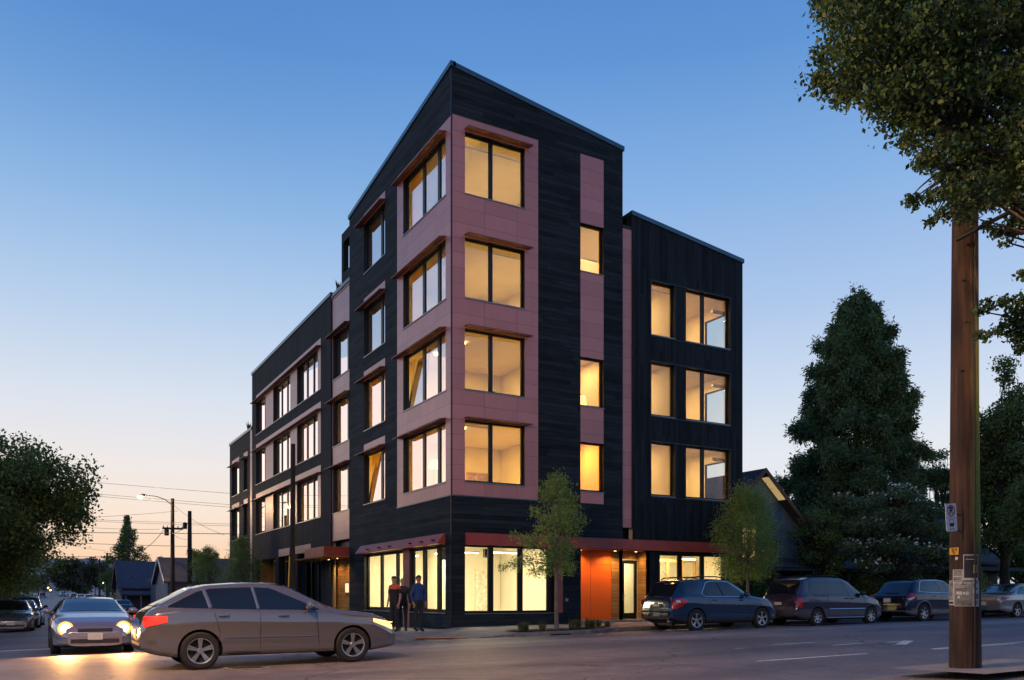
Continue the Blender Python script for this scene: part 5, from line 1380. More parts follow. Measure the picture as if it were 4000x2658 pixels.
# conical evergreen down the street, round far trees
def far_tree(px, pyt, pyb, d, wpx, lab, seed, kind='round', n=40, per=22, leaf=0.35, mat='leaf_far'):
    X, Y = gfar(px, d); zt = 1.19+(2330.5-pyt)/3320*d; zb = 1.19+(2330.5-pyb)/3320*d; rnd = random.Random(seed); g0 = base(X, Y)
    rx = wpx/3320*d/2; h = zt-g0
    if kind == 'cone':
        cl = []
        for i in range(n):
            t = i/n; a = i*2.4; rr = rx*(1-t**1.3)*rnd.uniform(.25, .95); cl.append((math.cos(a)*rr, math.sin(a)*rr, (zb-g0)+(h-(zb-g0))*t, rx*rnd.uniform(.22, .4)*(1.05-0.7*t)))
        cl.append((0, 0, h-0.2, rx*.12))
    else:
        cz = (zt+zb)/2-g0; cl = ell_clumps(n, cz, rx*.85, rx*.85, (zt-zb)/2*.85, rnd, rx*.18, rx*.36, 0.3, -1)
    return tree('evergreen_tree' if kind == 'cone' else 'broadleaf_tree', lab, (X, Y, g0), h, max(0.6, (zb-g0)*.7), 0.18, cl, per*4, leaf, M[mat], M['bark'], seed, 'trees further down the side street', 0.85, 0.6, 0.1, limbs=False)
far_tree(497, 2015, 2310, 100, 200, 'tall conical evergreen tree down the street beside a pole', 31, 'cone', 60, 160, 0.20, 'leaf_dark')
far_tree(282, 2176, 2325, 330, 200, 'broad rounded tree crown far down the street, left of the distant poles', 32, n=60, per=14, leaf=0.8)
far_tree(372, 2172, 2325, 300, 130, 'rounded tree far down the street touching the broad crown on its right', 33, n=50, per=14, leaf=0.7)
far_tree(425, 2215, 2330, 170, 70, 'low dark tree left of the conical evergreen', 34, n=30, per=24, leaf=0.4)
far_tree(560, 2190, 2320, 120, 70, 'small dark tree beside the steep blue roof', 35, n=30, per=40, leaf=0.3, mat='leaf_dark')
far_tree(632, 2152, 2290, 85, 62, 'slim dark tree in front of the blue house', 36, n=30, per=90, leaf=0.2, mat='leaf_dark')
far_tree(800, 2110, 2320, 70, 130, 'dark tree behind the two young street trees', 37, n=30, per=90, leaf=0.2, mat='leaf_dark')
far_tree(770, 2085, 2320, 60, 110, 'fuller green tree right of the near utility pole, before the grey house', 39, n=36, per=110, leaf=0.16, mat='leaf_dark')
far_tree(690, 2175, 2320, 74, 80, 'low green tree between the lamp pole and the next pole', 40, n=26, per=90, leaf=0.16, mat='leaf_dark')
far_tree(150, 2230, 2320, 230, 90, 'small tree at the far end of the left kerb', 38, n=30, per=20, leaf=0.5)

# big cedar behind the houses on the right
def cedar(px, d, lab, seed):
    X, Y = gfar(px, d); g0 = base(X, min(Y, 300)); zt = 1.19+(2330.5-1150)/3320*d; h = zt-g0; rnd = random.Random(seed)
    root = thing('cedar_tree', lab, 'tree', (X, Y, g0)); mb = MB()
    mb.tube([(0, 0, -.2), (0, 0, h*.5), (0, 0, h*.97)], [.5, .3, .04], 10)
    C_ = []; npts = []
    for i in range(150):
        t = (i+0.5)/150; z = 1.6+(h-1.7)*t; a = i*2.399+rnd.uniform(-.3, .3)
        prof = 6.0*(1-t)**0.58*(0.70+0.42*rnd.random()) if t > 0.12 else 4.6
        prof = max(prof, 0.30); L = prof
        dirv_ = Vector((math.cos(a), math.sin(a), 0))
        tip = dirv_*L+Vector((0, 0, z-0.10*L+0.18*L*(t > .5)))
        limb(mb, (0, 0, z), tip, .07*(1-t)+.02, .012, rnd, .05, 4, 5)
        for k in range(int(10+34*L)):
            s_ = rnd.uniform(0.25, 1.05)**0.7; w_ = (1.08-s_)*L*0.42+.12
            c = Vector((0, 0, z)).lerp(tip, s_)+Vector((-dirv_.y, dirv_.x, 0))*rnd.gauss(0, w_*.6)+Vector((0, 0, rnd.gauss(-.12, .22)))
            npts.append(c)
    mb.build('trunk', M['bark'], root, smooth=True, angle=60)
    r = np.random.default_rng(seed); base_ = np.array([tuple(p) for p in npts]); pts = np.repeat(base_, 18, axis=0)+r.normal(0, 0.15, (len(base_)*18, 3))*np.array([1, 1, 1.1])
    leaves('crown', pts, 0.24, M['leaf_con'], root, seed, 0.32, 0.75)
cedar(3352, 52, 'very tall dark cedar tree right of the building, behind the house', 41)

# tall broadleaf trees at the right edge
def right_tree(px, d, pyt, pyb, wpx, lab, seed, n=80, per=70, leaf=0.17):
    X, Y = gfar(px, d); zt = 1.19+(2330.5-pyt)/3320*d; zb = 1.19+(2330.5-pyb)/3320*d; g0 = base(X, min(Y, 300)); rnd = random.Random(seed); rx = wpx/3320*d/2
    cl = ell_clumps(n, (zt+zb)/2-g0, rx, rx, (zt-zb)/2, rnd, rx*.20, rx*.36, 0.25, -1)
    return tree('broadleaf_tree', lab, (X, Y, g0), zt-g0, (zb-g0)*.9+.5, .28, cl, per*10, leaf, M['leaf_dark'], M['bark'], seed, 'tall trees at the right edge', 0.85, 0.6, 0.2)
right_tree(3925, 46, 1400, 2230, 330, 'tall tree right of the big wooden pole, its trunk showing above the sedan', 51, 110, 90)
right_tree(4120, 40, 1700, 2200, 330, 'leafy tree cut by the right edge of the photo', 52, 60)
right_tree(3715, 60, 1620, 2240, 190, 'narrower tree showing on the left of the big wooden pole', 53, 60, 60)
right_tree(3185, 39.5, 1965, 2330, 235, 'dark low tree between the house and the cedar', 54, 70, 60, .13)
right_tree(3060, 46, 2120, 2330, 200, 'dark bush-like tree in front of the porch', 55, 50, 60)
right_tree(3990, 62, 1900, 2320, 360, 'dark tree filling the gap behind the sedan', 57, 60, 40)

# flowering dogwood
def dogwood():
    d = 39.0; X, Y = gfar(3490, d); g0 = base(X, Y)+.2; rnd = random.Random(61)
    cl = []
    for (px, py, r_) in ((3300, 1945, .55), (3360, 1970, .6), (3430, 1945, .55), (3500, 1920, .6), (3560, 1935, .6), (3620, 1985, .6), (3680, 2010, .5), (3330, 2060, .6), (3400, 2050, .7), (3480, 2020, .7), (3560, 2040, .7), (3640, 2080, .7), (3700, 2090, .6),
                         (3350, 2150, .6), (3430, 2150, .7), (3520, 2140, .7), (3600, 2160, .7), (3690, 2170, .6), (3380, 2210, .5), (3460, 2220, .6), (3550, 2230, .6), (3640, 2230, .6), (3720, 2200, .5), (3760, 2090, .5), (3310, 2130, .4)):
        for k in range(2):
            p = pt(px+rnd.uniform(-20, 20), py+rnd.uniform(-12, 12), d+rnd.uniform(-2.2, 2.2)); cl.append((p.x-X, p.y-Y, p.z-g0, r_*rnd.uniform(.75, 1.1)))
    def flowers(root, clumps):
        r = np.random.default_rng(5); pts = []
        for (x, y, z, R_) in clumps:
            if r.random() < 0.35: continue
            k = int(13*R_*R_/.36)
            a = r.uniform(0, 6.28, k); s_ = np.sqrt(r.uniform(0, 1, k))*R_*1.05
            pts.append(np.stack([x+np.cos(a)*s_, y+np.sin(a)*s_, z+R_*.55*np.sqrt(np.clip(1-(s_/R_/1.1)**2, 0, 1))+r.normal(0.05, .07, k)], 1))
        c = np.concatenate(pts); c = np.repeat(c, 3, axis=0)+r.normal(0, .03, (len(c)*3, 3))
        leaves('blossom', c, 0.10, M['petal'], root, 9, 0.8, 0, flat=0.8)
    tree('dogwood_tree', 'spreading tree with flat layers of white blossom behind the parked minivan', (X, Y, g0), 4.6, 1.1, .12, cl, 900, .13, M['leaf_dog'], M['bark'], 61, None, 0.5, 0.6, 0.05, flat=0.5, extra=flowers)
dogwood()
def shrub(px, py, d, rx, rz, lab, seed, mat='leaf_dark', n=16, per=800, leaf=.11, group='garden shrubs behind the parked cars'):
    X, Y = gfar(px, d); g0 = base(X, min(Y, 300))+.2; rnd = random.Random(seed); root = thing('shrub', lab, 'shrub', (X, Y, g0), 0, group)
    cl = ell_clumps(n, rz*.9, rx, rx, rz, rnd, rx*.3, rx*.5, .2, -.7)
    mb = MB()
    for (x, y, z, r_) in cl: limb(mb, (0, 0, 0), (x, y, z), .03, .01, rnd, .1, 3, 5)
    mb.build('stems', M['bark'], root, smooth=True); leaves('foliage', scatter(cl, per, seed), leaf, M[mat], root, seed, .6, .1)
shrub(2950, 2300, 38.5, 1.1, 1.3, 'bright green shrub at the right end of the building behind the young tree', 71, 'leaf_street')
shrub(3080, 2320, 42, 1.6, 1.1, 'dark shrub in front of the house porch', 72)
shrub(3420, 2330, 41, 1.8, .9, 'dark low shrub beneath the white-flowering tree', 73)
shrub(3790, 2260, 42, .9, 1.5, 'yellowish green shrub just right of the big wooden pole', 74, 'leaf_street')
shrub(3560, 2330, 45, 1.8, .9, 'dark hedge-like shrub behind the dark crossover', 75)
shrub(3240, 2340, 44, 1.5, .8, 'dark low shrub behind the minivan', 76)

# near tree whose crown hangs into the upper right corner
def near_tree():
    rnd = random.Random(81); X, Y = gfar(4700, 11.5); g0 = base(X, Y)+.15
    blobs = []
    def row(y, xs0, xs1, r_, k=2, step=85):
        x = xs0
        while x < xs1:
            for i in range(k): blobs.append((x+rnd.uniform(-38, 38), y+rnd.uniform(-30, 30), rnd.uniform(10.2, 12.6), r_*rnd.uniform(.8, 1.15)))
            x += step
    row(-150, 3330, 4500, .42); row(-60, 3300, 4400, .42)
    row(40, 3255, 4150, .34); row(120, 3320, 4150, .34); row(200, 3300, 4150, .32); row(290, 3250, 4150, .30); row(345, 3330, 4150, .30)
    row(430, 3480, 4150, .32); row(510, 3570, 4150, .32); row(590, 3700, 4150, .33); row(670, 3800, 4150, .32); row(740, 3790, 4150, .28)
    for (x, y, r_) in ((3225, 25, .2), (3205, 210, .16), (3190, 310, .12), (3235, 330, .18), (3290, 390, .14), (3420, 400, .18), (3495, 480, .12), (3560, 560, .14), (3610, 620, .16), (3655, 640, .14), (3690, 700, .15), (3590, 640, .1),
                       (3700, 745, .14), (3640, 770, .13), (3570, 785, .10), (3540, 785, .07), (3740, 800, .16), (3680, 835, .11), (3640, 855, .08), (3760, 850, .16), (3830, 790, .2), (3880, 780, .2), (3950, 730, .25), (3800, 860, .1), (3860, 880, .1),
                       (3990, 800, .16), (3960, 860, .14), (3900, 900, .14), (3950, 915, .12), (3990, 880, .16), (4060, 880, .3), (3890, 905, .08), (3930, 950, .07)):
        for i in range(2): blobs.append((x+rnd.uniform(-14, 14), y+rnd.uniform(-12, 12), rnd.uniform(12.6, 13.4) if (y > 770 and x > 3770) else rnd.uniform(10.8, 11.8), r_))
    # low branch at the right
    for (x, y, r_) in ((3990, 1080, .10), (4000, 1180, .16), (3920, 1180, .12), (3860, 1195, .10), (3825, 1215, .07), (3960, 1240, .16), (4000, 1250, .2), (3900, 1290, .12), (3850, 1310, .09), (3820, 1310, .05), (3960, 1310, .14), (4000, 1330, .16), (3985, 1365, .1), (4080, 1250, .3)):
        for i in range(2): blobs.append((x+rnd.uniform(-10, 10), y+rnd.uniform(-8, 8), rnd.uniform(10.9, 11.5), r_))
    cl = []
    for (px, py, d, r_) in blobs:
        p = pt(px, py, d); cl.append((p.x-X, p.y-Y, p.z-g0, r_))
    # the rest of the crown, outside the photo
    for (x, y, z, r_) in ell_clumps(70, 10.0, 4.5, 4.5, 4.0, rnd, .6, 1.0, .2, -.7):
        w_ = Vector((x+X, y+Y, z+g0)); cxx = (w_.x-CX0)*math.cos(yaw0)-(w_.y-CY0)*math.sin(yaw0); cyy = (w_.x-CX0)*math.sin(yaw0)+(w_.y-CY0)*math.cos(yaw0)
        if cyy > 1 and cxx/cyy*3320+2000 < 4250: continue
        cl.append((x, y, z, r_))
    root = thing('overhanging_tree', 'leafy tree crown hanging into the upper right corner in front of the big wooden pole', 'tree', (X, Y, g0)); mb = MB()
    mb.tube([(0, 0, -.2), (0.1, 0, 3), (0, .1, 6), (.1, 0, 10)], [.34, .27, .2, .06], 12)
    tips = sorted(cl, key=lambda c: rnd.random())
    hubs = []
    tips = [c for c in tips if c[2] > 5.6]+[c for c in tips if c[2] <= 5.6][:60]
    low = [c for c in tips if c[2] <= 5.6]; tips = [c for c in tips if c[2] > 5.6]
    lb0 = Vector((0, 0, 4.0)); lb1 = Vector(min(low, key=lambda c: c[0]**2+c[1]**2 if False else -(c[0]**2+c[1]**2))[:3]); limb(mb, lb0, lb1, .05, .006, rnd, .05, 8, 6)
    for i in range(26):
        c = tips[i]; p0 = Vector((0, 0, max(3.2, min(8.0, c[2]*.62)))); q = Vector(c[:3]); hubs.append((p0, q)); limb(mb, p0, q, .06, .010, rnd, .07, 6, 6)
    for c in tips[26:]:
        q = Vector(c[:3]); b = min(hubs, key=lambda h: (h[0].lerp(h[1], .7)-q).length); s_ = b[0].lerp(b[1], .72)
        if (s_-q).length < 2.0 and rnd.random() < .7: limb(mb, s_, q, .022, .005, rnd, .08, 4, 5)
    mb.build('trunk', M['bark'], root, smooth=True, angle=60)
    pts = []
    r = np.random.default_rng(3)
    for (x, y, z, R_) in cl:
        k = int(1500*R_*R_+70*R_*4) if R_ < .55 else int(260*R_*R_)
        u = r.normal(size=(k, 3)); u /= np.linalg.norm(u, axis=1)[:, None]; u *= (R_*np.clip(r.normal(.75, .3, k), .05, 1.4))[:, None]; pts.append(u*np.array([1, 1, .8])+np.array([x, y, z]))
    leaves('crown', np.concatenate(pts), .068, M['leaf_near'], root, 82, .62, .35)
near_tree()
# distant wooded hills
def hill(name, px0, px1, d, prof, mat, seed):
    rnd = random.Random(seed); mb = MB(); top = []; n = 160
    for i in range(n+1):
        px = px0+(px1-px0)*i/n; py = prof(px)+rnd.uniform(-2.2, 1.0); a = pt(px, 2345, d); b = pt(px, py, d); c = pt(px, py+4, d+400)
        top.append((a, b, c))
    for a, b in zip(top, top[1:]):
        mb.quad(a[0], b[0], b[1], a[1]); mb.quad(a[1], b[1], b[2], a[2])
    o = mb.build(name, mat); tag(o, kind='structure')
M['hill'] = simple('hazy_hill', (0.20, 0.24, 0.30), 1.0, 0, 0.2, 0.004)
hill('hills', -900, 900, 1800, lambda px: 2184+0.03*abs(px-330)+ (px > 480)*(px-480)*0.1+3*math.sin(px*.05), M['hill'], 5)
M['wood'] = simple('distant_trees', (0.03, 0.035, 0.022), 1.0, 0, 0.5, 0.06)

for i, (x, y) in enumerate(((12.5, -26.5), (-19.5, -24.0), (33, -24))):
    rnd = random.Random(300+i); left = ell_clumps(50, 5.4, 3.0, 3.0, 2.8, rnd, .5, 1.0, .3, -.9)
    tree('broadleaf_tree', ['street tree across the road to the right, out of the photo', 'street tree on the south-west corner, out of the photo', 'street tree far along the south pavement, out of the photo'][i], (x, y, base(x, y)+.15), 8.2, 2.4, .16, left, 220, .18, M['leaf_dark'], M['bark'], 300+i, 'street trees on the south side')
# ------------------------------------------------------------------ poles, wires, signs, houses, people
M['pole'] = None
def polemat():
    m, nt, b = newmat('creosoted_pole_wood')
    st = noise(nt, coords(nt, (9, 9, .35)), 2.2, 6, .7); pa = noise(nt, coords(nt, (1.5, 1.5, .6)), 1.4, 4)
    f = math_(nt, 'ADD', math_(nt, 'MULTIPLY', st, .6), math_(nt, 'MULTIPLY', pa, .45))
    c = ramp(nt, f, [(.38, (.010, .006, .005, 1)), (.52, (.042, .021, .014, 1)), (.62, (.085, .043, .027, 1)), (.78, (.20, .11, .07, 1))])
    # algae on the side away from the sun
    g = nt.nodes.new('ShaderNodeNewGeometry'); sp = nt.nodes.new('ShaderNodeSeparateXYZ'); nt.links.new(g.outputs['Normal'], sp.inputs[0])
    tc = nt.nodes.new('ShaderNodeTexCoord'); s2 = nt.nodes.new('ShaderNodeSeparateXYZ'); nt.links.new(tc.outputs['Object'], s2.inputs[0])
    hz_ = nt.nodes.new('ShaderNodeMapRange'); hz_.interpolation_type = 'SMOOTHSTEP'; nt.links.new(s2.outputs[2], hz_.inputs[0]); hz_.inputs[1].default_value = 6.2; hz_.inputs[2].default_value = 3.0
    h2 = nt.nodes.new('ShaderNodeMapRange'); h2.interpolation_type = 'SMOOTHSTEP'; nt.links.new(s2.outputs[2], h2.inputs[0]); h2.inputs[1].default_value = 1.3; h2.inputs[2].default_value = 2.2
    nd = math_(nt, 'ADD', math_(nt, 'MULTIPLY', sp.outputs[0], .62), math_(nt, 'MULTIPLY', sp.outputs[1], -.78))
    nm = nt.nodes.new('ShaderNodeMapRange'); nm.interpolation_type = 'SMOOTHSTEP'; nt.links.new(math_(nt, 'ADD', nd, math_(nt, 'MULTIPLY', pa, .35)), nm.inputs[0]); nm.inputs[1].default_value = .42; nm.inputs[2].default_value = .85
    gf = math_(nt, 'MULTIPLY', math_(nt, 'MULTIPLY', hz_.outputs[0], h2.outputs[0]), nm.outputs[0])
    nt.links.new(mixc(nt, math_(nt, 'MULTIPLY', gf, .9), c, mixc(nt, st, (.07, .10, .012, 1), (.34, .42, .07, 1))), b.inputs['Base Color'])
    b.inputs['Roughness'].default_value = .85; bump(nt, b, st, .7, .02); return m
M['pole'] = polemat()
M['pole_dark'] = simple('weathered_pole', (.05, .036, .028), .9, 0, .35, 5, .3, (4, 4, .4))
# --- the big pole
PX, PY = gfar(3769, 12.46); PZ = base(PX, PY)+.2
pole = thing('utility_pole', 'thick wooden utility pole with posters on the right-hand pavement', 'utility pole', (PX, PY, PZ))
PR = lambda z: .213-.0062*z
mb = MB(); mb.lathe([(PR(0)*1.02, -.2), (PR(0)*1.01, .1)]+[(PR(z), z) for z in (1, 2, 3, 4, 5, 6, 7, 8, 9, 10, 11)]+[(0, 11.02)], n=40)
for i, (x, y, z) in enumerate(mb.v):
    k = 1+.018*math.sin(5*math.atan2(y, x)+z*.9); mb.v[i] = (x*k, y*k, z)
mb.build('shaft', M['pole'], pole, smooth=True, angle=60)
# pole-local frame: u = metres to the right as seen from the junction, round the shaft
va = math.atan2(CY0-PY, CX0-PX)
def on_pole(u, z, off=.004):
    R_ = PR(z)+off; a = va+u/R_; return (R_*math.cos(a), R_*math.sin(a), z)
def poster(u0, u1, z0, z1, mat, parent, name='poster', off=.006, n=10):
    m = MB(); vs = [on_pole(u0+(u1-u0)*i/n, z, off) for i in range(n+1) for z in (z0, z1)]
    m.add(vs, [(i*2, i*2+2, i*2+3, i*2+1) for i in range(n)]); return m.build(name, mat, parent, smooth=True)
def zp(py): return 1.19+(2330.5-py)/3320*(12.46-.2)-PZ
M['paper'] = simple('weathered_paper', (.50, .50, .47), .8, 0, .12, 6)
M['paper_dark'] = simple('dark_poster', (.022, .022, .026), .5, 0, .5, 7)
M['paper_grey'] = simple('grey_photocopy', (.16, .16, .15), .8, 0, .75, 9)
M['ink'] = simple('black_ink', (.015, .015, .016), .6)
M['tagyellow'] = simple('yellow_tag', (.62, .32, .02), .5, 0, .1, 9)
def U(px):   # pixel across the shaft -> arc length
    t = max(-.97, min(.97, (px-3769)/3320*12.25/.21)); return math.asin(t)*.21
def thing_poster(u0, u1, py0, py1, paper, lab, deco):
    r = thing('poster', lab, 'poster', (PX, PY, PZ), 0, 'posters stapled to the big pole')
    z0, z1 = zp(py1), zp(py0)
    poster(U(u0), U(u1), z0, z1, M[paper], r, 'sheet')
    for (a, b, c, d_, m_, nm) in deco:
        ua, ub = U(u0)+(U(u1)-U(u0))*a, U(u0)+(U(u1)-U(u0))*b; poster(ua, ub, z1-(z1-z0)*d_, z1-(z1-z0)*c, M[m_], r, nm, .0085)
    return r
M['glowspot'] = simple('poster_yellow', (.55, .45, .08), .6, 0, .4, 20)
thing_poster(3763, 3815, 2167, 2268, 'paper', 'black poster with a small yellow figure, topmost on the big pole', [(.05, .95, .03, .90, 'paper_dark', 'print'), (.62, .85, .40, .72, 'glowspot', 'picture'), (.1, .9, .045, .075, 'paper_grey', 'title'), (.15, .85, .17, .195, 'paper', 'title')])
thing_poster(3727, 3762, 2225, 2271, 'paper', 'small white text flyer left of the black poster on the big pole', [(.08, .92, .06+.1*k, .11+.1*k, 'ink', 'text_line') for k in range(5)]+[(.1, .9, .62, .95, 'paper_grey', 'picture')])
thing_poster(3712, 3731, 2268, 2365, 'paper', 'narrow flyer wrapped on the left side of the big pole', [(.12, .85, .10, .80, 'paper_grey', 'picture'), (.1, .9, .03, .08, 'rust', 'title'), (.1, .9, .86, .95, 'ink', 'text_line')])
r = thing_poster(3732, 3796, 2273, 2369, 'paper', 'large black and white concert poster in the middle of the big pole', [(.03, .97, .02, .98, 'paper_grey', 'picture'), (.08, .92, .15, .18, 'paper', 'text_line'), (.08, .60, .21, .24, 'paper', 'text_line'), (.12, .45, .40, .52, 'paper', 'caption'), (.5, .62, .42, .52, 'paper', 'face'), (.65, .78, .40, .55, 'paper', 'face'), (.2, .32, .58, .68, 'paper', 'face')])
thing_poster(3797, 3818, 2270, 2370, 'paper', 'pale flyer with a large round letter on the right side of the big pole', [(.15, .85, .50, .70, 'paper_grey', 'picture'), (.1, .9, .78, .80, 'ink', 'text_line'), (.1, .9, .84, .86, 'ink', 'text_line'), (.1, .9, .90, .92, 'ink', 'text_line')])
def text_mesh(s, size, bold=0.0):
    cu = bpy.data.curves.new('t', 'FONT'); cu.body = s; cu.size = size; cu.align_x = 'CENTER'; cu.align_y = 'CENTER'; cu.offset = bold
    o = bpy.data.objects.new('t', cu); COL.objects.link(o); bpy.context.view_layer.update()
    me = bpy.data.meshes.new_from_object(o.evaluated_get(bpy.context.evaluated_depsgraph_get())); bpy.data.objects.remove(o); bpy.data.curves.remove(cu); return me
def put_text(s, size, mapf, mat, parent, name='lettering', bold=0.0):
    me = text_mesh(s, size, bold); me.name = name
    for v in me.vertices: v.co = mapf(v.co.x, v.co.y)
    return link(name, me, mat, parent)
zc = (zp(2273)+zp(2369))/2
put_text('FTER BEAT', .052, lambda x, y: Vector(on_pole(U(3764)+x, zp(2279)+y, .011)), M['paper'], r, 'title', .002)
cposter = [o for o in COL.objects if o.get('label', '').startswith('pale flyer with')][0]
put_text('C', .16, lambda x, y: Vector(on_pole(U(3807)+x*.7, zp(2290)+y, .010)), M['ink'], cposter, 'title', .002)
tg = thing('pole_tag', 'yellow number tag nailed to the big pole under the parking sign', 'tag', (PX, PY, PZ)); poster(U(3714), U(3747), zp(2166), zp(2138), M['tagyellow'], tg, 'plate')
for i, row in enumerate(('EST 49', '761')):
    put_text(row, .055, lambda x, y, i=i: Vector(on_pole(U(3731)+x*.62, zp(2147+11*i)+y, .010)), M['ink'], tg, 'lettering', .001)
nl = thing('pole_reflector', 'small round white disc nailed below the yellow tag on the big pole', 'disc', (PX, PY, PZ)); mb = MB()
p = Vector(on_pole(U(3740), zp(2181), .012)); dv = Vector((p.x, p.y, 0)).normalized(); sv = Vector((-dv.y, dv.x, 0))
mb.add([p+(sv*math.cos(a)+Vector((0, 0, 1))*math.sin(a))*.024 for a in [math.pi*k/8 for k in range(16)]], [tuple(range(16))]); mb.build('disc', M['paper'], nl)
# parking sign, turned a little toward the street
sg_ = thing('parking_sign', 'white no parking sign with a bus symbol on the left of the big pole', 'sign', (PX, PY, PZ))
sx = Vector((math.cos(-yaw0-rad(38)), math.sin(-yaw0-rad(38)), 0)); sx = Vector((math.cos(rad(-29.4+0)), 0, 0))
sc0 = pt(3716, 2022, 12.2)-Vector((PX, PY, PZ))
rgt = Vector((math.cos(yaw0), -math.sin(yaw0), 0)); fw_ = Vector((math.sin(yaw0), math.cos(yaw0), 0))
sdir = (rgt*math.cos(rad(26))+fw_*math.sin(rad(26))).normalized()     # sign's right-hand direction
snor = Vector((sdir.y, -sdir.x, 0)); snor = snor if snor.dot(-fw_) > 0 else -snor
SW, SH = .235, .40
def sp_(x, y, off=.0):
    x, y = x*.9962-y*.087, x*.087+y*.9962
    return sc0+sdir*x+Vector((0, 0, y))+snor*off
def rrect(w, h, r, n=5):
    return [(cx_+r*math.cos(rad(a)), cy_+r*math.sin(rad(a))) for cx_, cy_, a0 in ((w-r, h-r, 0), (-w+r, h-r, 90), (-w+r, -h+r, 180), (w-r, -h+r, 270)) for a in [a0+90*k/n for k in range(n+1)]]
def flat(pts, off): m = MB(); m.poly([sp_(x, y, off) for x, y in pts]); return m
M['signwhite'] = simple('sign_white', (.88, .86, .84), .45, 0, .06, 8); M['signred'] = simple('sign_red', (.30, .02, .02), .45); M['signgreen'] = simple('sign_ink', (.012, .018, .016), .5)
m = MB(); o_ = rrect(SW/2, SH/2, .025); n = len(o_)
m.add([sp_(x, y, 0) for x, y in o_]+[sp_(x, y, -.004) for x, y in o_], [tuple(range(n)), tuple(reversed(range(n, 2*n)))]+[(i, n+i, n+(i+1) % n, (i+1) % n) for i in range(n)]); pnl = m.build('panel', M['signwhite'], sg_)
def ring(cx_, cy_, r0, r1, off, mat, name, n=32):
    m = MB(); vs = []
    for k in range(n): a = 2*math.pi*k/n; vs += [sp_(cx_+r0*math.cos(a), cy_+r0*math.sin(a), off), sp_(cx_+r1*math.cos(a), cy_+r1*math.sin(a), off)]
    m.add(vs, [(2*k, 2*k+1, 2*((k+1) % n)+1, 2*((k+1) % n)) for k in range(n)]); return m.build(name, mat, pnl)
def srect(x0, x1, y0, y1, off, mat, name): return flat([(x0, y0), (x1, y0), (x1, y1), (x0, y1)], off).build(name, mat, pnl)
put_text('P', .135, lambda x, y: sp_(x, .095+y, .0025), M['signgreen'], pnl, 'letter_p', .006)
ring(0, .095, .066, .083, .004, M['signred'], 'red_ring')
flat([(-.058, .142), (-.048, .152), (.058, .048), (.048, .038)], .0045).build('red_slash', M['signred'], pnl)
for (a, b, c, e) in ((-SW/2+.008, SW/2-.008, -.008, -.003), ): srect(a, b, c, e, .003, M['signgreen'], 'divider')
b_ = MB()
for (x0, x1, y0, y1) in ((-.040, .040, -.035, -.028), (-.046, -.038, -.125, -.035), (.038, .046, -.125, -.035), (-.040, .040, -.125, -.082), (-.030, -.015, -.14, -.125), (.015, .030, -.14, -.125)): b_.poly([sp_(x, y, .003) for x, y in ((x0, y0), (x1, y0), (x1, y1), (x0, y1))])
b_.build('bus_symbol', M['signgreen'], pnl)
a_ = MB(); a_.poly([sp_(x, y, .003) for x, y in ((-.05, -.168), (-.025, -.153), (-.025, -.164), (.025, -.164), (.025, -.172), (-.025, -.172), (-.025, -.183))]); a_.poly([sp_(x, y, .0031) for x, y in ((.05, -.168), (.025, -.183), (.025, -.153))]); a_.build('arrow', M['signred'], pnl)
m = MB(); m.tube([sp_(.04, .12, -.004), sp_(.10, .12, -.10)], .012, 6); m.tube([sp_(.04, -.12, -.004), sp_(.10, -.12, -.10)], .012, 6); m.build('bracket', M['steel'], sg_)
# street lamp on the big pole: arm seen at the right, its lamp is beyond the edge of the photo
A0 = pt(3735, 938, 12.2)-Vector((PX, PY, PZ)); A1 = pt(4000, 800, 11.6)-Vector((PX, PY, PZ)); dA = (A1-A0)
m = MB(); m.tube([A0, A0+dA*.5, A1, A0+dA*1.7+Vector((0, 0, .05)), A0+dA*2.3], [.032, .03, .03, .028, .026], 10); arm = m.build('lamp_arm', M['plastic'], pole, smooth=True)
hp = A0+dA*2.45; m = MB(); m.lathe([(.02, .10), (.10, .09), (.17, .02), (.15, -.02)], c=(hp.x, hp.y, hp.z), n=20); hd = m.build('lamp_head', M['steel'], pole, smooth=True)
m = MB(); m.lathe([(.145, -.02), (.12, -.08), (0, -.10)], c=(hp.x, hp.y, hp.z), n=20); m.build('lamp_bowl', emis('sodium_bowl', (1, .55, .18), 25), hd, smooth=True)
def sodium(loc, e, parent, size=.12, spot=150):
    L = bpy.data.lights.new('sodium_lamp', 'POINT'); L.energy = e; L.color = (1.0, .58, .27); L.shadow_soft_size = size
    o = bpy.data.objects.new('sodium_lamp', L); COL.objects.link(o); o.location = loc; o.parent = parent; return o
sodium((hp.x, hp.y, hp.z-.15), 300, pole)
m = MB(); m.tube([on_pole(.14, z, .012) for z in (.0, 1, 2, 3, 4, 5, 6, 7, 8, 9, 10)], .012, 6); m.build('ground_wire', M['wire'], pole)
for u_, z_ in ((-.05, 4.3), (.03, 5.0), (-.02, 5.6)):
    m = MB(); a_ = Vector(on_pole(u_, z_, .0)); b_2 = Vector(on_pole(u_, z_, .05)); m.tube([a_, b_2], .016, 6); m.build('bolt', M['plastic'], pole)
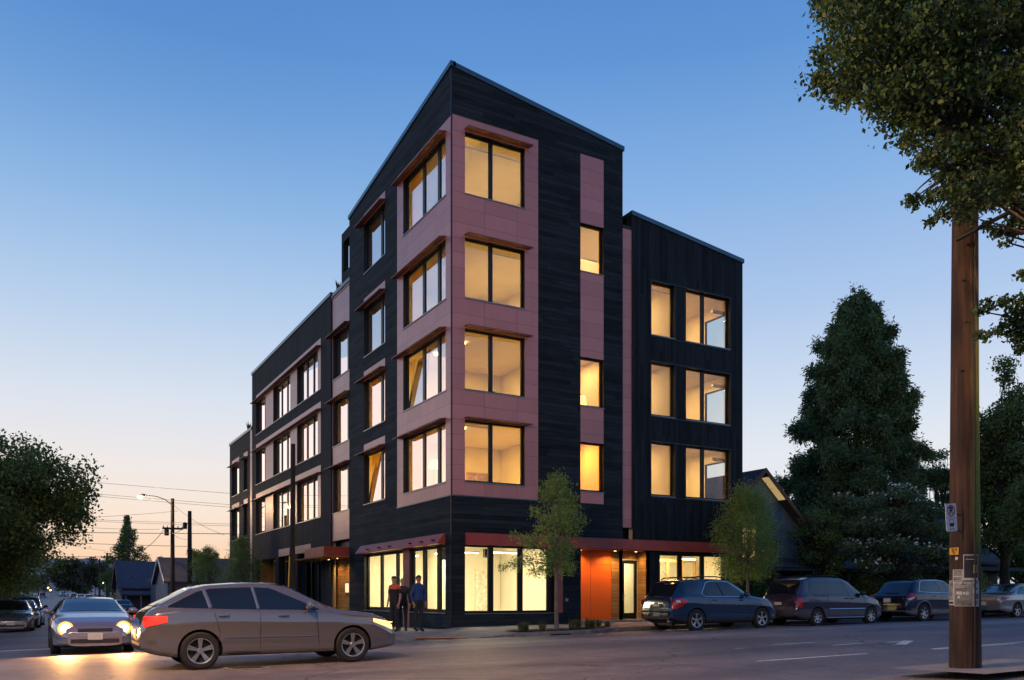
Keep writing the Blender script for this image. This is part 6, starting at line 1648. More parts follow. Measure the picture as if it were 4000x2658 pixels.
# a second lamp of the same street, on its own post behind the camera (seen mirrored in the parked cars' windows)
lp = thing('street_lamp', 'street lamp on a steel post at the near corner, out of the photo', 'street lamp', (-15.2, -17.2, base(-15, -17))); m = MB(); m.tube([(0, 0, 0), (0, 0, 8.2)], [.11, .07], 12); m.tube([(0, 0, 8.1), (.8, .3, 8.6), (2.0, .8, 8.7)], .035, 8); m.build('post', M['steel'], lp, smooth=True)
m = MB(); m.lathe([(.02, 8.76), (.12, 8.74), (.16, 8.66)], c=(2.2, .9, 0), n=18); hd = m.build('lamp_head', M['steel'], lp, smooth=True); m = MB(); m.lathe([(.15, 8.66), (.11, 8.60), (0, 8.58)], c=(2.2, .9, 0), n=18); m.build('lamp_bowl', emis('sodium_bowl_b', (1, .55, .18), 25), hd, smooth=True)
sodium((2.2, .9, 8.52), 5500, lp)

# --- poles down the side street
def upole(px, d, pyt, lab, r=.14, cross=None, X=None):
    x, y = gfar(px, d); g0 = base(x, y)+.1; h = 1.19+(2330.5-pyt)/3320*d-g0
    p = thing('utility_pole', lab, 'utility pole', (x, y, g0), 0, 'utility poles along the side street')
    m = MB(); m.tube([(0, 0, -.2), (0, 0, h*.5), (0, 0, h)], [r*1.15, r, r*.8], 12); m.build('shaft', M['pole_dark'], p, smooth=True, angle=50)
    if cross:
        for (py, w_) in cross:
            z = 1.19+(2330.5-py)/3320*d-g0; m = MB(); m.box(-w_, w_, -.06-r*.9, .05-r*.9, z-.07, z+.07); c = m.build('crossarm', M['pole_dark'], p)
            m = MB()
            for k in (-.9, -.5, .5, .9): m.lathe([(.03, z+.07), (.045, z+.12), (.03, z+.2), (0, z+.21)], c=(k*w_, -r*.9, 0), n=8)
            m.build('insulator', M['steel'], c)
    return p, g0, h
p1, g1, h1 = upole(674, 62.7, 1948, 'utility pole carrying the lit street lamp', .15, [(2066, .72)])
z1 = 1.19+(2330.5-1946)/3320*62.7-g1
m = MB(); m.tube([(0, 0, z1-.55), (-.5, 0, z1-.15), (-1.1, 0, z1+.05), (-1.85, 0, z1+.10)], [.035, .03, .028, .025], 8); m.build('lamp_arm', M['plastic'], p1, smooth=True)
m = MB(); m.tube([(-1.8, 0, z1+.10), (-2.0, 0, z1+.10), (-2.25, 0, z1+.04)], [.06, .10, .05], 8); hd = m.build('lamp_head', M['steel'], p1, smooth=True)
m = MB(); m.lathe([(.16, .03), (.24, -.04), (.14, -.18), (0, -.24)], c=(-2.2, 0, z1+.02), n=14); m.build('lamp_bowl', emis('lit_bowl', (1.0, .62, .22), 4), hd, smooth=True)
sodium((-2.2, 0, z1-.22), 1500, p1)
m = MB(); zt = 1.19+(2330.5-2082)/3320*62.7-g1
m.lathe([(.16, zt-.22), (.17, zt+.2), (.06, zt+.26), (0, zt+.27)], c=(-.42, -.1, 0), n=14); m.build('transformer', M['plastic'], p1, smooth=True)
p2, g2, h2_ = upole(741, 55.9, 1997, 'utility pole right of the lamp pole, in front of the blue house', .15)
m = MB(); zt = 1.19+(2330.5-2056)/3320*55.9-g2; m.lathe([(.13, zt-.2), (.14, zt+.18), (.05, zt+.24), (0, zt+.25)], c=(-.30, -.05, 0), n=12); m.build('transformer', M['plastic'], p2, smooth=True)
upole(502, 95, 2072, 'utility pole in front of the conical evergreen', .15)
upole(418, 118, 2160, 'distant utility pole with crossarms, right of the pair', .15, [(2178, .75), (2200, .6)])
upole(389, 150, 2184, 'distant utility pole with crossarms, left of the pair', .16, [(2203, .8)])
upole(322, 190, 2225, 'tiny distant pole in front of the broad tree crown', .12)
# stub pole in front of the building and its yellow guy guard
sx_, sy_ = gfar(1143, 32.6); g3 = base(sx_, sy_)+.2
sp3 = thing('stub_pole', 'dark sawn-off wooden pole on the pavement in front of the west wing', 'pole', (sx_, sy_, g3)); m = MB(); hh = 1.19+(2330.5-1735)/3320*32.6-g3
m.tube([(-.03, 0, -.2), (0, 0, hh*.5), (.02, 0, hh)], [.115, .10, .082], 14); m.build('shaft', simple('black_creosote', (.022, .017, .014), .85, 0, .35, 6, .4, (4, 4, .3)), sp3, smooth=True, angle=50)
a3 = pt(1131, 2175, 31.5); b3 = pt(1122, 2420, 30.2)
gy = thing('guy_guard', 'yellow plastic guard on the guy wire beside the stub pole', 'guy wire', tuple(b3)); m = MB(); m.tube([(0, 0, 0), a3-b3], .022, 8); m.build('guard', simple('yellow_plastic', (.75, .42, .02), .5), gy, smooth=True)
m = MB(); m.tube([a3-b3, pt(1143, 1800, 32.5)-b3], .006, 5); m.build('wire', M['wire'], gy)
# wires: spans over the side street
def wire(a, b, sag, lab, r=.012, n=16):
    a, b = Vector(a), Vector(b); m = MB()
    m.tube([a.lerp(b, i/n)-Vector((0, 0, sag*4*(i/n)*(1-i/n))) for i in range(n+1)], r, 5)
    o = m.build('overhead_wire', M['wire']); tag(o, lab, 'wire', 'overhead wires across the side street')
def W_(c0, c1, d0, d1, sag, lab, r=.012, ext=True):
    (x0, y0), (x1, y1) = c0, c1; x0, y0, x1, y1 = 150+x0/2.95, 1900+y0/2.95, 150+x1/2.95, 1900+y1/2.95
    a, b = pt(x0, y0, d0), pt(x1, y1, d1)
    if ext: a = a-(b-a)*.55
    wire(a, b, sag, lab, r)
W_((560, -60), (2330, 92), 62, 62, .05, 'topmost thin wire crossing the sky left of the building')
W_((560, 72), (2330, 222), 62.6, 62.6, .05, 'upper wire passing just above the lit street lamp')
W_((590, 100), (2330, 252), 62.8, 62.8, .05, 'wire passing just below the lit street lamp')
W_((570, 342), (1610, 285), 64, 62.7, .12, 'twisted cable rising from the left tree to the lamp pole')
W_((600, 378), (2330, 440), 66, 60, .05, 'upper of two close wires below the lamp')
W_((600, 396), (2330, 462), 66, 60, .05, 'lower of two close wires below the lamp')
W_((500, 450), (1400, 497), 66, 62.7, .15, 'wire from the left tree to the crossarm of the lamp pole')
W_((380, 528), (2330, 550), 68, 58, .03, 'thick cable level with the crossarm of the lamp pole', .025)
W_((420, 648), (1710, 694), 70, 56, .05, 'lower thick cable passing behind the conical evergreen', .018)
W_((455, 690), (900, 765), 80, 100, .05, 'low thin wire sloping down toward the distant poles')
W_((1560, 215), (2140, 560), 62.7, 50, .25, 'service wire falling from the lamp pole to the building', ext=False)
W_((1560, 560), (1720, 612), 62.7, 55.9, .1, 'short wire between the two near utility poles', ext=False)
W_((1000, 712), (1440, 512), 95, 62.7, .9, 'sagging loop of cable between the evergreen pole and the lamp pole', .022, False)
W_((860, 830), (1000, 712), 118, 95, .3, 'sagging cable between the distant pole and the evergreen pole', .03, False)
W_((1560, 540), (1720, 425), 62.7, 55.9, .15, 'slack cable between the transformers of the two near poles', .018, False)
W_((200, 800), (800, 812), 118, 118, .1, 'distant wire along the foot of the hills', .03)
# stop sign with one-way plate
sgx, sgy = gfar(501, 87.7); g4 = base(sgx, sgy)+.1; st_ = thing('stop_sign', 'red stop sign under a one way plate on a post down the side street', 'sign', (sgx, sgy, g4), -yaw0*0.3)
zc_ = 1.19+(2330.5-2285)/3320*87.7-g4
m = MB(); m.tube([(0, .02, 0), (0, .02, zc_+.85)], .03, 8); m.build('post', M['steel'], st_, smooth=True)
def octo(r, y): return [(r*math.cos(rad(22.5+45*k)), y, zc_+r*math.sin(rad(22.5+45*k))) for k in range(8)]
m = MB(); m.poly(octo(.41, -.02)); m.poly(octo(.41, -.014)[::-1]); pp = m.build('octagon', M['signwhite'], st_); m = MB(); m.poly(octo(.385, -.024)); m.build('red_face', simple('stop_red', (.42, .02, .02), .5), pp)
put_text('STOP', .30, lambda x, y: Vector((x, -.03, zc_+y)), M['signwhite'], pp, 'lettering', .004)
m = MB(); m.box(-.5, .5, -.02, -.014, zc_+.48, zc_+.78); ow = m.build('one_way_plate', M['ink'], st_)
m = MB(); m.poly([(-.46, -.024, zc_+.63), (-.30, -.024, zc_+.52), (-.30, -.024, zc_+.57), (.46, -.024, zc_+.57), (.46, -.024, zc_+.69), (-.30, -.024, zc_+.69), (-.30, -.024, zc_+.74)]); m.build('arrow', M['signwhite'], ow)
put_text('ONE WAY', .115, lambda x, y: Vector((x+.06, -.028, zc_+.63+y)), M['ink'], ow, 'lettering', .002)
# far traffic signals
def signal(px, py, d, col, lab):
    x, y = gfar(px, d); g0 = base(x, y); z = 1.19+(2330.5-py)/3320*d-g0; s = thing('traffic_signal', lab, 'traffic light', (x, y, g0), 0, 'traffic lights far down the street')
    m = MB(); m.tube([(.3, 0, 0), (.3, 0, z+.6)], .06, 6); m.build('post', M['steel'], s); m = MB(); m.box(-.17, .17, -.12, .1, z-.55, z+.55); h = m.build('housing', M['plastic'], s)
    m = MB(); m.lathe([(0, -.16), (.16, -.15), (.18, -.121)], axis='y', c=(0, 0, z), n=12); m.build('lens', emis('signal_'+lab[:5], col, 10), h)
signal(188, 2297, 205, (1, .45, .08), 'amber traffic light far down the street, upper of two'); signal(197, 2306, 190, (1, .5, .1), 'amber traffic light far down the street, lower of two'); signal(403, 2277, 150, (.5, 1, .3), 'green traffic light on the right far down the street')
# manhole, drain, tactile ramp
def disc(name, lab, cat, X, Y, r, mat, ringmat):
    t = thing(name, lab, cat, (X, Y, gz(X, Y))); m = MB(); m.lathe([(r, 0), (r, .012), (r*.9, .014), (0, .016)], n=36); o = m.build('cover', mat, t)
    m = MB(); m.lathe([(r*1.22, .004), (r*1.18, .010), (r*1.01, .011)], n=36); m.build('collar', ringmat, t)
    m = MB()
    for i in range(-3, 4):
        for j in range(-3, 4):
            if i*i+j*j < 10: m.box(i*r*.24-.03, i*r*.24+.03, j*r*.24-.03, j*r*.24+.03, .0165, .021)
    m.build('studs', mat, t); return t
mx, my = gfar(963, 14.4); disc('manhole_cover', 'round manhole cover in the road in front of the silver car', 'manhole cover', mx, my, .31, simple('cast_iron', (.10, .10, .10), .45, .6, .3, 12), M['concrete'])
dr = thing('storm_drain', 'slot of a storm drain in the kerb below the young tree', 'drain', (1.9, -3.68, base(1.9, -3.7))); m = MB(); m.box(-.38, .38, -.02, .03, .01, .075); m.build('opening', simple('drain_black', (.004, .004, .004), .9), dr, ); m = MB(); m.box(-.5, .5, -.03, .15, .08, .158); m.box(-.5, -.385, -.03, .1, -.02, .079); m.box(.385, .5, -.03, .1, -.02, .079); m.build('hood', M['kerb'], dr)
dr.rotation_euler = (0, 0, rad(4))
tpv = thing('tactile_ramp', 'orange tactile strip on the kerb ramp at the corner', 'kerb ramp', (-1.75, -3.05, base(-1.75, -3.05)+.055), rad(-28)); m = MB(); m.box(-.75, .75, -.28, .28, 0, .012); m.build('mat', simple('tactile_orange', (.55, .20, .05), .7, 0, .2, 6), tpv)
m = MB()
for i in range(14):
    for j in range(5): m.lathe([(.022, .012), (.014, .019), (0, .02)], c=(-.68+i*.105, -.21+j*.105, 0), n=6)
m.build('domes', simple('tactile_dome', (.5, .18, .05), .7), tpv)

# ------------------------------------------------------------------ houses
M['roof_sh'] = simple('asphalt_shingles', (.055, .058, .070), .9, 0, .3, 3, .3, (1, 1, 6)); M['siding'] = simple('blue_grey_siding', (.14, .19, .24), .7, 0, .12, 3, 0, (1, 1, 12)); M['siding_d'] = simple('dark_siding', (.05, .042, .036), .75, 0, .2, 3, 0, (1, 1, 10)); M['trim_r'] = simple('red_brown_trim', (.16, .06, .04), .6); M['trim_w'] = simple('white_trim', (.5, .52, .55), .6)
M['winlit'] = emis('lit_window', (1.0, .62, .25), .9, (.3, .2, .1)); M['windark'] = simple('dark_window_glass', (.02, .025, .035), .08, 0, .1, 1, coat=1.0); M['eave_glow_y'] = emis('eave_glow', (1.0, .70, .28), .42, (.5, .4, .2)); M['winblue'] = simple('pale_window', (.25, .28, .36), .15, 0, .2, 2, coat=1.0)
def gable(root, x0, x1, y0, y1, ze, zr, wall, roof, trim, over=.45, axis='y', th=.14, name='wall'):
    """axis = direction of the ridge; the gable faces the other way"""
    m = MB(); P2 = (lambda a, b, z: (a, b, z)) if axis == 'y' else (lambda a, b, z: (b, a, z))
    A0_, A1_, B0, B1 = (x0, x1, y0, y1) if axis == 'y' else (y0, y1, x0, x1); mid = (A0_+A1_)/2
    m.quad(P2(A0_, B0, -.3), P2(A0_, B1, -.3), P2(A0_, B1, ze), P2(A0_, B0, ze)); m.quad(P2(A1_, B0, -.3), P2(A1_, B1, -.3), P2(A1_, B1, ze), P2(A1_, B0, ze))
    for b in (B0, B1): m.poly([P2(A0_, b, -.3), P2(A1_, b, -.3), P2(A1_, b, ze), P2(mid, b, zr), P2(A0_, b, ze)])
    m.build(name, wall, root); sl = (zr-ze)/(mid-A0_); m = MB()
    for s_, a in ((-1, A0_), (1, A1_)):
        e = a+s_*over; zE = ze-over*sl
        vs = [P2(e, B0-over, zE), P2(e, B1+over, zE), P2(mid, B1+over, zr), P2(mid, B0-over, zr)]; up = [(p[0], p[1], p[2]+th*1.2) for p in vs]
        lo = [(p[0], p[1], p[2]+.01) for p in vs]; m.add(lo+up, [(0, 3, 2, 1), (4, 5, 6, 7), (0, 1, 5, 4), (1, 2, 6, 5), (2, 3, 7, 6), (3, 0, 4, 7)])
    rf = m.build('roof', roof, root); m = MB()
    for s_, a in ((-1, A0_), (1, A1_)):
        e = a+s_*over; zE = ze-over*sl; p, q = Vector(P2(e, B0-over-.03, zE)), Vector(P2(mid, B0-over-.03, zr)); d = Vector((0, 0, .19)); t = Vector(P2(0, .05, 0))
        m.add([p-d*.2, q-d*.2, q+d, p+d, p-d*.2+t, q-d*.2+t, q+d+t, p+d+t], [(0,1,2,3),(7,6,5,4),(0,4,5,1),(1,5,6,2),(2,6,7,3),(3,7,4,0)])
    m.build('bargeboard', trim, rf)
    return rf
def flatwin(root, F, u0, u1, z0, z1, glass, trim, tw=.08, name='window'):
    m = MB(); fbox(m, F, u0-tw, u0, z0-tw, z1+tw, -.05, .02); fbox(m, F, u1, u1+tw, z0-tw, z1+tw, -.05, .02); fbox(m, F, u0, u1, z1, z1+tw, -.05, .02); fbox(m, F, u0, u1, z0-tw, z0, -.05, .02); fbox(m, F, u0, u1, (z0+z1)/2-.025, (z0+z1)/2+.025, -.04, .0)
    w_ = m.build(name, trim, root); m = MB(); m.quad(F(u0, z0, -.015), F(u1, z0, -.015), F(u1, z1, -.015), F(u0, z1, -.015)); m.build('pane', glass, w_)
def placed(name, lab, x, y, rz=0): return thing(name, lab, 'house', (x, y, base(x, min(y, 500))+.2), rz)
h1_ = placed('house', 'blue-grey gabled house with an arched window just right of the building', 18.05, 4.2)
gable(h1_, -3.6, 3.6, 0, 9, 3.55, 6.75, M['siding'], M['roof_sh'], M['trim_r'], .55)
Fh = lambda u, z, d: (u, d, z)
flatwin(h1_, Fh, -1.0, -.1, 2.6, 4.1, M['winlit'], M['trim_r'], .1); flatwin(h1_, Fh, -2.5, -1.5, 2.5, 3.6, M['winblue'], M['trim_w']); flatwin(h1_, Fh, .4, 1.2, 2.5, 3.6, M['windark'], M['trim_r'])
m = MB(); arcp = [(-.55+.62*math.cos(rad(a)), -.06, 4.15+.62*math.sin(rad(a))) for a in range(0, 181, 12)]; m.tube(arcp, .08, 6); m.box(-.62, -.48, -.07, -.01, 4.75, 5.15); m.build('arch_trim', M['trim_r'], h1_)
m = MB(); zs_ = lambda x: 6.75-.889*x-.03; m.quad((.22, -.50, zs_(.22)), (1.35, -.50, zs_(1.35)), (1.35, -.06, zs_(1.35)), (.22, -.06, zs_(.22))); m.build('eave_glow', M['eave_glow_y'], h1_)  # sheet glows by itself in place of light falling on the soffit
m = MB(); m.box(-3.8, 6.0, -2.4, -.05, 2.05, 2.2); m.add([(-3.9, -2.5, 2.2), (6.1, -2.5, 2.2), (6.1, -.02, 2.75), (-3.9, -.02, 2.75)], [(0, 1, 2, 3)]); pr = m.build('porch_roof', M['roof_sh'], h1_)
for x in (-3.6, -1.2, 1.2, 3.6, 5.8): m = MB(); m.box(x-.08, x+.08, -2.3, -2.14, -.3, 2.05); m.build('porch_post', M['siding_d'], pr)
h2_ = placed('house', 'dark house with a lit yellow gable end half hidden by the cedar', 25.6, 8.5)
gable(h2_, -6.6, 4.6, 0, 9, 3.6, 6.7, M['siding_d'], M['roof_sh'], M['siding_d'], .5, axis='x')
m = MB(); m.poly([(-3.6, -.62, 3.9), (-2.6, -.62, 3.9), (-2.6, -.62, 2.7), (-2.9, -.62, 2.75)]); m.build('eave_glow', M['eave_glow_y'], h2_)  # glowing sheet added for the lit patch of wall under the eave
flatwin(h2_, Fh, 1.0, 2.0, .6, 2.2, M['windark'], M['siding']); flatwin(h2_, Fh, -2.4, -1.4, .6, 2.2, M['windark'], M['siding'])
h3_ = placed('house', 'dark house with white gable trim glimpsed left of the big pole', 39.5, 14.5); gable(h3_, -4, 4, 0, 9, 3.2, 6.6, M['siding'], M['roof_sh'], M['trim_w'], .6); flatwin(h3_, Fh, -1, 1, .8, 2.2, M['windark'], M['trim_w'])
h4_ = placed('house', 'brown house with a tapered white porch post behind the sedan', 35.5, 5.8); gable(h4_, -4.2, 4.6, 0, 8, 3.0, 6.0, M['siding_d'], M['roof_sh'], M['siding_d'], .5, axis='x')
m = MB(); m.add([(-2.0, -1.6, -.3), (-1.45, -1.6, -.3), (-1.45, -1.1, -.3), (-2.0, -1.1, -.3), (-1.85, -1.5, 2.2), (-1.6, -1.5, 2.2), (-1.6, -1.25, 2.2), (-1.85, -1.25, 2.2)], [(0,3,2,1),(4,5,6,7),(0,1,5,4),(1,2,6,5),(2,3,7,6),(3,0,4,7)]); m.build('porch_post', M['trim_w'], h4_); m = MB(); m.box(-4.6, 4.8, -1.8, -.02, 2.2, 2.4); m.build('porch_roof', M['roof_sh'], h4_)
# houses on the left, beyond the building
bx0, by0 = gfar(608, 88); h5_ = placed('house', 'dark blue house with a long steep roof left of the lamp pole', bx0, by0, 0); gable(h5_, -3.2, 3.6, 0, 7, 2.6, 5.15, simple('navy_siding', (.05, .055, .085), .7, 0, .1, 3), simple('slate_roof', (.07, .075, .105), .9, 0, .15, 3), M['trim_r'], .4, axis='x')
m = MB(); m.add([(-3.5, -2.2, 1.75), (2.5, -2.2, 1.75), (2.5, -.02, 2.25), (-3.5, -.02, 2.25)], [(0, 1, 2, 3)]); m.box(-3.4, 2.4, -2.15, -2.05, 1.62, 1.74); pr = m.build('porch_roof', M['roof_sh'], h5_)
M['blue_post'] = simple('blue_post', (.16, .18, .30), .6)
for x in (-3.0, -1.6, -.2, 1.2): m = MB(); m.box(x-.07, x+.07, -2.1, -1.96, -.3, 1.62); m.build('porch_post', M['blue_post'], pr)
bx1, by1 = gfar(712, 78); h6_ = placed('house', 'dark blue gabled house with an upper window behind the two near utility poles', bx1, by1, 0); gable(h6_, -1.8, 2.2, 0, 8, 3.2, 4.75, simple('navy_siding_b', (.045, .05, .085), .7, 0, .1, 3), M['roof_sh'], M['trim_r'], .4)
flatwin(h6_, Fh, -.6, .6, 2.6, 3.5, M['windark'], M['siding']); m = MB(); m.box(-2.2, 2.6, -1.6, -.02, 2.0, 2.12); m.build('porch_roof', M['roof_sh'], h6_)
bx2, by2 = gfar(870, 66); h7_ = placed('house', 'grey house behind the two young street trees', bx2, by2, 0); gable(h7_, -4, 4, 0, 7, 2.6, 4.4, M['siding'], M['roof_sh'], M['trim_w'], .3, axis='x')
bx3, by3 = gfar(-60, 62); h8_ = placed('house', 'dark house under the left trees', bx3-2, by3, 0); gable(h8_, -4, 4, 0, 9, 3, 5.5, M['siding_d'], M['roof_sh'], M['trim_w'], .4)

for i, (x, y, w_, d_, ze, zr, lab) in enumerate(((2, -37, 16, 10, 5.6, 7.4, 'low shop building across the road behind the camera'), (24, -36, 14, 9, 4.2, 7.0, 'brown house across the road to the south-east'), (-27, -33, 11, 10, 4.5, 7.5, 'grey house on the south-west corner behind the camera'))):
    hh_ = placed('house', lab, x, y); gable(hh_, -w_/2, w_/2, -d_/2, d_/2, ze, zr, (M['siding_d'], M['siding'], M['siding'])[i], M['roof_sh'], M['trim_w'], .3, axis='x')
    Fn = lambda u, z, d, y1=d_/2: (u, y1-d, z)
    for u in (-4, 0, 3.2): flatwin(hh_, Fn, u, u+1.6, 1.0, 2.8, M['winlit'] if (u == 0) else M['windark'], M['trim_w'])
# ------------------------------------------------------------------ people
def person(name_label, X, Y, rz, H, shirt, pants, skin, hairc, yoke=None, hair='short', sleeves=True, lean=0.0, arm=0.0):
    """one skinned body; clothing is coloured by region, hair is a child"""
    z0 = base(X, Y)+.20; k = H/1.75
    root = thing('person', name_label, 'person', (X, Y, z0), rz)
    V = []; Ed = []; Rr = []
    def v(x, y, z, r, p=None):
        V.append((x*k, y*k, z*k)); Rr.append(r*k if not isinstance(r, tuple) else (r[0]*k, r[1]*k)); i = len(V)-1
        if p is not None: Ed.append((p, i))
        return i
    pel = v(0, 0, .96, (.155, .115)); wa = v(0, -.005, 1.10, (.150, .11), pel); ch = v(0, .0, 1.28, (.175, .125), wa); sh = v(0, .0, 1.42, (.15, .10), ch); nk = v(0, -.01, 1.50, .062, sh); n2 = v(0, -.02, 1.56, .058, nk); hd = v(0, -.025, 1.635, (.078, .092), n2); ht = v(0, -.02, 1.705, (.066, .078), hd)
    for s_ in (-1, 1):
        so_ = v(s_*.165, .0, 1.415, .068, sh); el_ = v(s_*(.225+arm*.05), .02, 1.13, .044, v(s_*.205, .01, 1.27, .056, so_)); wr_ = v(s_*(.225+arm*.02), -.06, .90, .030, v(s_*.228, -.01, 1.02, .040, el_)); pm = v(s_*.222, -.085, .83, (.022, .040), wr_)
        for j in range(4): a = v(s_*.222+.004*j*s_, -.118+.020*j, .785, .0095, pm); v(s_*.216+.004*j*s_, -.115+.021*j, .735-.006*abs(j-1), .008, a)
        th_ = v(s_*.205, -.125, .825, .010, pm); v(s_*.20, -.145, .785, .009, th_)
        hp_ = v(s_*.092, .0, .88, .098, pel); kn = v(s_*.098, -.012, .50, .060, v(s_*.096, -.005, .70, .082, hp_)); ca = v(s_*.10, .015, .33, .056, kn); an = v(s_*.10, .025, .10, .042, ca); he = v(s_*.10, .02, .045, .045, an); v(s_*.115, -.16, .030, (.042, .028), v(s_*.105, -.07, .04, .046, he))
    me = bpy.data.meshes.new('body'); me.from_pydata(V, Ed, []); o = bpy.data.objects.new('tmp', me); COL.objects.link(o)
    md = o.modifiers.new('s', 'SKIN'); md.use_smooth_shade = True
    for i, r_ in enumerate(Rr): me.skin_vertices[0].data[i].radius = r_ if isinstance(r_, tuple) else (r_, r_)
    me.skin_vertices[0].data[0].use_root = True
    sb = o.modifiers.new('u', 'SUBSURF'); sb.levels = 2; sb.render_levels = 2
    bpy.context.view_layer.update(); res = bpy.data.meshes.new_from_object(o.evaluated_get(bpy.context.evaluated_depsgraph_get())); bpy.data.objects.remove(o)
    res.name = 'body'
    # features on the head: nose, brow
    for vt in res.vertices:
        x, y, z = vt.co/k
        if z > 1.56 and y < -.075 and abs(x) < .022: vt.co.y -= .018*k*max(0, 1-abs(z-1.625)/.03)
    mats = [skin, shirt, pants, M['plastic'], yoke or shirt]
    for m_ in mats: res.materials.append(m_)
    for p in res.polygons:
        x, y, z = p.center/k
        if z < .075: i = 3
        elif z < .97 and abs(x) < .195: i = 2
        elif z < .90: i = 0
        elif z < 1.50:
            i = 1
            if abs(x) > .19 and z < (1.20 if not sleeves else .92): i = 0
            elif yoke and z > 1.345: i = 4
        else: i = 0
        p.material_index = i
    res.polygons.foreach_set('use_smooth', [True]*len(res.polygons))
    b = bpy.data.objects.new('body', res); COL.objects.link(b); b.parent = root
    # hair
    m = MB(); vs = []; n = 18
    for i in range(9):
        ph = math.pi*.5*i/8*1.22
        for j in range(n):
            a = 2*math.pi*j/n; rr = math.sin(ph); zz = math.cos(ph); front = (1-math.sin(a))/2
            if zz < .25 and math.sin(a) < -.1: zz = .25+.02*zz
            vs.append((.088*rr*math.cos(a)*k, (-.018+.104*rr*math.sin(a))*k, (1.665+.098*zz)*k))
    m.add(vs, [(i*n+j, (i+1)*n+j, (i+1)*n+(j+1) % n, i*n+(j+1) % n) for i in range(8) for j in range(n)])
    if hair == 'tail': m.tube([(0, .075*k, 1.69*k), (0, .13*k, 1.70*k), (0, .155*k, 1.62*k), (0, .145*k, 1.53*k)], [.03*k, .034*k, .028*k, .008*k], 8)
    m.build('hair', hairc, root, smooth=True, angle=60)
    m = MB()
    for s_ in (-1, 1): m.lathe([(0, -.006), (.011*k, -.003), (.011*k, .003)], axis='y', c=(s_*.030*k, -.112*k, 1.640*k), n=8)
    m.build('eyes', M['ink'], root)
    m = MB()
    for s_ in (-1, 1): m.tube([(s_*.083*k, -.02*k, 1.665*k), (s_*.094*k, -.012*k, 1.645*k), (s_*.085*k, -.02*k, 1.60*k)], [.010*k, .014*k, .008*k], 6)
    m.tube([(-.024*k, -.108*k, 1.583*k), (0, -.115*k, 1.581*k), (.024*k, -.108*k, 1.583*k)], .006*k, 6)
    m.build('ears_and_mouth', simple('skin_red', (.32, .14, .10), .6), root, smooth=True)
    return root
sk1 = simple('skin_tan', (.36, .19, .12), .55, 0, .1, 8); sk2 = simple('skin_pale', (.45, .27, .19), .55, 0, .1, 8)
cl_black = simple('black_cotton', (.014, .014, .016), .85, 0, .3, 9); cl_orange = simple('orange_yoke', (.55, .09, .03), .8, 0, .12, 9); cl_blue = simple('blue_fleece', (.020, .055, .19), .85, 0, .2, 9); cl_jean = simple('dark_denim', (.018, .020, .030), .85, 0, .3, 9); hair_b = simple('dark_hair', (.018, .012, .009), .55, 0, .3, 40); hair_g = simple('grey_blond_hair', (.26, .20, .14), .6, 0, .3, 40); cl_grey = simple('charcoal_jacket', (.03, .028, .035), .85, 0, .2, 9)
def at_px(px, d): return gfar(px, d)
x, y = at_px(1541, 25.7); person('person with dark tied-back hair in a black and orange shirt, leftmost of three', x, y, rad(-62), 1.68, cl_black, cl_black, sk1, hair_b, cl_orange, 'tail', False)
x, y = at_px(1573, 26.3); person('fair-haired person in a charcoal jacket standing between the other two by the shop windows', x, y, rad(-20), 1.62, cl_grey, cl_jean, sk2, hair_g, None, 'short', True)
x, y = at_px(1634, 26.0); person('person in a blue fleece and dark trousers, rightmost of the three by the shop windows', x, y, rad(12), 1.70, cl_blue, cl_jean, sk1, hair_b, None, 'short', True, arm=1)
# ------------------------------------------------------------------ camera, sky, light
f_px = 3320.0; yaw = rad(29.424); CX, CY, CZ = -11.9716, -25.2796, 1.19
cam = bpy.data.cameras.new('camera'); co = bpy.data.objects.new('camera', cam); COL.objects.link(co)
cam.sensor_width = 36; cam.lens = f_px/4000*36; cam.shift_y = (2330.5-1329)/4000; cam.clip_start = 0.1; cam.clip_end = 5000
co.location = (CX, CY, CZ); co.rotation_euler = (rad(90), 0, -yaw); scene.camera = co

w = bpy.data.worlds.new('World'); scene.world = w; w.use_nodes = True; nt = w.node_tree; bg = nt.nodes['Background']
sun_az = rad(5)     # from +Y toward +X: where the sun went down, over the side street
tc = nt.nodes.new('ShaderNodeTexCoord'); sp = nt.nodes.new('ShaderNodeSeparateXYZ'); nt.links.new(tc.outputs['Generated'], sp.inputs[0])
z = math_(nt, 'MAXIMUM', sp.outputs[2], 0.0)
el = math_(nt, 'DIVIDE', math_(nt, 'ARCSINE', z), math.pi/2)
def st(lst): return [(a/90.0, srgb(*c)) for a, c in lst]
warm = ramp(nt, el, st([(0, (238, 192, 156)), (2.5, (248, 214, 184)), (5, (248, 230, 214)), (8, (240, 235, 234)), (12, (221, 230, 243)), (17, (188, 212, 240)), (23, (146, 187, 232)), (29, (96, 150, 212)), (34, (60, 118, 190)), (45, (46, 96, 165)), (90, (24, 56, 112))]))
cool = ramp(nt, el, st([(0, (206, 206, 218)), (4, (236, 234, 236)), (9, (232, 237, 244)), (13, (210, 224, 244)), (18, (178, 204, 240)), (25, (138, 181, 232)), (32, (98, 152, 217)), (38, (78, 132, 203)), (50, (52, 104, 176)), (90, (26, 60, 118))]))
back = ramp(nt, el, st([(0, (146, 146, 165)), (6, (172, 174, 192)), (14, (150, 176, 212)), (25, (108, 150, 208)), (45, (60, 108, 178)), (90, (26, 60, 118))]))
def dotp(ax):
    n = nt.nodes.new('ShaderNodeVectorMath'); n.operation = 'DOT_PRODUCT'; nt.links.new(tc.outputs['Generated'], n.inputs[0]); n.inputs[1].default_value = ax
    return n.outputs['Value']
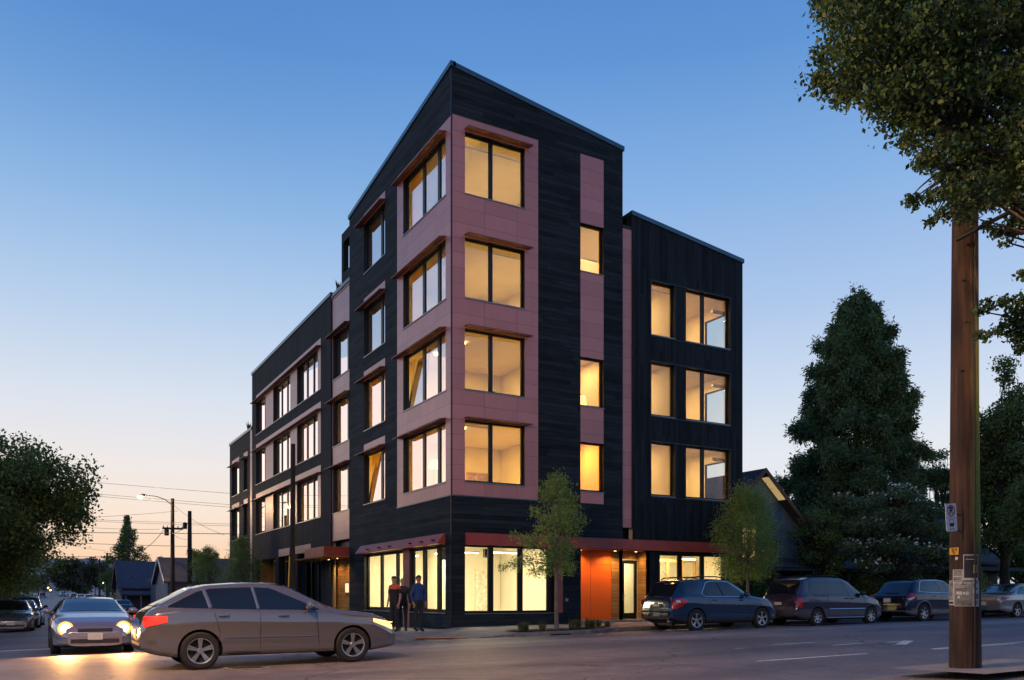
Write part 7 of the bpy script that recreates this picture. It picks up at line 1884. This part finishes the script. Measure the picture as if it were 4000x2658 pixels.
def mr(x, a, b):
    n = nt.nodes.new('ShaderNodeMapRange'); n.interpolation_type = 'SMOOTHSTEP'; nt.links.new(x, n.inputs[0]); n.inputs[1].default_value = a; n.inputs[2].default_value = b; return n.outputs[0]
d1 = dotp((math.sin(sun_az), math.cos(sun_az), 0))
c1 = mixc(nt, mr(d1, 0.76, 0.985), cool, warm)
c2 = mixc(nt, mr(d1, -0.75, 0.15), back, c1)
sky = nt.nodes.new('ShaderNodeTexSky'); sky.sky_type = 'NISHITA'; sky.sun_disc = False
sky.sun_elevation = rad(1.5); sky.sun_rotation = sun_az; sky.altitude = 50; sky.dust_density = 1.5
sc_ = nt.nodes.new('ShaderNodeVectorMath'); sc_.operation = 'SCALE'; nt.links.new(sky.outputs[0], sc_.inputs[0]); sc_.inputs['Scale'].default_value = 0.10
hz = noise(nt, tc.outputs['Generated'], 2.2, 3)
c3 = mixc(nt, 0.03, c2, sc_.outputs[0])
hs = nt.nodes.new('ShaderNodeHueSaturation'); nt.links.new(c3, hs.inputs['Color'])
v_ = nt.nodes.new('ShaderNodeMapRange'); nt.links.new(hz, v_.inputs[0]); v_.inputs[3].default_value = 0.96; v_.inputs[4].default_value = 1.04
nt.links.new(v_.outputs[0], hs.inputs['Value'])
nt.links.new(hs.outputs[0], bg.inputs[0]); bg.inputs[1].default_value = 1.0

sun = bpy.data.lights.new('sun', 'SUN'); sun.energy = 0.08; sun.angle = rad(24); sun.color = (1.0, 0.55, 0.32)
so = bpy.data.objects.new('sun', sun); COL.objects.link(so)
el_s = rad(4); az = rad(-22)
dirv = Vector((math.sin(az)*math.cos(el_s), math.cos(az)*math.cos(el_s), math.sin(el_s)))
so.rotation_euler = (-dirv).to_track_quat('-Z', 'Y').to_euler(); so.location = (0, 40, 30)

scene.view_settings.view_transform = 'Standard'; scene.view_settings.look = 'None'; scene.view_settings.exposure = 0
scene.cycles.use_denoising = True
scene.cycles.max_bounces = 8; scene.cycles.diffuse_bounces = 4; scene.cycles.glossy_bounces = 4; scene.cycles.transparent_max_bounces = 16; scene.cycles.sample_clamp_indirect = 6
scene.cycles.caustics_reflective = False; scene.cycles.caustics_refractive = False
